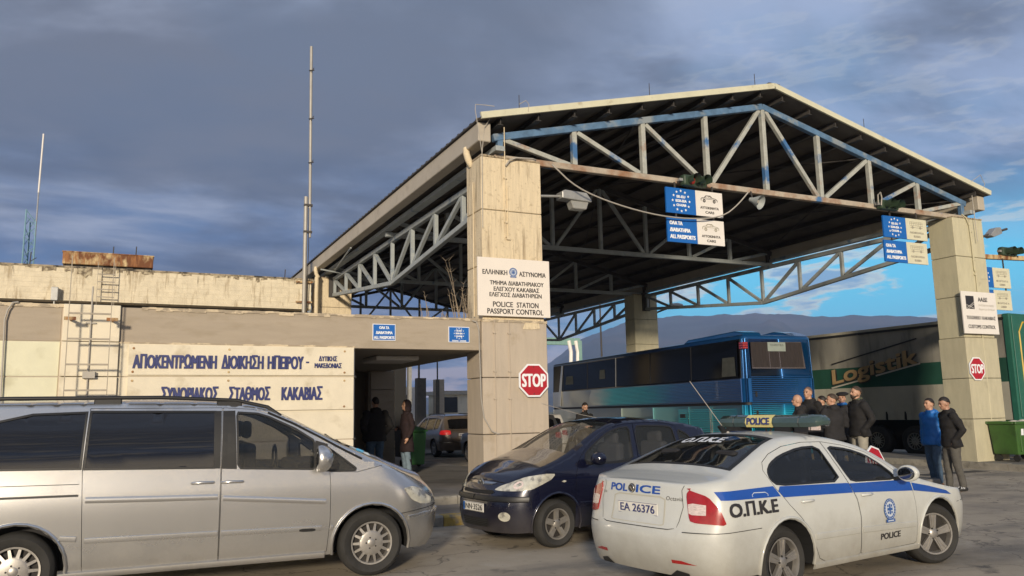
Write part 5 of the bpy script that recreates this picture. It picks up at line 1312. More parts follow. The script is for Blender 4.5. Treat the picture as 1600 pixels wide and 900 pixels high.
    b.add(vs, [(j, j+1, 5+j, 4+j) for j in range(3)]); b.build('yellow_panel', mat('bar_yellow', (.72, .62, .24), .4, vary=.03), lb, world=False, fix=False)
    b = MB(); put_text(b, 'POLICE', (-.137, .075, .062), (0, -1, 0), (.12, 0, 1), .29, .07, .005, lift=.004); b.build('bar_lettering', m_navy, lb, world=False, fix=False)
    b = MB()
    for y_ in (-.45, -.2, .45): b.box((-.1, y_-.10, -.05), (.1, y_+.10, .005))
    b.box((-.07, -.6, -.012), (.07, .6, .012)); b.build('mounting_feet', m_trim, lb, world=False)
    b = MB(); b.box((-.10, -.62, -.03), (-.04, -.52, .01)); b.build('side_lamp', m_tailw, lb, world=False)
    b = MB(); b.tube([(-.08, .02, -.02), (-.1, 0, -.06), (-.12, -.05, -.055), (-.11, -.08, -.01)], .01, 6); b.build('wire', m_trim, lb, world=False)
    b = MB(); z = 1.455; disc(b, (.62, .0, z+.004), (0, -1, 0), (1, 0, 0), .13, .2, .004, 28); disc(b, (.62, .0, z+.004), (0, -1, 0), (1, 0, 0), 0, .08, .004, 20); b.build('roof_emblem', m_bluestr, root, world=False, fix=False)
    b = MB(); b.prism([(.36, 1.43), (.28, 1.52), (.31, 1.53), (.48, 1.445)], lambda x, z: (x, .10, z), lambda x, z: (x, .135, z)); b.build('fin_antenna', m_trim, root, world=False)
    b = MB(); b.tube([(.40, .10, 1.44), (.14, .18, 1.80), (.0, .22, 1.99)], .0035, 5); b.ball((.40, .10, 1.45), .02, 8, 6); b.build('whip_antenna', m_cable, root, world=False)
    b = MB()
    text_w = []
    vs, fs, n_ = text_geo('Ο.Π.Κ.Ε', .54, .15, .008)
    out = []
    for i, (u, v) in enumerate(vs): out.append(car_top(C, .08+v*.9, -u/.66+.22, .006+.0004*(i//n_)))
    b.add(out, fs); b.build('glass_lettering', m_paper, root, world=False, fix=False)
    r = .335
    for (x, sd, st) in ((0, -1, 0), (0, 1, 0), (2.578, -1, -24), (2.578, 1, -24)):
        wheel(root, (x, sd*(.80 if st == 0 else .80), .322), .322, .215, sd, .215, 'five', m_tyre, m_alloy, radians(st))
    return root
police_car()
# ============================================================ navy hatchback
def hatchback():
    C = Car(-2.62, .10, [(.2, -2.98), (.35, -3.02), (.55, -3.03), (.8, -3.0), (1.0, -2.98), (1.2, -2.90), (1.4, -2.80), (1.55, -2.74)],
            [(.15, .56), (.25, .62), (.45, .645), (.55, .63), (.62, .61), (.75, .56), (.82, .47), (.90, .36), (1.0, .25)],
            [(.15, .74), (.3, .775), (.5, .795), (.8, .80), (.9, .79), (1.0, .775), (1.1, .74), (1.2, .70), (1.4, .63), (1.52, .59)],
            None, .52, .42, .05, .09, [(-3.6, .02), (-2.4, .03), (-1.9, .05), (-1.2, .055), (-.7, .06), (-.2, .08), (.1, .08), (.6, .06), (1.1, .02)])
    C.zt = [(C.s0, 1.38), (-2.9, 1.36), (-2.75, 1.37), (-2.6, 1.39), (-2.4, 1.44), (-2.1, 1.475), (-1.7, 1.50), (-1.3, 1.495), (-1.05, 1.46), (-.82, 1.375), (-.55, 1.24), (-.3, 1.11), (-.1, 1.03), (.1, .965), (.3, .90), (.5, .845), (.7, .81), (1.1, .80)]
    top = sorted(set([round(C.s0+k*.12, 3) for k in range(8)]+[round(-2.6+.1*k, 3) for k in range(15)]+[-1.12, -1.05, -.97, -.89, -.81, -.73, -.65, -.57, -.49, -.41, -.33, -.25, -.17, -.1, 0.0, .1, .2, .3, .4, .5, .6, .7, .8, .9, 1.0, C.s0, C.s1]))
    top = [t for t in top if C.s0 <= t <= C.s1]
    zb = lambda s: .21 if s < .0 else .20
    root = thing('navy_hatchback', 'small navy blue five-door hatchback parked facing left beside the pillar', 'car', (4.745, 9.72, 0), radians(187.5))
    fdoor = [(-.27, .30), (-.25, .22), (-1.30, .22), (-1.335, .30), (-1.335, .9), (-1.38, 1.2), (-1.41, 1.466), (-1.2, 1.455), (-.95, 1.40), (-.72, 1.29), (-.46, 1.12), (-.36, 1.02), (-.29, .85)]
    rdoor = [(-1.345, .30), (-1.345, .9), (-1.39, 1.2), (-1.42, 1.466), (-1.7, 1.47), (-2.0, 1.455), (-2.18, 1.42), (-2.22, 1.2), (-2.22, .9), (-2.1, .62), (-1.98, .50), (-1.96, .30), (-1.93, .22), (-1.37, .22)]
    fw = rnd([(-.50, 1.12), (-.75, 1.265), (-.95, 1.365), (-1.15, 1.415), (-1.34, 1.428), (-1.30, 1.2), (-1.27, 1.0), (-.9, .985), (-.62, .98), (-.46, 1.01)], .18, 1)
    rw = rnd([(-1.43, 1.43), (-1.7, 1.435), (-2.0, 1.42), (-2.12, 1.395), (-2.13, 1.2), (-2.12, 1.06), (-1.8, 1.02), (-1.38, 1.0)], .18, 1)
    qw = rnd([(-2.20, 1.38), (-2.38, 1.30), (-2.44, 1.2), (-2.38, 1.12), (-2.21, 1.09)], .2, 1)
    body, dd = car_common(C, root, m_navyp, zb, [(-2.38, .345, .29), (0, .345, .30)], [(fw, 0), (rw, 1), (qw, None)], [fdoor, rdoor], top, glass=m_carglass2, roof_holes=[(-1.05, -.25, -.857, .857)])
    b = MB(); top_surface(b, C, -1.05, -.25, -.87, .87, 10, 14, -.004); b.build('windscreen', m_carglass2, root, smooth=60, world=False)
    interior(root, -2.7, -.3, .56, .25, .98, [(-1.25, .33), (-1.25, -.33), (-2.05, .33), (-2.05, -.33)], 1.16, -.55, mat('grey_seat', (.06, .06, .065), .8))
    b = MB(); b.box((-.52, -.10, 1.045), (-.42, .08, 1.05)); b.build('dashboard_papers', m_white, root, world=False)
    b = MB(); b.cbox((-.92, .0, 1.34), (.03, .22, .06)); b.ball((-.90, .02, 1.22), (.02, .03, .07), 8, 6); b.build('rear_view_mirror', m_trim, root, world=False)
    b = MB()
    for y0, y1 in ((-.55, .55),): b.tube([(-.24, .45, 1.04), (-.34, .0, 1.10), (-.42, -.35, 1.15)], .012, 5); b.tube([(-.22, -.1, 1.05), (-.36, -.5, 1.1)], .012, 5)
    b.build('windscreen_wiper', m_trim, root, world=False)
    for sd in (-1, 1):
        handle(dd[(0, sd)], C, -1.18, .90, sd, .16, m_navyp, root); handle(dd[(1, sd)], C, -2.02, .93, sd, .16, m_navyp, root)
        hl = thing('headlight', None, None, (0, 0, 0)); hl.parent = root
        A = [C.S(.02, .885), C.S(.18, .895), C.S(.38, .86), (C.xf0+C.LC*.8, .80), (C.xf0+C.LC, .745), C.F(.36, .705), (C.xf0+C.LC*.9, .695), C.S(.46, .70), C.S(.36, .715), C.S(.2, .78)]
        b = MB(); panel(b, C, rnd(A, .15, 1), (), sd, .008, .05, .04, edge=.02); b.build('lamp_lens', m_lampglass, hl, world=False, fix=False, smooth=60)
        b = MB(); V = [C.Q((C.xf0+C.LC*.62+.05*cos(a), .765+.045*sin(a)), sd, .0095) for a in [2*pi*k/14 for k in range(14)]]; b.add(V, [tuple(range(14))]); b.build('reflector_bowl', m_tailw, hl, world=False, fix=False)
        b = MB(); panel(b, C, rnd([C.S(-.14, .79), C.S(-.10, .805), C.S(-.05, .79), C.S(-.10, .775)], .2, 1), (), sd, .006, .05, .05); b.build('side_repeater', m_lampglass, root, world=False, fix=False)
        q = (C.xf0+C.LC*.80, .40); b = MB(); V = [C.Q((q[0]+.06*cos(a), q[1]+.055*sin(a)), sd, .012) for a in [2*pi*k/16 for k in range(16)]]; b.add(V, [tuple(range(16))]); b.build('fog_lamp', m_lampglass, root, world=False, fix=False)
        b = MB(); mould(b, C, [C.S(.40, .60), (C.xf0+C.LC*.5, .60), (C.xf0+C.LC, .60), C.F(.02, .60)], sd, .07, .022, off=.004); b.build('bumper_moulding', m_trim, root, world=False, smooth=50)
        b = MB(); panel(b, C, [C.F(0, .69), C.F(.33, .70), C.F(.37, .675), C.F(.33, .655), C.F(0, .65)], (), sd, .006, .06, .05); panel(b, C, [C.F(0, .36), C.F(.30, .36), C.F(.27, .26), C.F(0, .26)], (), sd, .006, .06, .05); b.build('grille', m_arch, root, world=False, fix=False)
        b = MB()
        for z_ in (.275, .295, .315, .335): ribbon(b, C, [C.F(0, z_), C.F(.33, z_)], sd, .006, .015)
        b.build('grille_slat', m_trim, root, world=False, fix=False)
        b = MB(); ribbon(b, C, [C.F(0, .815), C.F(.3, .80), (C.xf0+C.LC-.02, .79)], sd, .006, .001); ribbon(b, C, [C.S(.40, .70), C.S(.38, .6), C.S(.37, .5)], sd, .005, .001); b.build('panel_gap', m_arch, root, world=False, fix=False)
        b = MB(); mould(b, C, [(-.34, .50), (-.8, .50), (-1.31, .50)], sd, .05, .012); b.build('side_moulding', m_navyp, dd[(0, sd)], world=False, smooth=50)
        mirror(root, C, -.56, 1.02, sd, (.20, .15, .18), m_navyp)
        b = MB(); ribbon(b, C, [(-.47, .995), (-.9, .975), (-1.29, .985)], sd, .022, .003); b.build('waist_rubber', m_trim, dd[(0, sd)], world=False, fix=False)
    b = MB(); C0 = C.P(*C.F(0, .775)); b.v = []; 
    P_ = [(C0.x+.012, .062*cos(a), .775+.045*sin(a)) for a in [2*pi*k/20 for k in range(20)]]; b.tube(P_, .008, 6, closed=True)
    b.bar((C0.x+.014, -.026, .745), (C0.x+.014, -.014, .805), .008, .012); b.bar((C0.x+.014, .014, .745), (C0.x+.014, .026, .805), .008, .012); b.bar((C0.x+.014, -.02, .772), (C0.x+.014, .02, .778), .008, .012); b.build('oval_badge', m_chrome, root, world=False, smooth=60)
    b = MB(); V0 = [C.F(.06, .79), C.F(.26, .785), C.F(.34, .78), C.F(.26, .765), C.F(.08, .762)]; 
    for sd in (-1, 1): panel(b, C, V0, (), sd, .008, .06, .05, edge=.01)
    b.build('chrome_bar', m_chrome, root, world=False, fix=False)
    pc = C.P(*C.F(.0, .48)); box_plate(root, (pc.x+.010, .0, .485), .50, .11, 0, 'INN·3526', eu=True)
    for (x, sd, st) in ((0, 1, 0), (0, -1, 0), (-2.38, 1, 0), (-2.38, -1, 0)): wheel(root, (x, sd*.775, .285), .288, .175, sd, .182, 'triple', m_tyre, m_alloyd, radians(st))
    b = MB(); b.tube([(-1.05, .3, 1.55), (-.75, .32, 1.60), (.0, .5, 1.75)], .0035, 5); b.build('radio_antenna', m_cable, root, world=False)
    return root
hatchback()
# ============================================================ silver people carrier
def people_carrier():
    C = Car(-3.95, .10, [(.2, -4.25), (.5, -4.32), (1.0, -4.30), (1.4, -4.25), (1.8, -4.15)],
            [(.2, .72), (.28, .80), (.45, .84), (.60, .85), (.7, .83), (.80, .80), (.90, .70), (1.0, .55), (1.1, .40), (1.2, .30)],
            [(.2, .875), (.35, .915), (.55, .942), (.8, .957), (.93, .957), (1.02, .948), (1.15, .935), (1.3, .928), (1.45, .905), (1.6, .865), (1.7, .832), (1.8, .775)],
            None, .70, .46, .04, .10, [(-5, .03), (-4, .05), (-1.2, .06), (-.9, .06), (-.3, .09), (.2, .10), (.7, .08), (1.2, .03)], LC=.6, LF=.5)
    C.zt = [(C.s0, 1.74), (-4.2, 1.76), (-3.8, 1.795), (-2.5, 1.80), (-1.6, 1.787), (-1.15, 1.752), (-.95, 1.705), (-.75, 1.60), (-.5, 1.46), (-.25, 1.325), (-.02, 1.215), (.12, 1.145), (.3, 1.06), (.48, .975), (.65, .915), (.9, .88), (1.3, .865)]
    top = sorted(set([C.s0, C.s1, -4.6, -4.3, -4.1]+[round(-3.95+.22*k, 3) for k in range(14)]+[-1.0, -.92, -.84, -.76, -.68, -.6, -.5, -.4, -.3, -.22, -.14, -.06, .02, .1, .18, .26, .34, .42, .5, .6, .7, .8, .9, 1.0, 1.1]))
    zb = lambda s: .235 if s > .3 else .255
    root = thing('silver_people_carrier', 'silver people carrier with roof rails and dark windows, side on at the left', 'van', (2.344, 8.45+.9*cos(radians(-2.3)), 0), radians(-2.3))
    fdoor = [(-.40, .29), (-.375, .6), (-.375, .95), (-.385, 1.09), (-.41, 1.37), (-.55, 1.46), (-.76, 1.585), (-.96, 1.68), (-1.15, 1.725), (-1.425, 1.745), (-1.43, 1.2), (-1.43, .28), (-.44, .28)]
    sdoor = [(-1.44, 1.745), (-1.44, .28), (-2.60, .28), (-2.625, .9), (-2.64, 1.2), (-2.61, 1.755)]
    fw = rnd([(-1.30, 1.70), (-1.10, 1.685), (-.99, 1.65), (-.73, 1.525), (-.54, 1.40), (-.53, 1.11), (-.9, 1.13), (-1.28, 1.15)], .07, 1)
    tw = rnd([(-.42, 1.34), (-.26, 1.22), (-.11, 1.105), (-.12, 1.08), (-.26, 1.085), (-.41, 1.09)], .12, 1)
    sw = [(-1.50, 1.71), (-2.605, 1.728), (-2.63, 1.2), (-1.495, 1.165)]
    rw = [(-2.635, 1.722), (-3.08, 1.71), (-3.34, 1.65), (-3.65, 1.52), (-3.78, 1.4), (-3.78, 1.24), (-3.3, 1.222), (-2.655, 1.205)]
    body, dd = car_common(C, root, m_silver, zb, [(-3.14, .395, .34), (.06, .395, .33)], [(fw, 0), (tw, None), (sw, 1), (rw, None)], [fdoor, sdoor], top, glass=m_carglass, roof_holes=[(-1.0, -.02+.0, -.857, .857)], liner_w=.36)
    b = MB(); top_surface(b, C, -1.0, .02, -.87, .87, 10, 14, -.004); b.build('windscreen', m_carglass2, root, smooth=60, world=False)
    interior(root, -3.9, -.2, .72, .3, 1.15, [(-1.15, .45), (-1.15, -.45)], 1.42, -.45)
    for sd in (-1, 1):
        # privacy glass of the rear cabin
        for w_ in (sw, rw):
            b = MB(); panel(b, C, inset(w_, -.004), (), sd, -.006, .12, .06); b.build('privacy_glass', m_privacy, dd[(1, sd)] if w_ is sw else root, smooth=60, world=False, fix=False)
        b = MB(); panel(b, C, [(-1.315, 1.715), (-1.43, 1.715), (-1.435, 1.155), (-1.29, 1.145)], (), sd, .0025, .1, .06); b.build('pillar_trim', m_trim, dd[(0, sd)], world=False, fix=False)
        b = MB(); panel(b, C, [(-1.445, 1.715), (-1.50, 1.715), (-1.497, 1.16), (-1.445, 1.157)], (), sd, .0025, .1, .06); b.build('pillar_trim', m_trim, dd[(1, sd)], world=False, fix=False)
        b = MB(); panel(b, C, [(-.405, 1.36), (-.53, 1.40), (-.53, 1.1), (-.40, 1.08)], (), sd, .0022, .1, .06); b.build('mirror_triangle', m_trim, dd[(0, sd)], world=False, fix=False)
        handle(dd[(0, sd)], C, -1.33, 1.025, sd, .20, m_silver, root); handle(dd[(1, sd)], C, -1.60, 1.03, sd, .20, m_silver, root)
        for par, a, c in ((dd[(0, sd)], (-1.42, .545), (-.46, .525)), (dd[(1, sd)], (-2.59, .565), (-1.45, .547)), (root, (-.37, .525), (-.345, .52)), (root, (-2.79, .60), (-2.66, .585))):
            b = MB(); mould(b, C, [a, c], sd, .055, .014); b.build('side_moulding', m_silver, par, world=False, smooth=50)
        b = MB(); mould(b, C, [(-2.79, .265), (-1.4, .262), (-.42, .26)], sd, .07, .03); b.build('sill', m_silver, root, world=False, smooth=50)
        for par, P_ in ((dd[(1, sd)], [(-2.6, .925), (-2.0, .905), (-1.46, .89)]), (dd[(0, sd)], [(-1.41, .875), (-.9, .83), (-.42, .785)])):
            b = MB(); mould(b, C, P_, sd, .06, .006); b.build('waist_crease', m_silver, par, world=False, smooth=60)
        b = MB(); ribbon(b, C, [(-2.66, .97), (-3.9, .985)], sd, .02, .002); ribbon(b, C, [(-2.66, 1.07), (-3.9, 1.09)], sd, .006, .001); b.build('sliding_door_rail', m_trim, root, world=False, fix=False)
        b = MB(); ribbon(b, C, [C.S(.375, .615), C.S(.6, .64), C.S(.80, .655), (C.xf0+C.LC, .66)], sd, .006, .001)
        ribbon(b, C, [C.S(-.38, 1.08), C.S(-.1, 1.065), C.S(.06, 1.10), C.S(.16, 1.12)], sd, .005, .001)
        b.build('panel_gap', m_arch, root, world=False, fix=False)
        b = MB(); mould(b, C, [C.S(.46, .565), C.S(.66, .585), (C.xf0+C.LC*.8, .59), (C.xf0+C.LC, .59), C.F(.1, .59)], sd, .05, .016); b.build('bumper_moulding', m_silver, root, world=False, smooth=50)
        A = [C.S(.40, .87), C.S(.50, .885), C.S(.60, .86), C.S(.72, .76), (C.xf0+C.LC*.95, .72), C.F(.4, .70), (C.xf0+C.LC*.9, .675), C.S(.62, .69), C.S(.50, .745)]
        b = MB(); panel(b, C, rnd(A, .15, 1), (), sd, .006, .05, .04, edge=.02); b.build('headlight', m_lampglass, root, world=False, fix=False, smooth=60)
        b = MB(); panel(b, C, rnd([(-.68, .505), (-.68, .535), (-.52, .532), (-.52, .503)], .2, 1), (), sd, .018, .05, .05); b.build('side_badge', m_trim, dd[(0, sd)], world=False, fix=False)
        # roof rail
        zz = lambda s: C.ztop(s)
        P_ = [Vector((s, sd*(C.W(s, zz(s))-.015), zz(s)+h)) for s, h in ((-4.0, .0), (-3.75, .045), (-3.3, .06), (-2.0, .062), (-1.3, .055), (-1.0, .03), (-.87, -.01))]
        b = MB(); b.tube(P_, .019, 8); b.build('roof_rail', m_trim, root, world=False, smooth=60)
        for s in (-3.6, -2.45, -1.35):
            b = MB(); b.box((s-.14, sd*(C.W(s, zz(s))-.02)-.02, zz(s)-.015), (s+.10, sd*(C.W(s, zz(s))-.02)+.02, zz(s)+.05)); b.build('rail_foot', m_trim, root, world=False, bevel=.01)
        b = MB(); ribbon(b, C, [(-1.0, 1.69), (-.75, 1.575), (-.5, 1.44), (-.25, 1.30), (-.05, 1.195)], sd, .022, .002); b.build('a_pillar_seal', m_arch, root, world=False, fix=False)
        mirror(root, C, -.50, 1.19, sd, (.20, .24, .20), m_silver)
    b = MB(); b.tube([(-.02, .5, 1.22), (.0, .1, 1.26), (-.2, -.3, 1.38)], .012, 5); b.tube([(-.02, -.5, 1.22), (-.3, -.15, 1.44)], .012, 5); b.build('windscreen_wiper', m_trim, root, world=False)
    b = MB()
    for sd in (-1, 1):
        for z_ in (.70, .74, .78): ribbon(b, C, [C.F(0, z_), C.F(.34, z_)], sd, .02, .006)
    b.build('grille_slat', m_chrome, root, world=False, fix=False)
    for (x, sd, st) in ((.065, -1, 0), (.065, 1, 0), (-3.14, -1, 0), (-3.14, 1, 0)): wheel(root, (x, sd*.905, .335), .335, .22, sd, .212, 'many', m_tyre, m_alloy, radians(st))
    return root
people_carrier()
# water bottle lying at the foot of the windscreen
bt = thing('water_bottle', 'crushed clear water bottle with blue label on the silver bonnet', 'bottle', (2.30, 8.75, 1.22), radians(-25))
m_btl = glass_mat('bottle_plastic', (.65, .75, .80), .1, .45); m_btlb = mat('bottle_label_blue', (.10, .38, .62), .4, vary=.2, scale=30)
bt.rotation_euler = (0, radians(22), radians(-25))
b = MB(); b.lathe([(0, -.12), (.03, -.118), (.034, -.1), (.031, -.05), (.035, 0), (.03, .05), (.033, .09), (.014, .13), (.014, .15), (0, .152)], 14, (0, 0, .03), 'x'); b.build('bottle_body', m_btl, bt, smooth=50, world=False)
b = MB(); b.lathe([(.0355, -.04), (.0365, -.03), (.037, .03), (.0355, .045)], 14, (0, 0, .03), 'x'); b.build('bottle_label', m_btlb, bt, smooth=50, world=False)
b = MB(); b.lathe([(0, .165), (.016, .164), (.016, .143)], 12, (0, 0, .03), 'x'); b.build('cap', m_btlb, bt, smooth=40, world=False)
# ============================================================ coach
def ramp_mat(name, axis, stops, rough=.3, metal=.3, coat=.6, wobble=.25, scale=1.5, stretch=(1, 1, 1)):
    m = bpy.data.materials.new(name); m.use_nodes = True; nt = m.node_tree; N = nt.nodes; L = nt.links; b = N['Principled BSDF']
    b.inputs['Roughness'].default_value = rough; b.inputs['Metallic'].default_value = metal; b.inputs['Coat Weight'].default_value = coat
    tc = N.new('ShaderNodeTexCoord'); sp = N.new('ShaderNodeSeparateXYZ'); L.new(tc.outputs['Object'], sp.inputs[0])
    mp = N.new('ShaderNodeMapping'); L.new(tc.outputs['Object'], mp.inputs[0]); mp.inputs[3].default_value = stretch
    nz = N.new('ShaderNodeTexNoise'); nz.inputs['Scale'].default_value = scale; nz.inputs['Detail'].default_value = 4; L.new(mp.outputs[0], nz.inputs[0])
    ma = N.new('ShaderNodeMath'); ma.operation = 'MULTIPLY_ADD'; L.new(nz.outputs[0], ma.inputs[0]); ma.inputs[1].default_value = wobble; L.new(sp.outputs[axis], ma.inputs[2])
    lo, hi = stops[0][0], stops[-1][0]
    mr = N.new('ShaderNodeMapRange'); L.new(ma.outputs[0], mr.inputs[0]); mr.inputs[1].default_value = lo; mr.inputs[2].default_value = hi
    cr = N.new('ShaderNodeValToRGB'); L.new(mr.outputs[0], cr.inputs[0]); el = cr.color_ramp.elements
    while len(el) < len(stops): el.new(.5)
    for e, (p, c) in zip(el, stops): e.position = (p-lo)/(hi-lo); e.color = (*c, 1)
    L.new(cr.outputs[0], b.inputs['Base Color']); return m
def coach():
    root = thing('coach', 'blue and teal streaked touring coach parked under the canopy, rear corner to camera', 'bus', (15.78, 17.79, 0), radians(84.64))
    Lb = 14.2; Wb = 2.5
    side = ramp_mat('coach_side_paint', 0, [(0, (.015, .07, .26)), (4.5, (.02, .14, .36)), (6.5, (.02, .36, .44)), (9.0, (.04, .52, .54)), (10.6, (.60, .63, .55)), (14, (.60, .58, .50))], wobble=1.6, scale=2.2, stretch=(.4, 1, 3))
    low = ramp_mat('coach_skirt_paint', 0, [(0, (.02, .22, .46)), (1.6, (.04, .44, .56)), (4, (.06, .52, .60)), (8.0, (.50, .60, .54)), (14, (.60, .60, .52))], wobble=1.2, scale=2, stretch=(.5, 1, 2))
    rearp = ramp_mat('coach_rear_paint', 2, [(1.0, (.03, .66, .85)), (1.5, (.03, .60, .85)), (1.95, (.012, .12, .38)), (2.6, (.012, .10, .30)), (3.8, (.014, .12, .33))], wobble=.25, scale=2.2, metal=.55, rough=.22)
    dark = mat('coach_black', (.01, .01, .012), .6)  # plain black of the waist line, window band and window pillars
    r = .22
    # rounded plan outline, extruded in bands
    def outline(o=0.0, fl=0.0):
        P = []
        for cx, cy, a0 in ((r, -r, pi/2), (r, -Wb+r, pi), (Lb-.35, -Wb+.35, 1.5*pi), (Lb-.35, -.35, 0)):
            rr = r if cx == r else .35
            for k in range(9): a = a0+pi/2*k/8; P.append((cx+(rr+o)*cos(a), cy+(rr+o)*sin(a)))
        return P
    def band(b, z0, z1, o0=0, o1=0, m=None, part=None):
        A = outline(o0); B = outline(o1); n = len(A)
        b.add([(x, y, z0) for x, y in A]+[(x, y, z1) for x, y in B], [(i, (i+1) % n, n+(i+1) % n, n+i) for i in range(n)], m)
    # materials by region: rear band uses the rear paint (faces with x small)
    def build_band(name, z0, z1, o0=0, o1=0, ms=None):
        A = outline(o0); B = outline(o1); n = len(A); b = MB()
        vs = [(x, y, z0) for x, y in A]+[(x, y, z1) for x, y in B]
        fr = []; fsid = []
        for i in range(n):
            f = (i, (i+1) % n, n+(i+1) % n, n+i); xm = (A[i][0]+A[(i+1) % n][0])/2
            if xm < r*.75: b.add([vs[k] for k in f], [(0, 1, 2, 3)], 1)
            else: b.add([vs[k] for k in f], [(0, 1, 2, 3)], 0)
        o = b.build(name, ms, root, world=False, smooth=50); wdm = o.modifiers.new('weld', 'WELD'); wdm.merge_threshold = .001; return o
    build_band('skirt', .32, 1.72, 0, 0, [low, rearp])
    build_band('body', 1.80, 2.47, .0, .0, [side, rearp])
    b = MB(); band(b, 1.70, 1.82, -.03, -.03); b.build('black_waist_line', dark, root, world=False)
    build_band('upper_shell', 2.46, 3.60, -.012, -.05, [dark, rearp])
    A = outline(-.05); n = len(A)
    b = MB()
    for k, (z, o) in enumerate(((3.60, -.05), (3.66, -.07), (3.70, -.14), (3.72, -.4))):
        pass
    loops = [[(x, y, z) for x, y in outline(o)] for z, o in ((3.60, -.05), (3.66, -.06), (3.70, -.11), (3.725, -.2))]
    vs = [p for l in loops for p in l]; b.add(vs, [(j*n+i, j*n+(i+1) % n, (j+1)*n+(i+1) % n, (j+1)*n+i) for j in range(3) for i in range(n)]+[tuple(3*n+i for i in range(n))]); b.build('roof', ramp_mat('coach_roof_paint', 0, [(0, (.014, .09, .26)), (3, (.012, .06, .2)), (14, (.10, .12, .12))]), root, world=False, smooth=50)
    for y in (-.42, -2.08):
        b = MB()
        prof = [(.10, 3.70), (.18, 3.80), (.55, 3.86), (3.0, 3.82), (3.3, 3.70)] if y > -1 else [(.1, 3.7), (.5, 3.84), (.9, 3.90), (1.6, 3.86), (1.9, 3.7)]
        b.prism(prof, lambda x, z: (x, y-.32, z), lambda x, z: (x, y+.32, z)); b.build('roof_pod', rearp, root, world=False, bevel=.03)
    # ribs
    b = MB()
    for k in range(13):
        z = 1.86+.046*k; x1 = 10.2-.12*abs(k-6)*.3
        b.box((r, -.002, z), (x1, .012, z+.018))
    o = b.build('side_rib', side, root, world=False); o['kind'] = 'stuff'
    b = MB()
    for k in range(22): z = 1.36+.054*k; b.box((-.014, -Wb+r*.8, z), (.002, -r*.8, z+.02))
    o = b.build('rear_rib', rearp, root, world=False); o['kind'] = 'stuff'
    b = MB()
    for k in range(13): z = .95+.054*k; b.box((.5, -.002, z), (3.6, .010, z+.018))
    o = b.build('skirt_rib', low, root, world=False); o['kind'] = 'stuff'
    for x in (1.72, 1.80, 3.0, 5.2, 7.5): b = MB(); b.box((x, -.002, .5), (x+.03, .014, 1.70)); b.build('hatch_frame', MATS['chrome'] if x < 3.1 else low, root, world=False)
    # side windows and pillars
    m_cg = glass_mat('coach_window_glass', (.003, .003, .003), .10, 0, .12)
    xs = [.30, 2.75, 5.30, 7.88, 10.35, 12.75]
    b0 = None
    for i in range(5):
        x0 = xs[i]+.03; x1 = xs[i+1]-.03; b = MB(); sk0 = .12 if i == 4 else 0
        b.prism([(x0, 2.52), (x1+sk0*3, 2.52), (x1, 3.56), (x0, 3.56)], lambda x, z: (x, -.004-(z-2.5)*.038, z), lambda x, z: (x, .012-(z-2.5)*.038, z)); b.build('side_window', m_cg, root, world=False)
        b = MB(); b.bar((x1+.03, .012, 2.5), (x1+.03, -.026, 3.58), .03, .02, up=(0, 1, 0)); b.build('window_pillar', MATS['coach_black'] if i != 2 else m_galv, root, world=False)
    # loop leaves nothing in the scene; pale reflections follow as panes below
    for x in (1.0, 3.4, 4.4, 6.0, 8.5, 9.4, 11.4):
        b = MB(); b.cbox((x, .008, 2.72), (.35, .004, .32)); 
    b = MB(); b.prism([(13.05, 1.85), (13.35, 1.85), (12.95, 3.58), (12.80, 3.58)], lambda x, z: (x, .002-(z-2.5)*.03, z), lambda x, z: (x, .02-(z-2.5)*.03, z)); b.build('front_pillar', side, root, world=False)
    # grey panes just outside the glass, imitating pale reflections in it
    for x, w, z0, z1, m in ((12.1, .8, 2.75, 3.1, m_steelgrey), (9.0, .5, 2.85, 3.2, m_steelgrey), (.75, .7, 2.55, 3.1, MATS['taupe_paint'])):
        b = MB(); b.add([(x-w/2, .020-(z0-2.5)*.038, z0), (x+w/2, .020-(z0-2.5)*.038, z0), (x+w*.42, .020-(z1-2.5)*.038, z1), (x-w*.42, .020-(z1-2.5)*.038, z1)], [(0, 1, 2, 3)]); b.build('curtain', mat('pane_reflection_%d' % int(x), (.06, .065, .06), .8, vary=.3, scale=6), root, world=False)
    # rear window with curtains, lamps
    b = MB(); b.prism([(-2.12, 2.74), (-.26, 2.74), (-.28, 3.50), (-2.05, 3.52)], lambda y, z: (.006+(z-2.7)*.05, y, z), lambda y, z: (-.016+(z-2.7)*.05, y, z)); b.build('rear_window', glass_mat('rear_window_glass', (.10, .085, .09), .08, .25), root, world=False)
    m_cur = mat('curtain_brown', (.028, .022, .022), .9, vary=.35, scale=5, stretch=(1, 6, .6))
    for y0, y1 in ((-.28, -.86), (-.90, -1.22), (-1.26, -2.05)):
        b = MB(); n_ = 10
        vs = []
        for k in range(n_+1):
            y = y0+(y1-y0)*k/n_
            for z in (2.78, 3.5): vs.append((.0+(z-2.7)*.05-.0185+(.002 if k % 2 else -.003), y, z))
        b.add(vs, [(2*i, 2*i+1, 2*i+3, 2*i+2) for i in range(n_)]); b.build('curtain', m_cur, root, world=False)
    b = MB(); b.box((-.005, -1.46, 3.24), (.012, -.84, 3.50)); b.build('destination_plate', mat('plate_grey_green', (.26, .30, .27), .6, vary=.1), root, world=False)
    b = MB(); put_text(b, 'TOURIST BUS', (-.006, -1.15, 3.42), (0, -1, 0), Z_, .48, .06, 0); b.build('plate_lettering', m_steeldark, root, world=False, fix=False)
    for k in range(3):
        b = MB(); b.box((.0, -.16+.0, 3.31+.066*k), (.20, .003, 3.365+.066*k)); b.build('corner_lamp', m_tailr, root, world=False, bevel=.005)
    for z in (1.95, 1.42): b = MB(); b.box((-.03, -.36, z), (-.012, -.30, z+.14)); b.build('hinge', m_black, root, world=False)
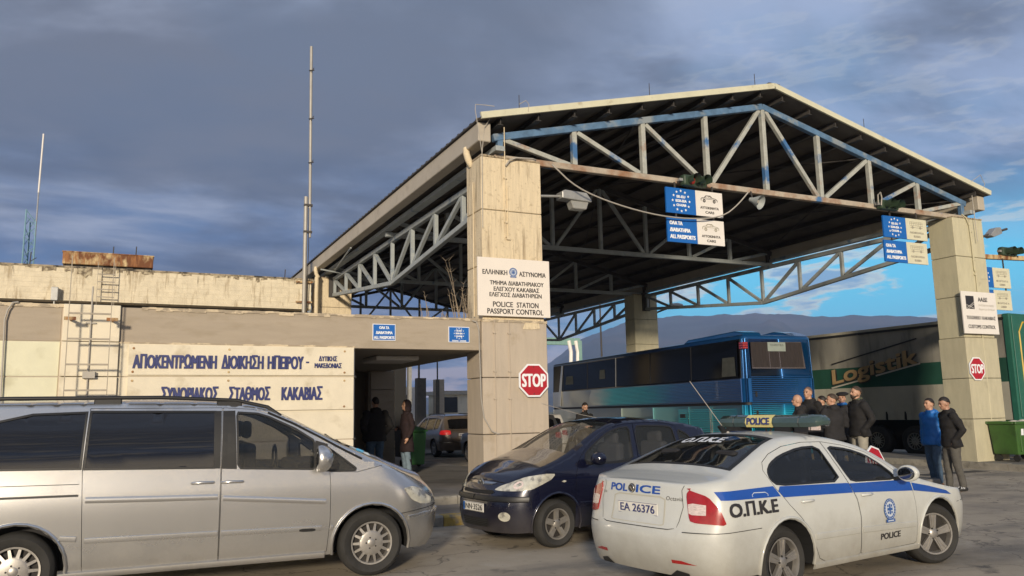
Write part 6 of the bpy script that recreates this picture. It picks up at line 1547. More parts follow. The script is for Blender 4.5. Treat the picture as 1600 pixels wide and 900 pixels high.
    b = MB(); b.box((3.2, .0, 1.36), (3.5, .02, 1.48)); b.build('side_marker', m_black, root, world=False)
    for x in (1.2, 3.2, 11.6): wheel(root, (x, -.02, .5), .5, .3, 1, .29, 'many', m_tyre, m_alloyd)
    return root
coach()
# ============================================================ lorry trailer
def lorry():
    root = thing('lorry_trailer', 'grey curtain-sided lorry trailer lettered Logistik over a dark green band', 'lorry', (23.4, 15.0, 0), radians(93.0))
    cur = mat('dirty_tarpaulin', (.245, .235, .20), .75, vary=.14, scale=.8, bump=.10, bscale=3, stretch=(1, 1, .5), col2=(.085, .08, .07), f2=(.50, .74), scale2=.9, stretch2=(2.2, 1, .45))
    gre = mat('tarpaulin_green', (.014, .066, .044), .6, vary=.12, scale=1.5)
    frame = mat('trailer_frame_green', (.022, .12, .085), .5, vary=.12, scale=2)
    L = 13.6; Wd = 2.5
    n = 60; b = MB(); vs = []
    zs = [1.36, 2.25, 2.26, 2.97, 2.98, 3.6, 4.16]; low_c = mat('tarpaulin_lower', (.36, .345, .285), .75, vary=.12, scale=.8, col2=(.20, .19, .16), f2=(.56, .78), scale2=1.1, stretch2=(2, 1, .5))
    for z in zs:
        for k in range(n+1):
            x = .12+(L-.2)*k/n; w = .012*sin(k*1.9)+.006*sin(k*.7+z); vs.append((x, .0+w*(1 if 1.4 < z < 4.1 else .3), z))
    m_ = n+1
    for j in range(len(zs)-1):
        b.add([vs[j*m_+k] for k in range(m_)]+[vs[(j+1)*m_+k] for k in range(m_)], [(k, k+1, m_+k+1, m_+k) for k in range(n)], 1 if j == 2 else (2 if j < 2 else 0))
    b.build('side_curtain', [cur, gre, low_c], root, world=False, smooth=60)
    b = MB(); b.box((.05, -Wd, 4.16), (L, .0, 4.26)); b.build('roof', mat('trailer_roof_edge', (.36, .34, .27), .6, vary=.15, scale=2), root, world=False, bevel=.01)
    b = MB(); b.box((.1, -.02, 4.09), (L-.1, .03, 4.165)); b.build('curtain_track', m_black, root, world=False)
    b = MB(); b.box((.1, -Wd+.02, 1.2), (L-.05, -.05, 1.36)); b.box((.1, -.8, .95), (L-1, -.9, 1.2)); b.box((.1, -1.7, .95), (L-1, -1.6, 1.2)); b.box((.2, -1.5, .12), (L-.3, -1.0, 1.2)); b.build('chassis', m_black, root, world=False)  # last black box is added to darken the gap beneath the trailer
    for k in range(19):   # lower curtain flaps and straps
        x0 = .16+.70*k; b = MB(); b.box((x0, -.01, 1.15), (x0+.62, .012, 1.37)); b.build('curtain_flap', low_c, root, world=False)
        b = MB(); b.bar((x0+.66, .02, 1.42), (x0+.68, .02, 1.16), .05, .01, up=(0, 1, 0)); b.build('strap', m_black, root, world=False)
    b = MB(); b.box((-.05, -Wd-.0, 1.12), (.14, .0+.03, 4.26)); b.build('rear_frame', frame, root, world=False, bevel=.02)
    for y0, y1 in ((-.06, -1.22), (-1.27, -2.44)):
        d = thing('rear_door', None, None, (0, 0, 0)); d.parent = root
        b = MB(); b.box((-.08, y1, 1.22), (-.05, y0, 4.18)); b.build('door_panel', frame, d, world=False, bevel=.008)
        b = MB(); P_ = [(y0-.28, 3.95), (y0-.42, 4.06), (y1+.2, 4.06)]; b.tube([(-.085, y0-.30, 1.55), (-.085, y0-.30, 3.72), (-.085, y0-.52, 4.0), (-.085, y1, 4.02)], .025, 4); b.tube([(-.085, y0-.30, 1.55), (-.085, y0-.5, 1.35), (-.085, y1, 1.35)], .025, 4); b.build('yellow_line', mat('yellow_line_paint' , (.55, .36, .03), .5), d, world=False)
        b = MB(); b.tube([(-.11, y1+.15, 1.25), (-.11, y1+.15, 4.15)], .018, 6); b.build('lock_rod', m_galv, d, world=False)
    b = MB(); b.box((-.06, -Wd, .75), (.0, 0, 1.10)); b.build('rear_bumper', m_black, root, world=False)
    # lettering on the curtain, slanted upwards
    mt = mat('tarpaulin_letter_ochre', (.33, .225, .11), .7, vary=.12, scale=3)
    O = Vector((4.70, .035, 2.86)); U = Vector((-1, 0, .165)).normalized(); V = Vector((.0, 0, 1))
    b = MB(); put_text(b, 'Logistik', O, U, V, 3.42, .66, .026, m=0, lift=.014); 
    b.v = [(v[0], abs(v[1]-.035)+.030, v[2]) for v in b.v]; b.build('lettering', mt, root, world=False, fix=False)
    b = MB(); put_text(b, 'Logistik', O+Vector((-.03, 0, -.03)), U, V, 3.42, .66, .042, m=0, lift=.0)
    b.v = [(v[0], .029, v[2]) for v in b.v]; b.build('letter_shadow', m_steeldark, root, world=False, fix=False)
    b = MB(); b.bar((6.39, .03, 3.13), (2.97, .03, 3.77), .02, .045, up=(0, 0, 1)); b.build('black_line', m_black, root, world=False)
    b = MB(); b.bar((6.47, .03, 2.28), (5.3, .03, 2.50), .02, .05); b.build('white_line', m_cable, root, world=False)
    b = MB(); b.bar((4.6, .03, 2.64), (2.92, .03, 2.96), .02, .05); b.build('white_line', m_cable, root, world=False)
    b = MB(); disc(b, (7.75, .034, 3.28), (-1, 0, 0), Z_, 0, .34, .002, 28); b.build('ochre_disc', mt, root, world=False, fix=False)
    b = MB(); disc(b, (7.75, .036, 3.28), (-1, 0, 0), Z_, .32, .345, .002, 28); b.build('disc_outline', m_steeldark, root, world=False, fix=False)
    for x in (2.0, 3.4, 4.8): wheel(root, (x, -.03, .46), .50, .32, 1, .27, 'many', m_tyre, m_alloyd)
    b = MB(); b.box((5.6, -.3, .5), (7.2, -.1, 1.0)); b.build('side_locker', m_black, root, world=False, bevel=.03)
    return root
lorry()
# ============================================================ cars waiting under the canopy
def small_estate(name, label, loc, rz, paint, rails=True, group=None):
    C = Car(-.60, 3.05, [(.2, -.85), (.45, -.95), (.7, -.97), (.95, -.93), (1.2, -.82), (1.45, -.68), (1.6, -.62)], [(.2, 3.4), (.4, 3.5), (.7, 3.48), (.85, 3.35), (1.0, 3.1)],
            [(.18, .82), (.35, .88), (.6, .91), (.9, .90), (1.0, .885), (1.2, .82), (1.45, .72), (1.55, .66)], None, .62, .5, .04, .08, [(-2, .02), (-.4, .03), (1.0, .05), (2.0, .06), (2.6, .05), (4, .03)])
    C.zt = [(C.s0, 1.50), (-.5, 1.535), (.3, 1.57), (1.2, 1.56), (1.6, 1.46), (2.0, 1.25), (2.3, 1.05), (2.8, .98), (3.2, .92), (3.6, .86), (4.2, .84)]
    top = sorted(set([C.s0, C.s1]+[round(C.s0+.2*k, 3) for k in range(6)]+[round(-.5+.2*k, 3) for k in range(10)]+[1.5, 1.6, 1.7, 1.8, 1.9, 2.0, 2.1, 2.2, 2.3, 2.5, 2.7, 2.9, 3.1, 3.3, 3.5, 3.7, 3.9]))
    top = [t for t in top if C.s0 <= t <= C.s1]
    root = thing(name, label, 'car', loc, rz, group)
    fdoor = [(1.05, 1.53), (1.05, .3), (2.12, .3), (2.14, .95), (1.95, 1.17), (1.62, 1.40), (1.4, 1.49)]; rdoor = [(1.04, 1.53), (1.04, .3), (.45, .3), (.3, .6), (.1, .8), (.05, 1.1), (.1, 1.53)]
    fw = [(1.10, 1.47), (1.12, 1.0), (1.95, 1.0), (1.85, 1.15), (1.58, 1.36), (1.38, 1.45)]; rw = [(1.0, 1.47), (1.0, 1.0), (.12, 1.02), (.16, 1.47)]; qw = [(.06, 1.47), (.02, 1.03), (-.40, 1.08), (-.42, 1.40)]
    car_common(C, root, paint, lambda s: .26, [(0, .37, .34), (2.6, .37, .34)], [(fw, 0), (rw, 1), (qw, None)], [fdoor, rdoor], top, roof_holes=[(1.5, 2.3, -.857, .857)])
    b = MB(); top_surface(b, C, 1.5, 2.3, -.87, .87, 8, 8, -.004); b.build('windscreen', m_carglass, root, smooth=60, world=False)
    interior(root, -.6, 2.1, .6, .3, 1.02, [(.9, .36), (.9, -.36), (.1, .36), (.1, -.36)], 1.2)
    for sd in (-1, 1):
        b = MB(); panel(b, C, [C.R(0, 1.43), C.R(.5, 1.42), C.R(.60, 1.38), C.R(.60, 1.08), C.R(.5, 1.05), C.R(0, 1.05)], (), sd, .006, .1, .08); b.build('rear_window', m_privacy, root, world=False, fix=False, smooth=60)
        lt = thing('tail_lamp', None, None, (0, 0, 0)); lt.parent = root
        b = MB(); panel(b, C, rnd([C.S(-.66, .86), C.S(-.70, 1.0), (C.xr0-C.LC*.8, 1.02), C.R(.56, 1.0), C.R(.54, .86), (C.xr0-C.LC*.8, .84)], .15, 1), (), sd, .008, .06, .05); b.build('red_lens', mat('lit_tail_red', (.6, .012, .01), .3, vary=0, emit=.45) if name == 'brown_estate_car' else m_tailr, lt, world=False, fix=False)
        b = MB(); panel(b, C, [C.S(3.1, .72), C.S(3.0, .88), (C.xf0+C.LC*.6, .86), C.F(.4, .76), C.F(.42, .70)], (), sd, .006, .06, .05); b.build('headlight', m_lampglass, root, world=False, fix=False)
        if rails:
            b = MB(); b.tube([(-.45, sd*.60, 1.575), (-.3, sd*.60, 1.62), (1.1, sd*.62, 1.625), (1.3, sd*.62, 1.58)], .018, 6); b.build('roof_rail', m_trim, root, world=False)
        mirror(root, C, 1.9, 1.08, sd, (.18, .16, .17), paint)
        b = MB(); ribbon(b, C, [C.S(-.5, .55), C.S(-.8, .56), (C.xr0-C.LC, .56), C.R(0, .56)], sd, .03, .003); b.build('bumper_trim', m_chrome if name == 'brown_estate_car' else m_trim, root, world=False, fix=False)
        ribp = MB(); ribbon(ribp, C, [C.R(0, 1.0), C.R(.5, 1.0), C.R(.56, .8), C.R(.5, .62), C.R(0, .62)], sd, .008, .003); ribp.build('boot_gap', m_arch, root, world=False, fix=False)
    pc = C.P(*C.R(.02, .86)); box_plate(root, (pc.x-.01, 0, .84), .50, .11, 180, 'ΙΝΑ 4480' if False else 'INA 4410')
    for (x, sd) in ((0, -1), (0, 1), (2.6, -1), (2.6, 1)): wheel(root, (x, sd*.885, .33), .335, .22, sd, .22, 'five', m_tyre, m_alloyd)
    return root
small_estate('brown_estate_car', 'brown estate car with roof rails and a lit tail lamp waiting beyond the passage', (11.62, 29.6, 0), radians(90), mat('brown_metallic_paint', (.17, .135, .105), .3, metal=.5, coat=.6))
small_estate('grey_hatchback', 'dark grey car whose front wheel shows behind the near left pillar', (11.32, 22.85, 0), radians(90), mat('grey_car_paint', (.10, .095, .09), .35, metal=.4, coat=.5), rails=False)
small_estate('white_estate_car', 'white car with a black rear window between the pillar and the navy hatchback', (12.75, 25.0, 0), radians(90), mat('white_car_paint', (.6, .58, .54), .3, coat=.6), rails=False)
# ============================================================ bins
def bins():
    t = thing('waste_container', 'large green wheeled waste container beside the right pillar', 'bin', (21.0, 13.6, .15))
    x0, x1, y0, y1, z0, z1 = 20.42, 21.75, 13.22, 13.93, .33, 1.10
    b = MB(); e = .09
    b.add([(x0+e, y0+.03, z0), (x1-e, y0+.03, z0), (x1-e, y1-.03, z0), (x0+e, y1-.03, z0), (x0, y0-.02, z1), (x1, y0-.02, z1), (x1, y1, z1), (x0, y1, z1)], [(0, 3, 2, 1), (0, 1, 5, 4), (1, 2, 6, 5), (2, 3, 7, 6), (3, 0, 4, 7)])
    b.build('tub', m_greenbin, t, bevel=.02)
    b = MB(); w = .045; zz = z1
    b.box((x0-w, y0-w-.02, zz), (x1+w, y0+.02, zz+.07)); b.box((x0-w, y1-.02, zz+.0), (x1+w, y1+w, zz+.071)); b.box((x0-w, y0+.02, zz), (x0+.02, y1-.02, zz+.069)); b.box((x1-.02, y0+.02, zz), (x1+w, y1-.02, zz+.069)); b.build('rim', m_greenbin, t, bevel=.012)
    for k in range(7):
        xx = x0+.18+.18*k; b = MB(); b.box((xx, y0-.012, z0+.08), (xx+.03, y0+.03, z1-.05)); b.build('rib', m_greenbin, t, bevel=.006)
    b = MB()
    for k in range(9): xx = x0+.1+k*.13; b.ball((xx, y0+.25+random.uniform(-.1, .2), z1+.03), (.12, .14, random.uniform(.04, .09)), 10, 6)
    b.build('rubbish', mat('pale_rubbish', (.55, .53, .47), .8, vary=.3, scale=12, bump=.6), t, smooth=60)
    for x in (x0+.15, x1-.15):
        for y in (y0+.12, y1-.12): b = MB(); b.lathe([(0, -.025), (.085, -.025), (.09, 0), (.085, .025), (0, .025)], 16, (x, y, .24), 'x'); b.build('castor', m_black, t, smooth=40)
    b = MB(); b.add([(20.62, y0+.005-.022, .82), (20.72, y0+.005-.022, .82), (20.72, y0-.004-.022, .98), (20.62, y0-.004-.022, .98)], [(0, 1, 2, 3)]); b.build('sticker', m_paper, t)
    t = thing('wheelie_bin', 'bright green wheelie bin on the platform beside the woman in the passage', 'bin', (6.85, 20.3, PL))
    b = MB(); x0, x1, y0, y1 = 6.55, 7.05, 20.0, 20.6
    b.add([(x0+.04, y0+.04, PL+.08), (x1-.04, y0+.04, PL+.08), (x1-.04, y1-.1, PL+.08), (x0+.04, y1-.1, PL+.08), (x0, y0, 1.18), (x1, y0, 1.18), (x1, y1, 1.25), (x0, y1, 1.25)], [(0, 3, 2, 1), (4, 5, 6, 7), (0, 1, 5, 4), (1, 2, 6, 5), (2, 3, 7, 6), (3, 0, 4, 7)]); b.build('tub', m_greenbin2, t, bevel=.015)
    b = MB(); b.add([(x0-.03, y0-.04, 1.19), (x1+.03, y0-.04, 1.19), (x1+.03, y1+.04, 1.26), (x0-.03, y1+.04, 1.26), (x0-.03, y0-.04, 1.23), (x1+.03, y0-.04, 1.23), (x1, y1+.04, 1.32), (x0, y1+.04, 1.32)], [(0, 3, 2, 1), (4, 5, 6, 7), (0, 1, 5, 4), (1, 2, 6, 5), (2, 3, 7, 6), (3, 0, 4, 7)]); b.build('lid', m_greenbin2, t, bevel=.012)
    for x in (x0+.02, x1-.02): b = MB(); b.lathe([(0, -.03), (.095, -.03), (.1, 0), (.095, .03), (0, .03)], 16, (x, y1-.05, PL+.10), 'x'); b.build('wheel', m_black, t, smooth=40)
    b = MB(); b.tube([(x0+.06, y1+.05, 1.22), (x0+.06, y1+.13, 1.24), (x1-.06, y1+.13, 1.24), (x1-.06, y1+.05, 1.22)], .014, 6); b.build('handle', m_greenbin2, t)
bins()
# ============================================================ things beyond the passage and the canopy
pp = thing('passage_pillar', 'grey square pillar at the back of the passage behind the two people', 'pillar', (6.3, 21.6, PL))
for z0, z1 in ((PL, 1.23), (1.245, 2.30), (2.315, 2.815)):
    b = MB(); b.box((5.93, 21.3, z0), (6.60, 21.9, z1)); b.build('pillar_section', m_tau, pp, bevel=.01)
b = MB(); b.tube([(5.92, 21.4, PL), (5.92, 21.4, 2.8)], .05, 8); b.build('downpipe', m_soff, pp, smooth=50)
b = MB(); b.box((6.605, 21.32, PL+.05), (6.62, 21.88, .95)); b.build('bare_patch', m_flake, pp)
def bollard_pair():
    for i, (x, y, h, lab) in enumerate(((20.6, 58, 4.3, 'darker of two concrete posts with a pole seen far through the passage'), (22.1, 58, 4.2, 'paler right-hand concrete post with a pole seen far through the passage'))):
        t = thing('concrete_post', lab, 'post', (x*.97, y, 0), group='concrete posts beyond the passage')
        b = MB(); b.box((x*.97-.35, y-.3, 0), (x*.97+.35, y+.3, h)); b.build('shaft', m_tau if i else m_dk, t, bevel=.02)
        b = MB(); b.box((x*.97-.35, y-.31, 0), (x*.97-.05, y-.301, h)); b.build('dark_face', m_dk, t)
        b = MB(); b.tube([(x*.97-.1, y, h), (x*.97-.1, y, h+3.2)], .06, 8); b.build('pole', m_steeldark, t)
bollard_pair()
gd = thing('dark_column', 'dark steel column at the back of the canopy seen through the passage', 'column', (9.55, 30, 0))
b = MB(); b.box((9.15, 30, 0), (9.75, 30.4, 4.2)); b.build('shaft', m_black, gd)
b = MB(); b.box((9.85, 30.0, 2.0), (9.98, 30.2, 3.9)); b.build('pale_strip', m_galv, gd)
kb = thing('control_booth', 'small pale control booth with dark windows seen far through the passage', 'booth', (23.6, 60, 0))
b = MB(); b.box((22.4, 60, 0), (25.6, 63, 3.1)); b.build('walls', m_cream, kb)
b = MB(); b.box((22.2, 59.8, 3.1), (25.9, 63.3, 3.4)); b.build('roof', m_gutter, kb)
for x0, x1, z0, z1 in ((22.55, 23.75, 1.7, 2.9), (24.75, 25.3, .2, 2.85), (22.6, 23.1, .9, 1.5), (23.2, 23.7, .9, 1.5)): b = MB(); b.box((x0, 59.96, z0), (x1, 60.0, z1)); b.build('window', m_glassd, kb)
wt = thing('white_box_trailer', 'white box trailer with black chevrons and a letter B glimpsed through the passage', 'lorry', (19.2, 61, 0))
b = MB(); b.box((17.0, 60, 1.1), (20.6, 68, 3.7)); b.build('box', m_white, wt)
b = MB(); b.box((17.0, 60.3, .4), (20.6, 67, 1.1)); b.build('chassis', m_black, wt)
b = MB()
for dx in (0, .35): 
    b.add([(18.55+dx, 59.98, 3.2), (18.7+dx, 59.98, 3.2), (18.95+dx, 59.98, 2.85), (18.8+dx, 59.98, 2.85)], [(0, 1, 2, 3)]); b.add([(18.8+dx, 59.98, 2.85), (18.95+dx, 59.98, 2.85), (18.7+dx, 59.98, 2.5), (18.55+dx, 59.98, 2.5)], [(0, 1, 2, 3)])
put_text(b, 'B', (19.75, 59.98, 2.82), X_, Z_, .42, .55, .03); b.build('lettering', m_ink, wt, fix=False)
for x, y, h, lab in ((21.9, 64, 9, 'thin grey lamp pole right of the posts beyond the passage'), (37.3, 60, 15, 'tall thin dark pole standing behind the coach')):
    b = MB(); b.tube([(x, y, 0), (x, y, h)], [.1, .06], 8); tag(b.build('lamp_pole', m_steeldark, smooth=50), lab, 'pole', 'thin poles beyond the canopy')
gc = thing('portal_crane', 'pale green portal frame standing behind the coach', 'crane', (45.6, 80, 0))
b = MB(); b.box((38.5, 80, 9.1), (46.9, 80.5, 9.9)); b.build('beam', mat('pale_green_steel', (.20, .34, .30), .6), gc)
for x in (45.4, 46.3): b = MB(); b.tube([(x, 80, 9.6), (x+.25, 80, 8.3), (x+.1, 80, 5.0), (x+.1, 80, 0)], .22, 8); b.build('leg', m_white, gc)
b = MB(); b.box((46.5, 79.8, 0), (47.0, 80.4, 9.6)); b.build('post', MATS['pale_green_steel'], gc)
# low building roofline behind the lorry, right of the coach
# ============================================================ people
def remesh(b, name, m, parent, voxel=.016, smooth=3, noise_amp=.006, noise_sc=7, seed=0):
    o = b.build('tmp', m, None, world=False)
    md = o.modifiers.new('r', 'REMESH'); md.mode = 'VOXEL'; md.voxel_size = voxel
    dg = bpy.context.evaluated_depsgraph_get(); dg.update(); me = bpy.data.meshes.new_from_object(o.evaluated_get(dg)); bpy.data.objects.remove(o)
    from mathutils import noise
    bm = bmesh.new(); bm.from_mesh(me)
    for _ in range(smooth): bmesh.ops.smooth_vert(bm, verts=bm.verts, factor=.5, use_axis_x=True, use_axis_y=True, use_axis_z=True)
    bm.normal_update()
    if noise_amp:
        for v in bm.verts:
            c = v.co; n = noise.fractal(Vector((c.x*noise_sc+seed, c.y*noise_sc, c.z*noise_sc*1.5)), 1, 2, 3); v.co = c+v.normal*n*noise_amp
    bm.to_mesh(me); bm.free()
    me.name = name; me.materials.clear(); me.materials.append(m); me.polygons.foreach_set('use_smooth', [True]*len(me.polygons))
    o = bpy.data.objects.new(name, me); COL.objects.link(o); o.parent = parent; return o
def loft(b, secs, n=20):
    "secs: (centre, half width along y, half depth along x)"
    vs = []
    for c, w, d in secs:
        for k in range(n):
            t = 2*pi*k/n; vs.append((c[0]+d*cos(t), c[1]+w*sin(t), c[2]))
    m = len(secs); b.add(vs, [(i*n+k, i*n+(k+1) % n, (i+1)*n+(k+1) % n, (i+1)*n+k) for i in range(m-1) for k in range(n)]+[tuple(range(n))[::-1], tuple((m-1)*n+k for k in range(n))])
skins = [mat('skin_warm', (.46, .26, .17), .5, vary=.08, scale=20), mat('skin_tan', (.38, .21, .14), .5, vary=.08, scale=20)]
m_hair = mat('dark_hair', (.018, .013, .010), .6, vary=.4, scale=40); m_hairb = mat('brown_hair', (.05, .032, .02), .6, vary=.4, scale=40); m_shave = mat('cropped_hair', (.16, .10, .075), .7, vary=.2, scale=40)
m_blkj = mat('black_jacket_cloth', (.011, .010, .010), .85, vary=.3, scale=9); m_blkj2 = mat('charcoal_coat_cloth', (.017, .016, .017), .9, vary=.3, scale=9)
m_bluej = mat('blue_anorak', (.012, .13, .42), .55, vary=.12, scale=6); m_jean = mat('blue_denim', (.055, .095, .15), .85, vary=.25, scale=12); m_jeanl = mat('light_denim', (.16, .22, .27), .85, vary=.2, scale=12)
m_greyt = mat('grey_trouser_cloth', (.085, .08, .07), .85, vary=.15, scale=12); m_beige = mat('beige_trouser_cloth', (.30, .28, .23), .85, vary=.1, scale=12); m_blkt = mat('black_trouser_cloth', (.012, .012, .013), .85, vary=.2)
m_brown = mat('brown_leather', (.17, .08, .04), .6, vary=.2, scale=20); m_shoe = mat('black_shoe', (.02, .02, .02), .5, vary=.2); m_wineh = mat('wine_coat_cloth', (.020, .010, .011), .9, vary=.25, scale=9)
def person(label, x, y, z, face, H=1.78, top=m_blkj, legs=m_jean, shoes=m_shoe, hair=m_hair, skin=0, arms='pocket', beard=False, bald=False, beret=False, scarf=None, hood=False, coat=False, stance=.0, head_turn=0, head_down=0, bulk=1.0, boots=False, hoodback=True, group=None, lean=0.0, collar=None, band=False):
    "face: compass heading in degrees (0 = +x, counter-clockwise)"
    s = H/1.78; t = thing('person', label, 'person', (x, y, z), radians(face), group); t.scale = (s, s, s)
    sk = skins[skin]; L = lean
    # --- joints
    hipz = .92; J = {}
    for sd in (1, -1):
        st = stance*sd
        J['hip', sd] = Vector((0, .09*sd, hipz)); J['knee', sd] = Vector((.03+st*.5, .11*sd, .50)); J['ank', sd] = Vector((-.01+st, .115*sd, .09))
        J['sh', sd] = Vector((L-.005, .185*sd*bulk, 1.435)); 
        if arms == 'pocket': J['el', sd] = Vector((L*.5-.085, .275*sd*bulk, 1.16)); J['wr', sd] = Vector((.045, .185*sd*bulk, .97))
        elif arms == 'down': J['el', sd] = Vector((L*.5-.03, .26*sd*bulk, 1.14)); J['wr', sd] = Vector((.05, .27*sd*bulk, .88))
        elif arms == 'front': J['el', sd] = Vector((L*.5-.02, .26*sd*bulk, 1.14)); J['wr', sd] = Vector((.24, .10*sd, 1.16))
        elif arms == 'mixed':
            J['el', sd] = Vector((-.04, .25*sd, 1.14)) if sd > 0 else Vector((.02, -.27, 1.15)); J['wr', sd] = Vector((.08, .26, .90)) if sd > 0 else Vector((.20, -.14, 1.12))
    # --- body: one continuous figure (trunk, limbs, hands, neck)
    b = MB()
    loft(b, [((0, 0, .84), .12, .09), ((0, 0, .95), .155, .105), ((0, 0, 1.10), .135, .095), ((L*.5, 0, 1.28), .16, .105), ((L, 0, 1.42), .165, .095), ((L+.005, 0, 1.49), .08, .065), ((L+.02, 0, 1.60), .06, .06)])
    for sd in (1, -1):
        b.tube([J['hip', sd], J['knee', sd], J['ank', sd]], [.085, .058, .042], 10); b.tube([J['sh', sd]+Vector((0, -.04*sd, .0)), J['el', sd], J['wr', sd]], [.055, .042, .028], 10)
        b.ball(J['sh', sd], .058, 10, 8)
        f0 = J['ank', sd]; b.tube([f0+Vector((-.05, 0, -.04)), f0+Vector((.06, 0, -.05)), f0+Vector((.15, .01*sd, -.06))], [.035, .038, .025], 8)
        d = (J['wr', sd]-J['el', sd]).normalized() if arms != 'pocket' else Vector((.1, -.25*sd, -1)).normalized(); w = J['wr', sd]; side_v = Vector((0, sd, 0)); side_v = (side_v-d*side_v.dot(d)).normalized(); up = d.cross(side_v)
        b.tube([w, w+d*.045, w+d*.085], [.026, .036, .034], 8)
        for k, ln in enumerate((.070, .080, .076, .060)):
            o = up*(.024-.016*k); a0 = w+d*.08+o; b.tube([a0, a0+d*ln*.5-side_v*.010, a0+d*ln-side_v*.030], [.0095, .009, .008], 6)
        b.tube([w+d*.03+up*.03, w+d*.06+up*.052, w+d*.095+up*.056], [.012, .011, .009], 6)
    body = remesh(b, 'body', sk, t, .014, 2, 0)
    # --- head
    hd = thing('head', None, None, (L+.025, 0, 1.585)); hd.parent = t; hd.rotation_euler = (0, radians(head_down), radians(head_turn))
    b = MB()
    b.ball((-.01, 0, .105), (.098, .077, .108), 20, 14); b.ball((.028, 0, .045), (.068, .056, .070), 16, 12); b.tube([(-.02, 0, -.10), (-.012, 0, .03)], [.060, .058], 14)
    b.ball((.070, 0, .010), (.026, .030, .022), 10, 8)
    b.tube([(.083, 0, .108), (.100, 0, .078), (.104, 0, .064)], [.010, .015, .014], 8); b.ball((.088, 0, .062), (.016, .021, .010), 8, 6)
    for sd in (1, -1):
        b.ball((-.008, .078*sd, .072), (.020, .010, .032), 10, 8); b.ball((.072, .032*sd, .118), (.018, .024, .008), 8, 6); b.ball((.066, .040*sd, .062), (.018, .020, .016), 8, 6)
    b.tube([(.084, -.022, .030), (.090, 0, .030), (.084, .022, .030)], .008, 6)
    remesh(b, 'face', sk, hd, .0065, 2, 0)
    for sd in (1, -1):
        b = MB(); b.ball((.083, .031*sd, .098), (.010, .014, .008), 10, 8); b.build('eye', m_paper if False else mat('eye_dark', (.03, .02, .015), .2) if 'eye_dark' not in MATS else MATS['eye_dark'], hd, smooth=60, world=False)
        b = MB(); b.tube([(.086, .014*sd, .118), (.086, .034*sd, .124), (.074, .052*sd, .118)], .0045, 5); b.build('eyebrow', hair, hd, world=False)
    b = MB(); b.tube([(.088, -.02, .026), (.0945, 0, .027), (.088, .02, .026)], .0042, 5); b.build('mouth', mat('lip_tone', (.26, .10, .08), .5) if 'lip_tone' not in MATS else MATS['lip_tone'], hd, world=False)
    if not hood:
        b = MB(); vs = []; n = 22; m_ = 12
        hmat = m_shave if bald else hair
        off = .001 if bald else .007
        for i in range(m_+1):
            for k in range(n):
                a = 2*pi*k/n; front = cos(a)
                lim = (.29+.15*min(1, (1-front))+.22*max(0, -front)) if not bald else (.28+.34*(1-front)/2)
                ph = lim*pi*i/m_; rr = (.098+off*(1.35 if front < 0 else 1), .077+off*.8, .108+off)
                ph += (i == m_)*.10*sin(a*5+x*3)+(i == m_-1)*.04*sin(a*7+x); vs.append((-.012-.004*(1-front)+rr[0]*sin(ph)*cos(a), rr[1]*sin(ph)*sin(a), .108+rr[2]*cos(ph)))
        if not (bald and bald == 'shiny'):
            b.add(vs, [(i*n+k, (i+1)*n+k, (i+1)*n+(k+1) % n, i*n+(k+1) % n) for i in range(m_) for k in range(n)]); o = b.build('hair', hmat, hd, smooth=60, world=False); sm = o.modifiers.new('th', 'SOLIDIFY'); sm.thickness = .004
    if beard:
        b = MB(); b.ball((.052, 0, .014), (.056, .058, .042), 14, 10); b.ball((.0, .0, .03), (.060, .069, .03), 12, 8); remesh(b, 'beard', hair, hd, .009, 2, .003, 30)
        b = MB(); b.tube([(.088, -.026, .040), (.098, 0, .046), (.088, .026, .040)], .008, 6); b.build('moustache', hair, hd, world=False, smooth=60)
    if beret:
        b = MB(); b.ball((-.02, .02, .185), (.150, .135, .042), 18, 10, M=Matrix.Rotation(radians(10), 3, 'Y')); b.ball((-.01, 0, .165), (.112, .092, .04), 16, 8); remesh(b, 'beret', m_blkj, hd, .010, 2, .004, 12)
    if hood:
        b = MB(); b.ball((-.025, 0, .10), (.125, .108, .145), 18, 12); b.ball((-.03, 0, -.02), (.11, .12, .09), 16, 10)
        o = remesh(b, 'hood', top, hd, .012, 2, .006, 9)
        # open the front of the hood
        bm = bmesh.new(); bm.from_mesh(o.data); bmesh.ops.delete(bm, geom=[v for v in bm.verts if v.co.x > .058 and -.02 < v.co.z < .19 and abs(v.co.y) < .075], context='VERTS'); bm.to_mesh(o.data); bm.free()
    # --- trousers
    b = MB(); loft(b, [((0, 0, .80), .13, .115), ((-.005, 0, .92), .175*bulk, .130), ((0, 0, 1.04), .160*bulk, .118)])
    for sd in (1, -1):
        q = J['ank', sd]; b.tube([J['hip', sd]+Vector((0, 0, .02)), (J['hip', sd]+J['knee', sd])/2+Vector((.008, .004*sd, 0)), J['knee', sd], (J['knee', sd]+q)/2+Vector((-.012, 0, 0)), q+Vector((0, 0, -.01))], [.108*bulk, .095, .078, .070, .066], 12)
    tr_ = remesh(b, 'trousers', legs, t, .016, 2, .007, 9, seed=x*3)
    # --- shoes
    for sd in (1, -1):
        q = J['ank', sd]; b = MB(); toe = Vector((.17, .015*sd, 0))
        b.tube([q+Vector((-.075, 0, -.045)), q+Vector((-.03, 0, -.04)), q+Vector((.06, .005*sd, -.050)), q+Vector((.13, .01*sd, -.060)), q+toe*1.0+Vector((0, 0, -.066))], [.032, .047, .045, .040, .022], 10); b.tube([q+Vector((-.02, 0, .0)), q+Vector((-.01, 0, -.05))], [.05, .05], 10)
        if boots: b.tube([q+Vector((-.005, 0, .30)), q+Vector((-.01, 0, .1)), q+Vector((-.01, 0, -.03))], [.068, .060, .055], 12)
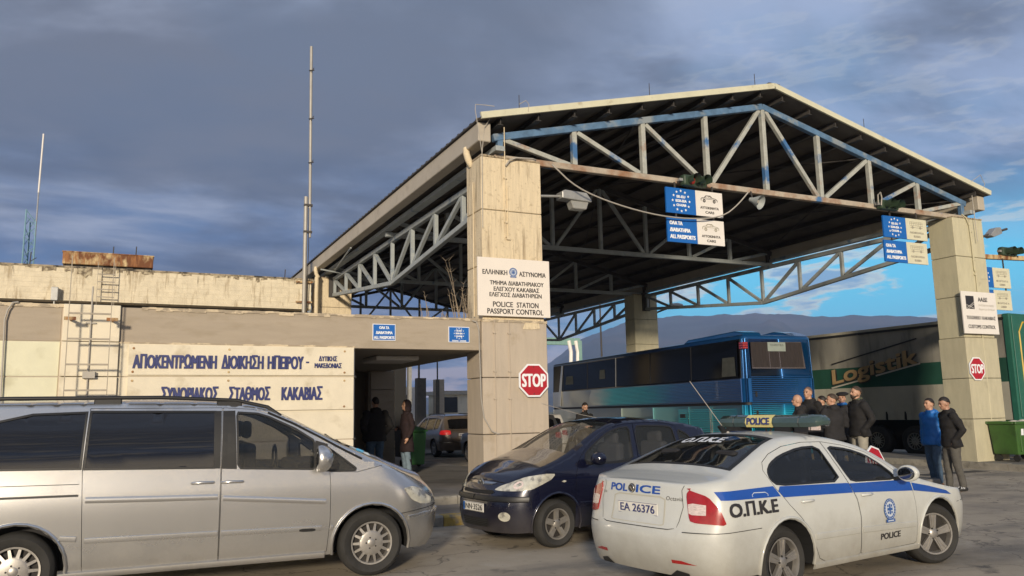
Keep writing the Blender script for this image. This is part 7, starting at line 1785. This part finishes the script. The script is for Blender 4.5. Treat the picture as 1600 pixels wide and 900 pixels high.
        b.v = [(v[0], v[1], max(v[2], .012)) for v in b.v]; remesh(b, 'boot' if boots else 'shoe', shoes, t, .011, 2, 0)
        if band:
            b = MB()
            for k in range(3): b.tube([q+Vector((.02+.03*k, -.05, -.03)), q+Vector((.0+.03*k, -.045, .0)), q+Vector((.0+.03*k, .045, .0)), q+Vector((.02+.03*k, .05, -.03))], .005, 5)
            b.build('white_stripes', m_paper, t, world=False)
    # --- jacket
    b = MB(); hem = .56 if coat else .84; k = bulk
    secs = [((-.005, 0, hem), .225*k if not coat else .25*k, .165*k), ((-.005, 0, hem+.06), .215*k if not coat else .245*k, .165*k)]
    if coat: secs.append(((-.005, 0, .84), .215*k, .155*k))
    secs += [((L*.2, 0, 1.0), .195*k, .145*k), ((L*.4, 0, 1.12), .188*k, .142*k), ((L*.7, 0, 1.28), .205*k, .145*k), ((L, 0, 1.40), .205*k, .125*k), ((L, 0, 1.47), .13*k, .092), ((L+.005, 0, 1.53), .082, .08), ((L+.005, 0, 1.555), .076, .078)]
    loft(b, secs)
    for sd in (1, -1):
        e = J['el', sd]; w = J['wr', sd]; d = (w-e).normalized(); b.ball(J['sh', sd]+Vector((0, -.005*sd, -.01)), .082*k, 12, 8)
        b.tube([J['sh', sd]+Vector((0, -.03*sd, 0)), (J['sh', sd]+e)/2+Vector((-.005, .01*sd, 0)), e, (e+w)/2, w+d*.015], [.080*k, .073*k, .066*k, .058*k, .050], 12)
        if arms == 'pocket': b.ball(w+Vector((.0, -.01*sd, -.05)), (.07, .07, .11), 10, 8)
    if hoodback and not hood: b.ball((L-.085, 0, 1.50), (.065, .115, .075), 14, 10); b.tube([(L+.07, -.06, 1.50), (L-.0, -.10, 1.53), (L-.08, 0, 1.56), (L-.0, .10, 1.53), (L+.07, .06, 1.50)], .030, 8)
    remesh(b, 'coat' if coat else 'jacket', top, t, .016, 2, .012, 6, seed=x*7+y)
    if collar: b = MB(); b.tube([(L+.055+.0, -.03, 1.53), (L+.03, -.085, 1.54), (L-.06, -.05, 1.565), (L-.06, .05, 1.565), (L+.03, .085, 1.54), (L+.055, .03, 1.53)], .032, 8); remesh(b, 'collar', collar, t, .012, 2, .004, 14)
    if scarf: b = MB(); P_ = [(L+.02+.09*cos(a), .085*sin(a), 1.545+.012*sin(2*a)) for a in [2*pi*q/14 for q in range(14)]]; b.tube(P_, .032, 8, closed=True); b.ball((L+.02, 0, 1.54), (.09, .085, .03), 12, 6); remesh(b, 'scarf', scarf, t, .012, 2, .005, 14)
    # zip line down the jacket front
    return t
# the two men by the right-hand island
person('man in a blue anorak and jeans with brown shoes, hands in pockets, facing left', 14.88, 11.35, 0, 170, 1.75, m_bluej, m_jean, m_brown, m_hair, 0, 'pocket', stance=.04, bulk=1.16)
person('man in a black jacket and grey trousers looking down, right of the blue anorak', 14.35, 10.55, 0, 155, 1.76, m_blkj, m_greyt, m_shoe, m_hair, 1, 'pocket', stance=-.07, head_down=16, lean=.03, bulk=1.08, band=True)
# raised traffic island with the group of five
mb = MB(); mb.box((11.9, 11.2, -.01), (14.9, 15.4, .17)); tag(mb.build('traffic_island', m_platf, bevel=.02), kind='structure')
person('bald man in a black jacket seen from behind, left of the group', 12.25, 12.3, .17, 140, 1.70, m_blkj2, m_blkt, bald='shiny', skin=0, arms='front', bulk=1.05)
person('tall man in a black coat with cropped hair facing left in the group', 13.46, 13.2, .17, 190, 1.88, m_blkj, m_blkt, hair=m_shave, bald=True, skin=0, arms='pocket', coat=True, bulk=1.05)
person('dark-haired man in a charcoal jacket, back to camera, beside the bearded man', 12.75, 11.9, .17, 80, 1.70, m_blkj2, m_blkt, hair=m_hairb, arms='front', bulk=1.12, head_turn=60)
person('person in a black beret and bright blue scarf behind the group', 13.95, 12.75, .17, 215, 1.74, m_blkj2, m_blkt, beret=True, scarf=m_bluej, arms='pocket')
person('bearded man in dark jacket, green collar and beige trousers at the right of the group', 13.28, 11.75, .17, 165, 1.84, m_blkj, m_beige, hair=m_hairb, beard=True, collar=mat('olive_collar', (.07, .075, .045), .85), arms='pocket', bulk=1.10)
person('man in dark clothes mostly hidden behind the tall man in the group', 14.9, 14.2, .17, 120, 1.70, m_blkj2, m_blkt, arms='down')
person('bearded man in a black jumper looking down beside the coach', 11.85, 20.1, 0, 262, 1.86, m_blkj, m_blkt, beard=True, arms='front', head_down=22, hoodback=False)
person('man in a dark jacket and jeans standing with his back turned in the passage', 4.80, 16.85, PL, 95, 1.72, m_blkj, m_jean, hair=m_hair, arms='pocket', bulk=1.15)
person('woman in a hooded wine-dark coat, light jeans and black boots in the passage', 5.82, 17.85, PL, 185, 1.66, m_wineh, m_jeanl, m_shoe, m_hair, 0, 'mixed', hood=True, coat=True, boots=True, bulk=.98)
# ============================================================ air
def haze():
    m = bpy.data.materials.new('haze_air'); m.use_nodes = True; nt = m.node_tree; nt.nodes.clear()
    out = nt.nodes.new('ShaderNodeOutputMaterial'); v = nt.nodes.new('ShaderNodeVolumePrincipled'); v.inputs['Density'].default_value = 1.5e-4
    v.inputs['Color'].default_value = (.36, .54, 1.0, 1); v.inputs['Anisotropy'].default_value = 0.0
    nt.links.new(v.outputs[0], out.inputs['Volume'])
    b = MB(); b.box((-7200, -7200, -3.2), (7200, 7200, 640)); o = b.build('haze', m); tag(o, kind='stuff')
haze()
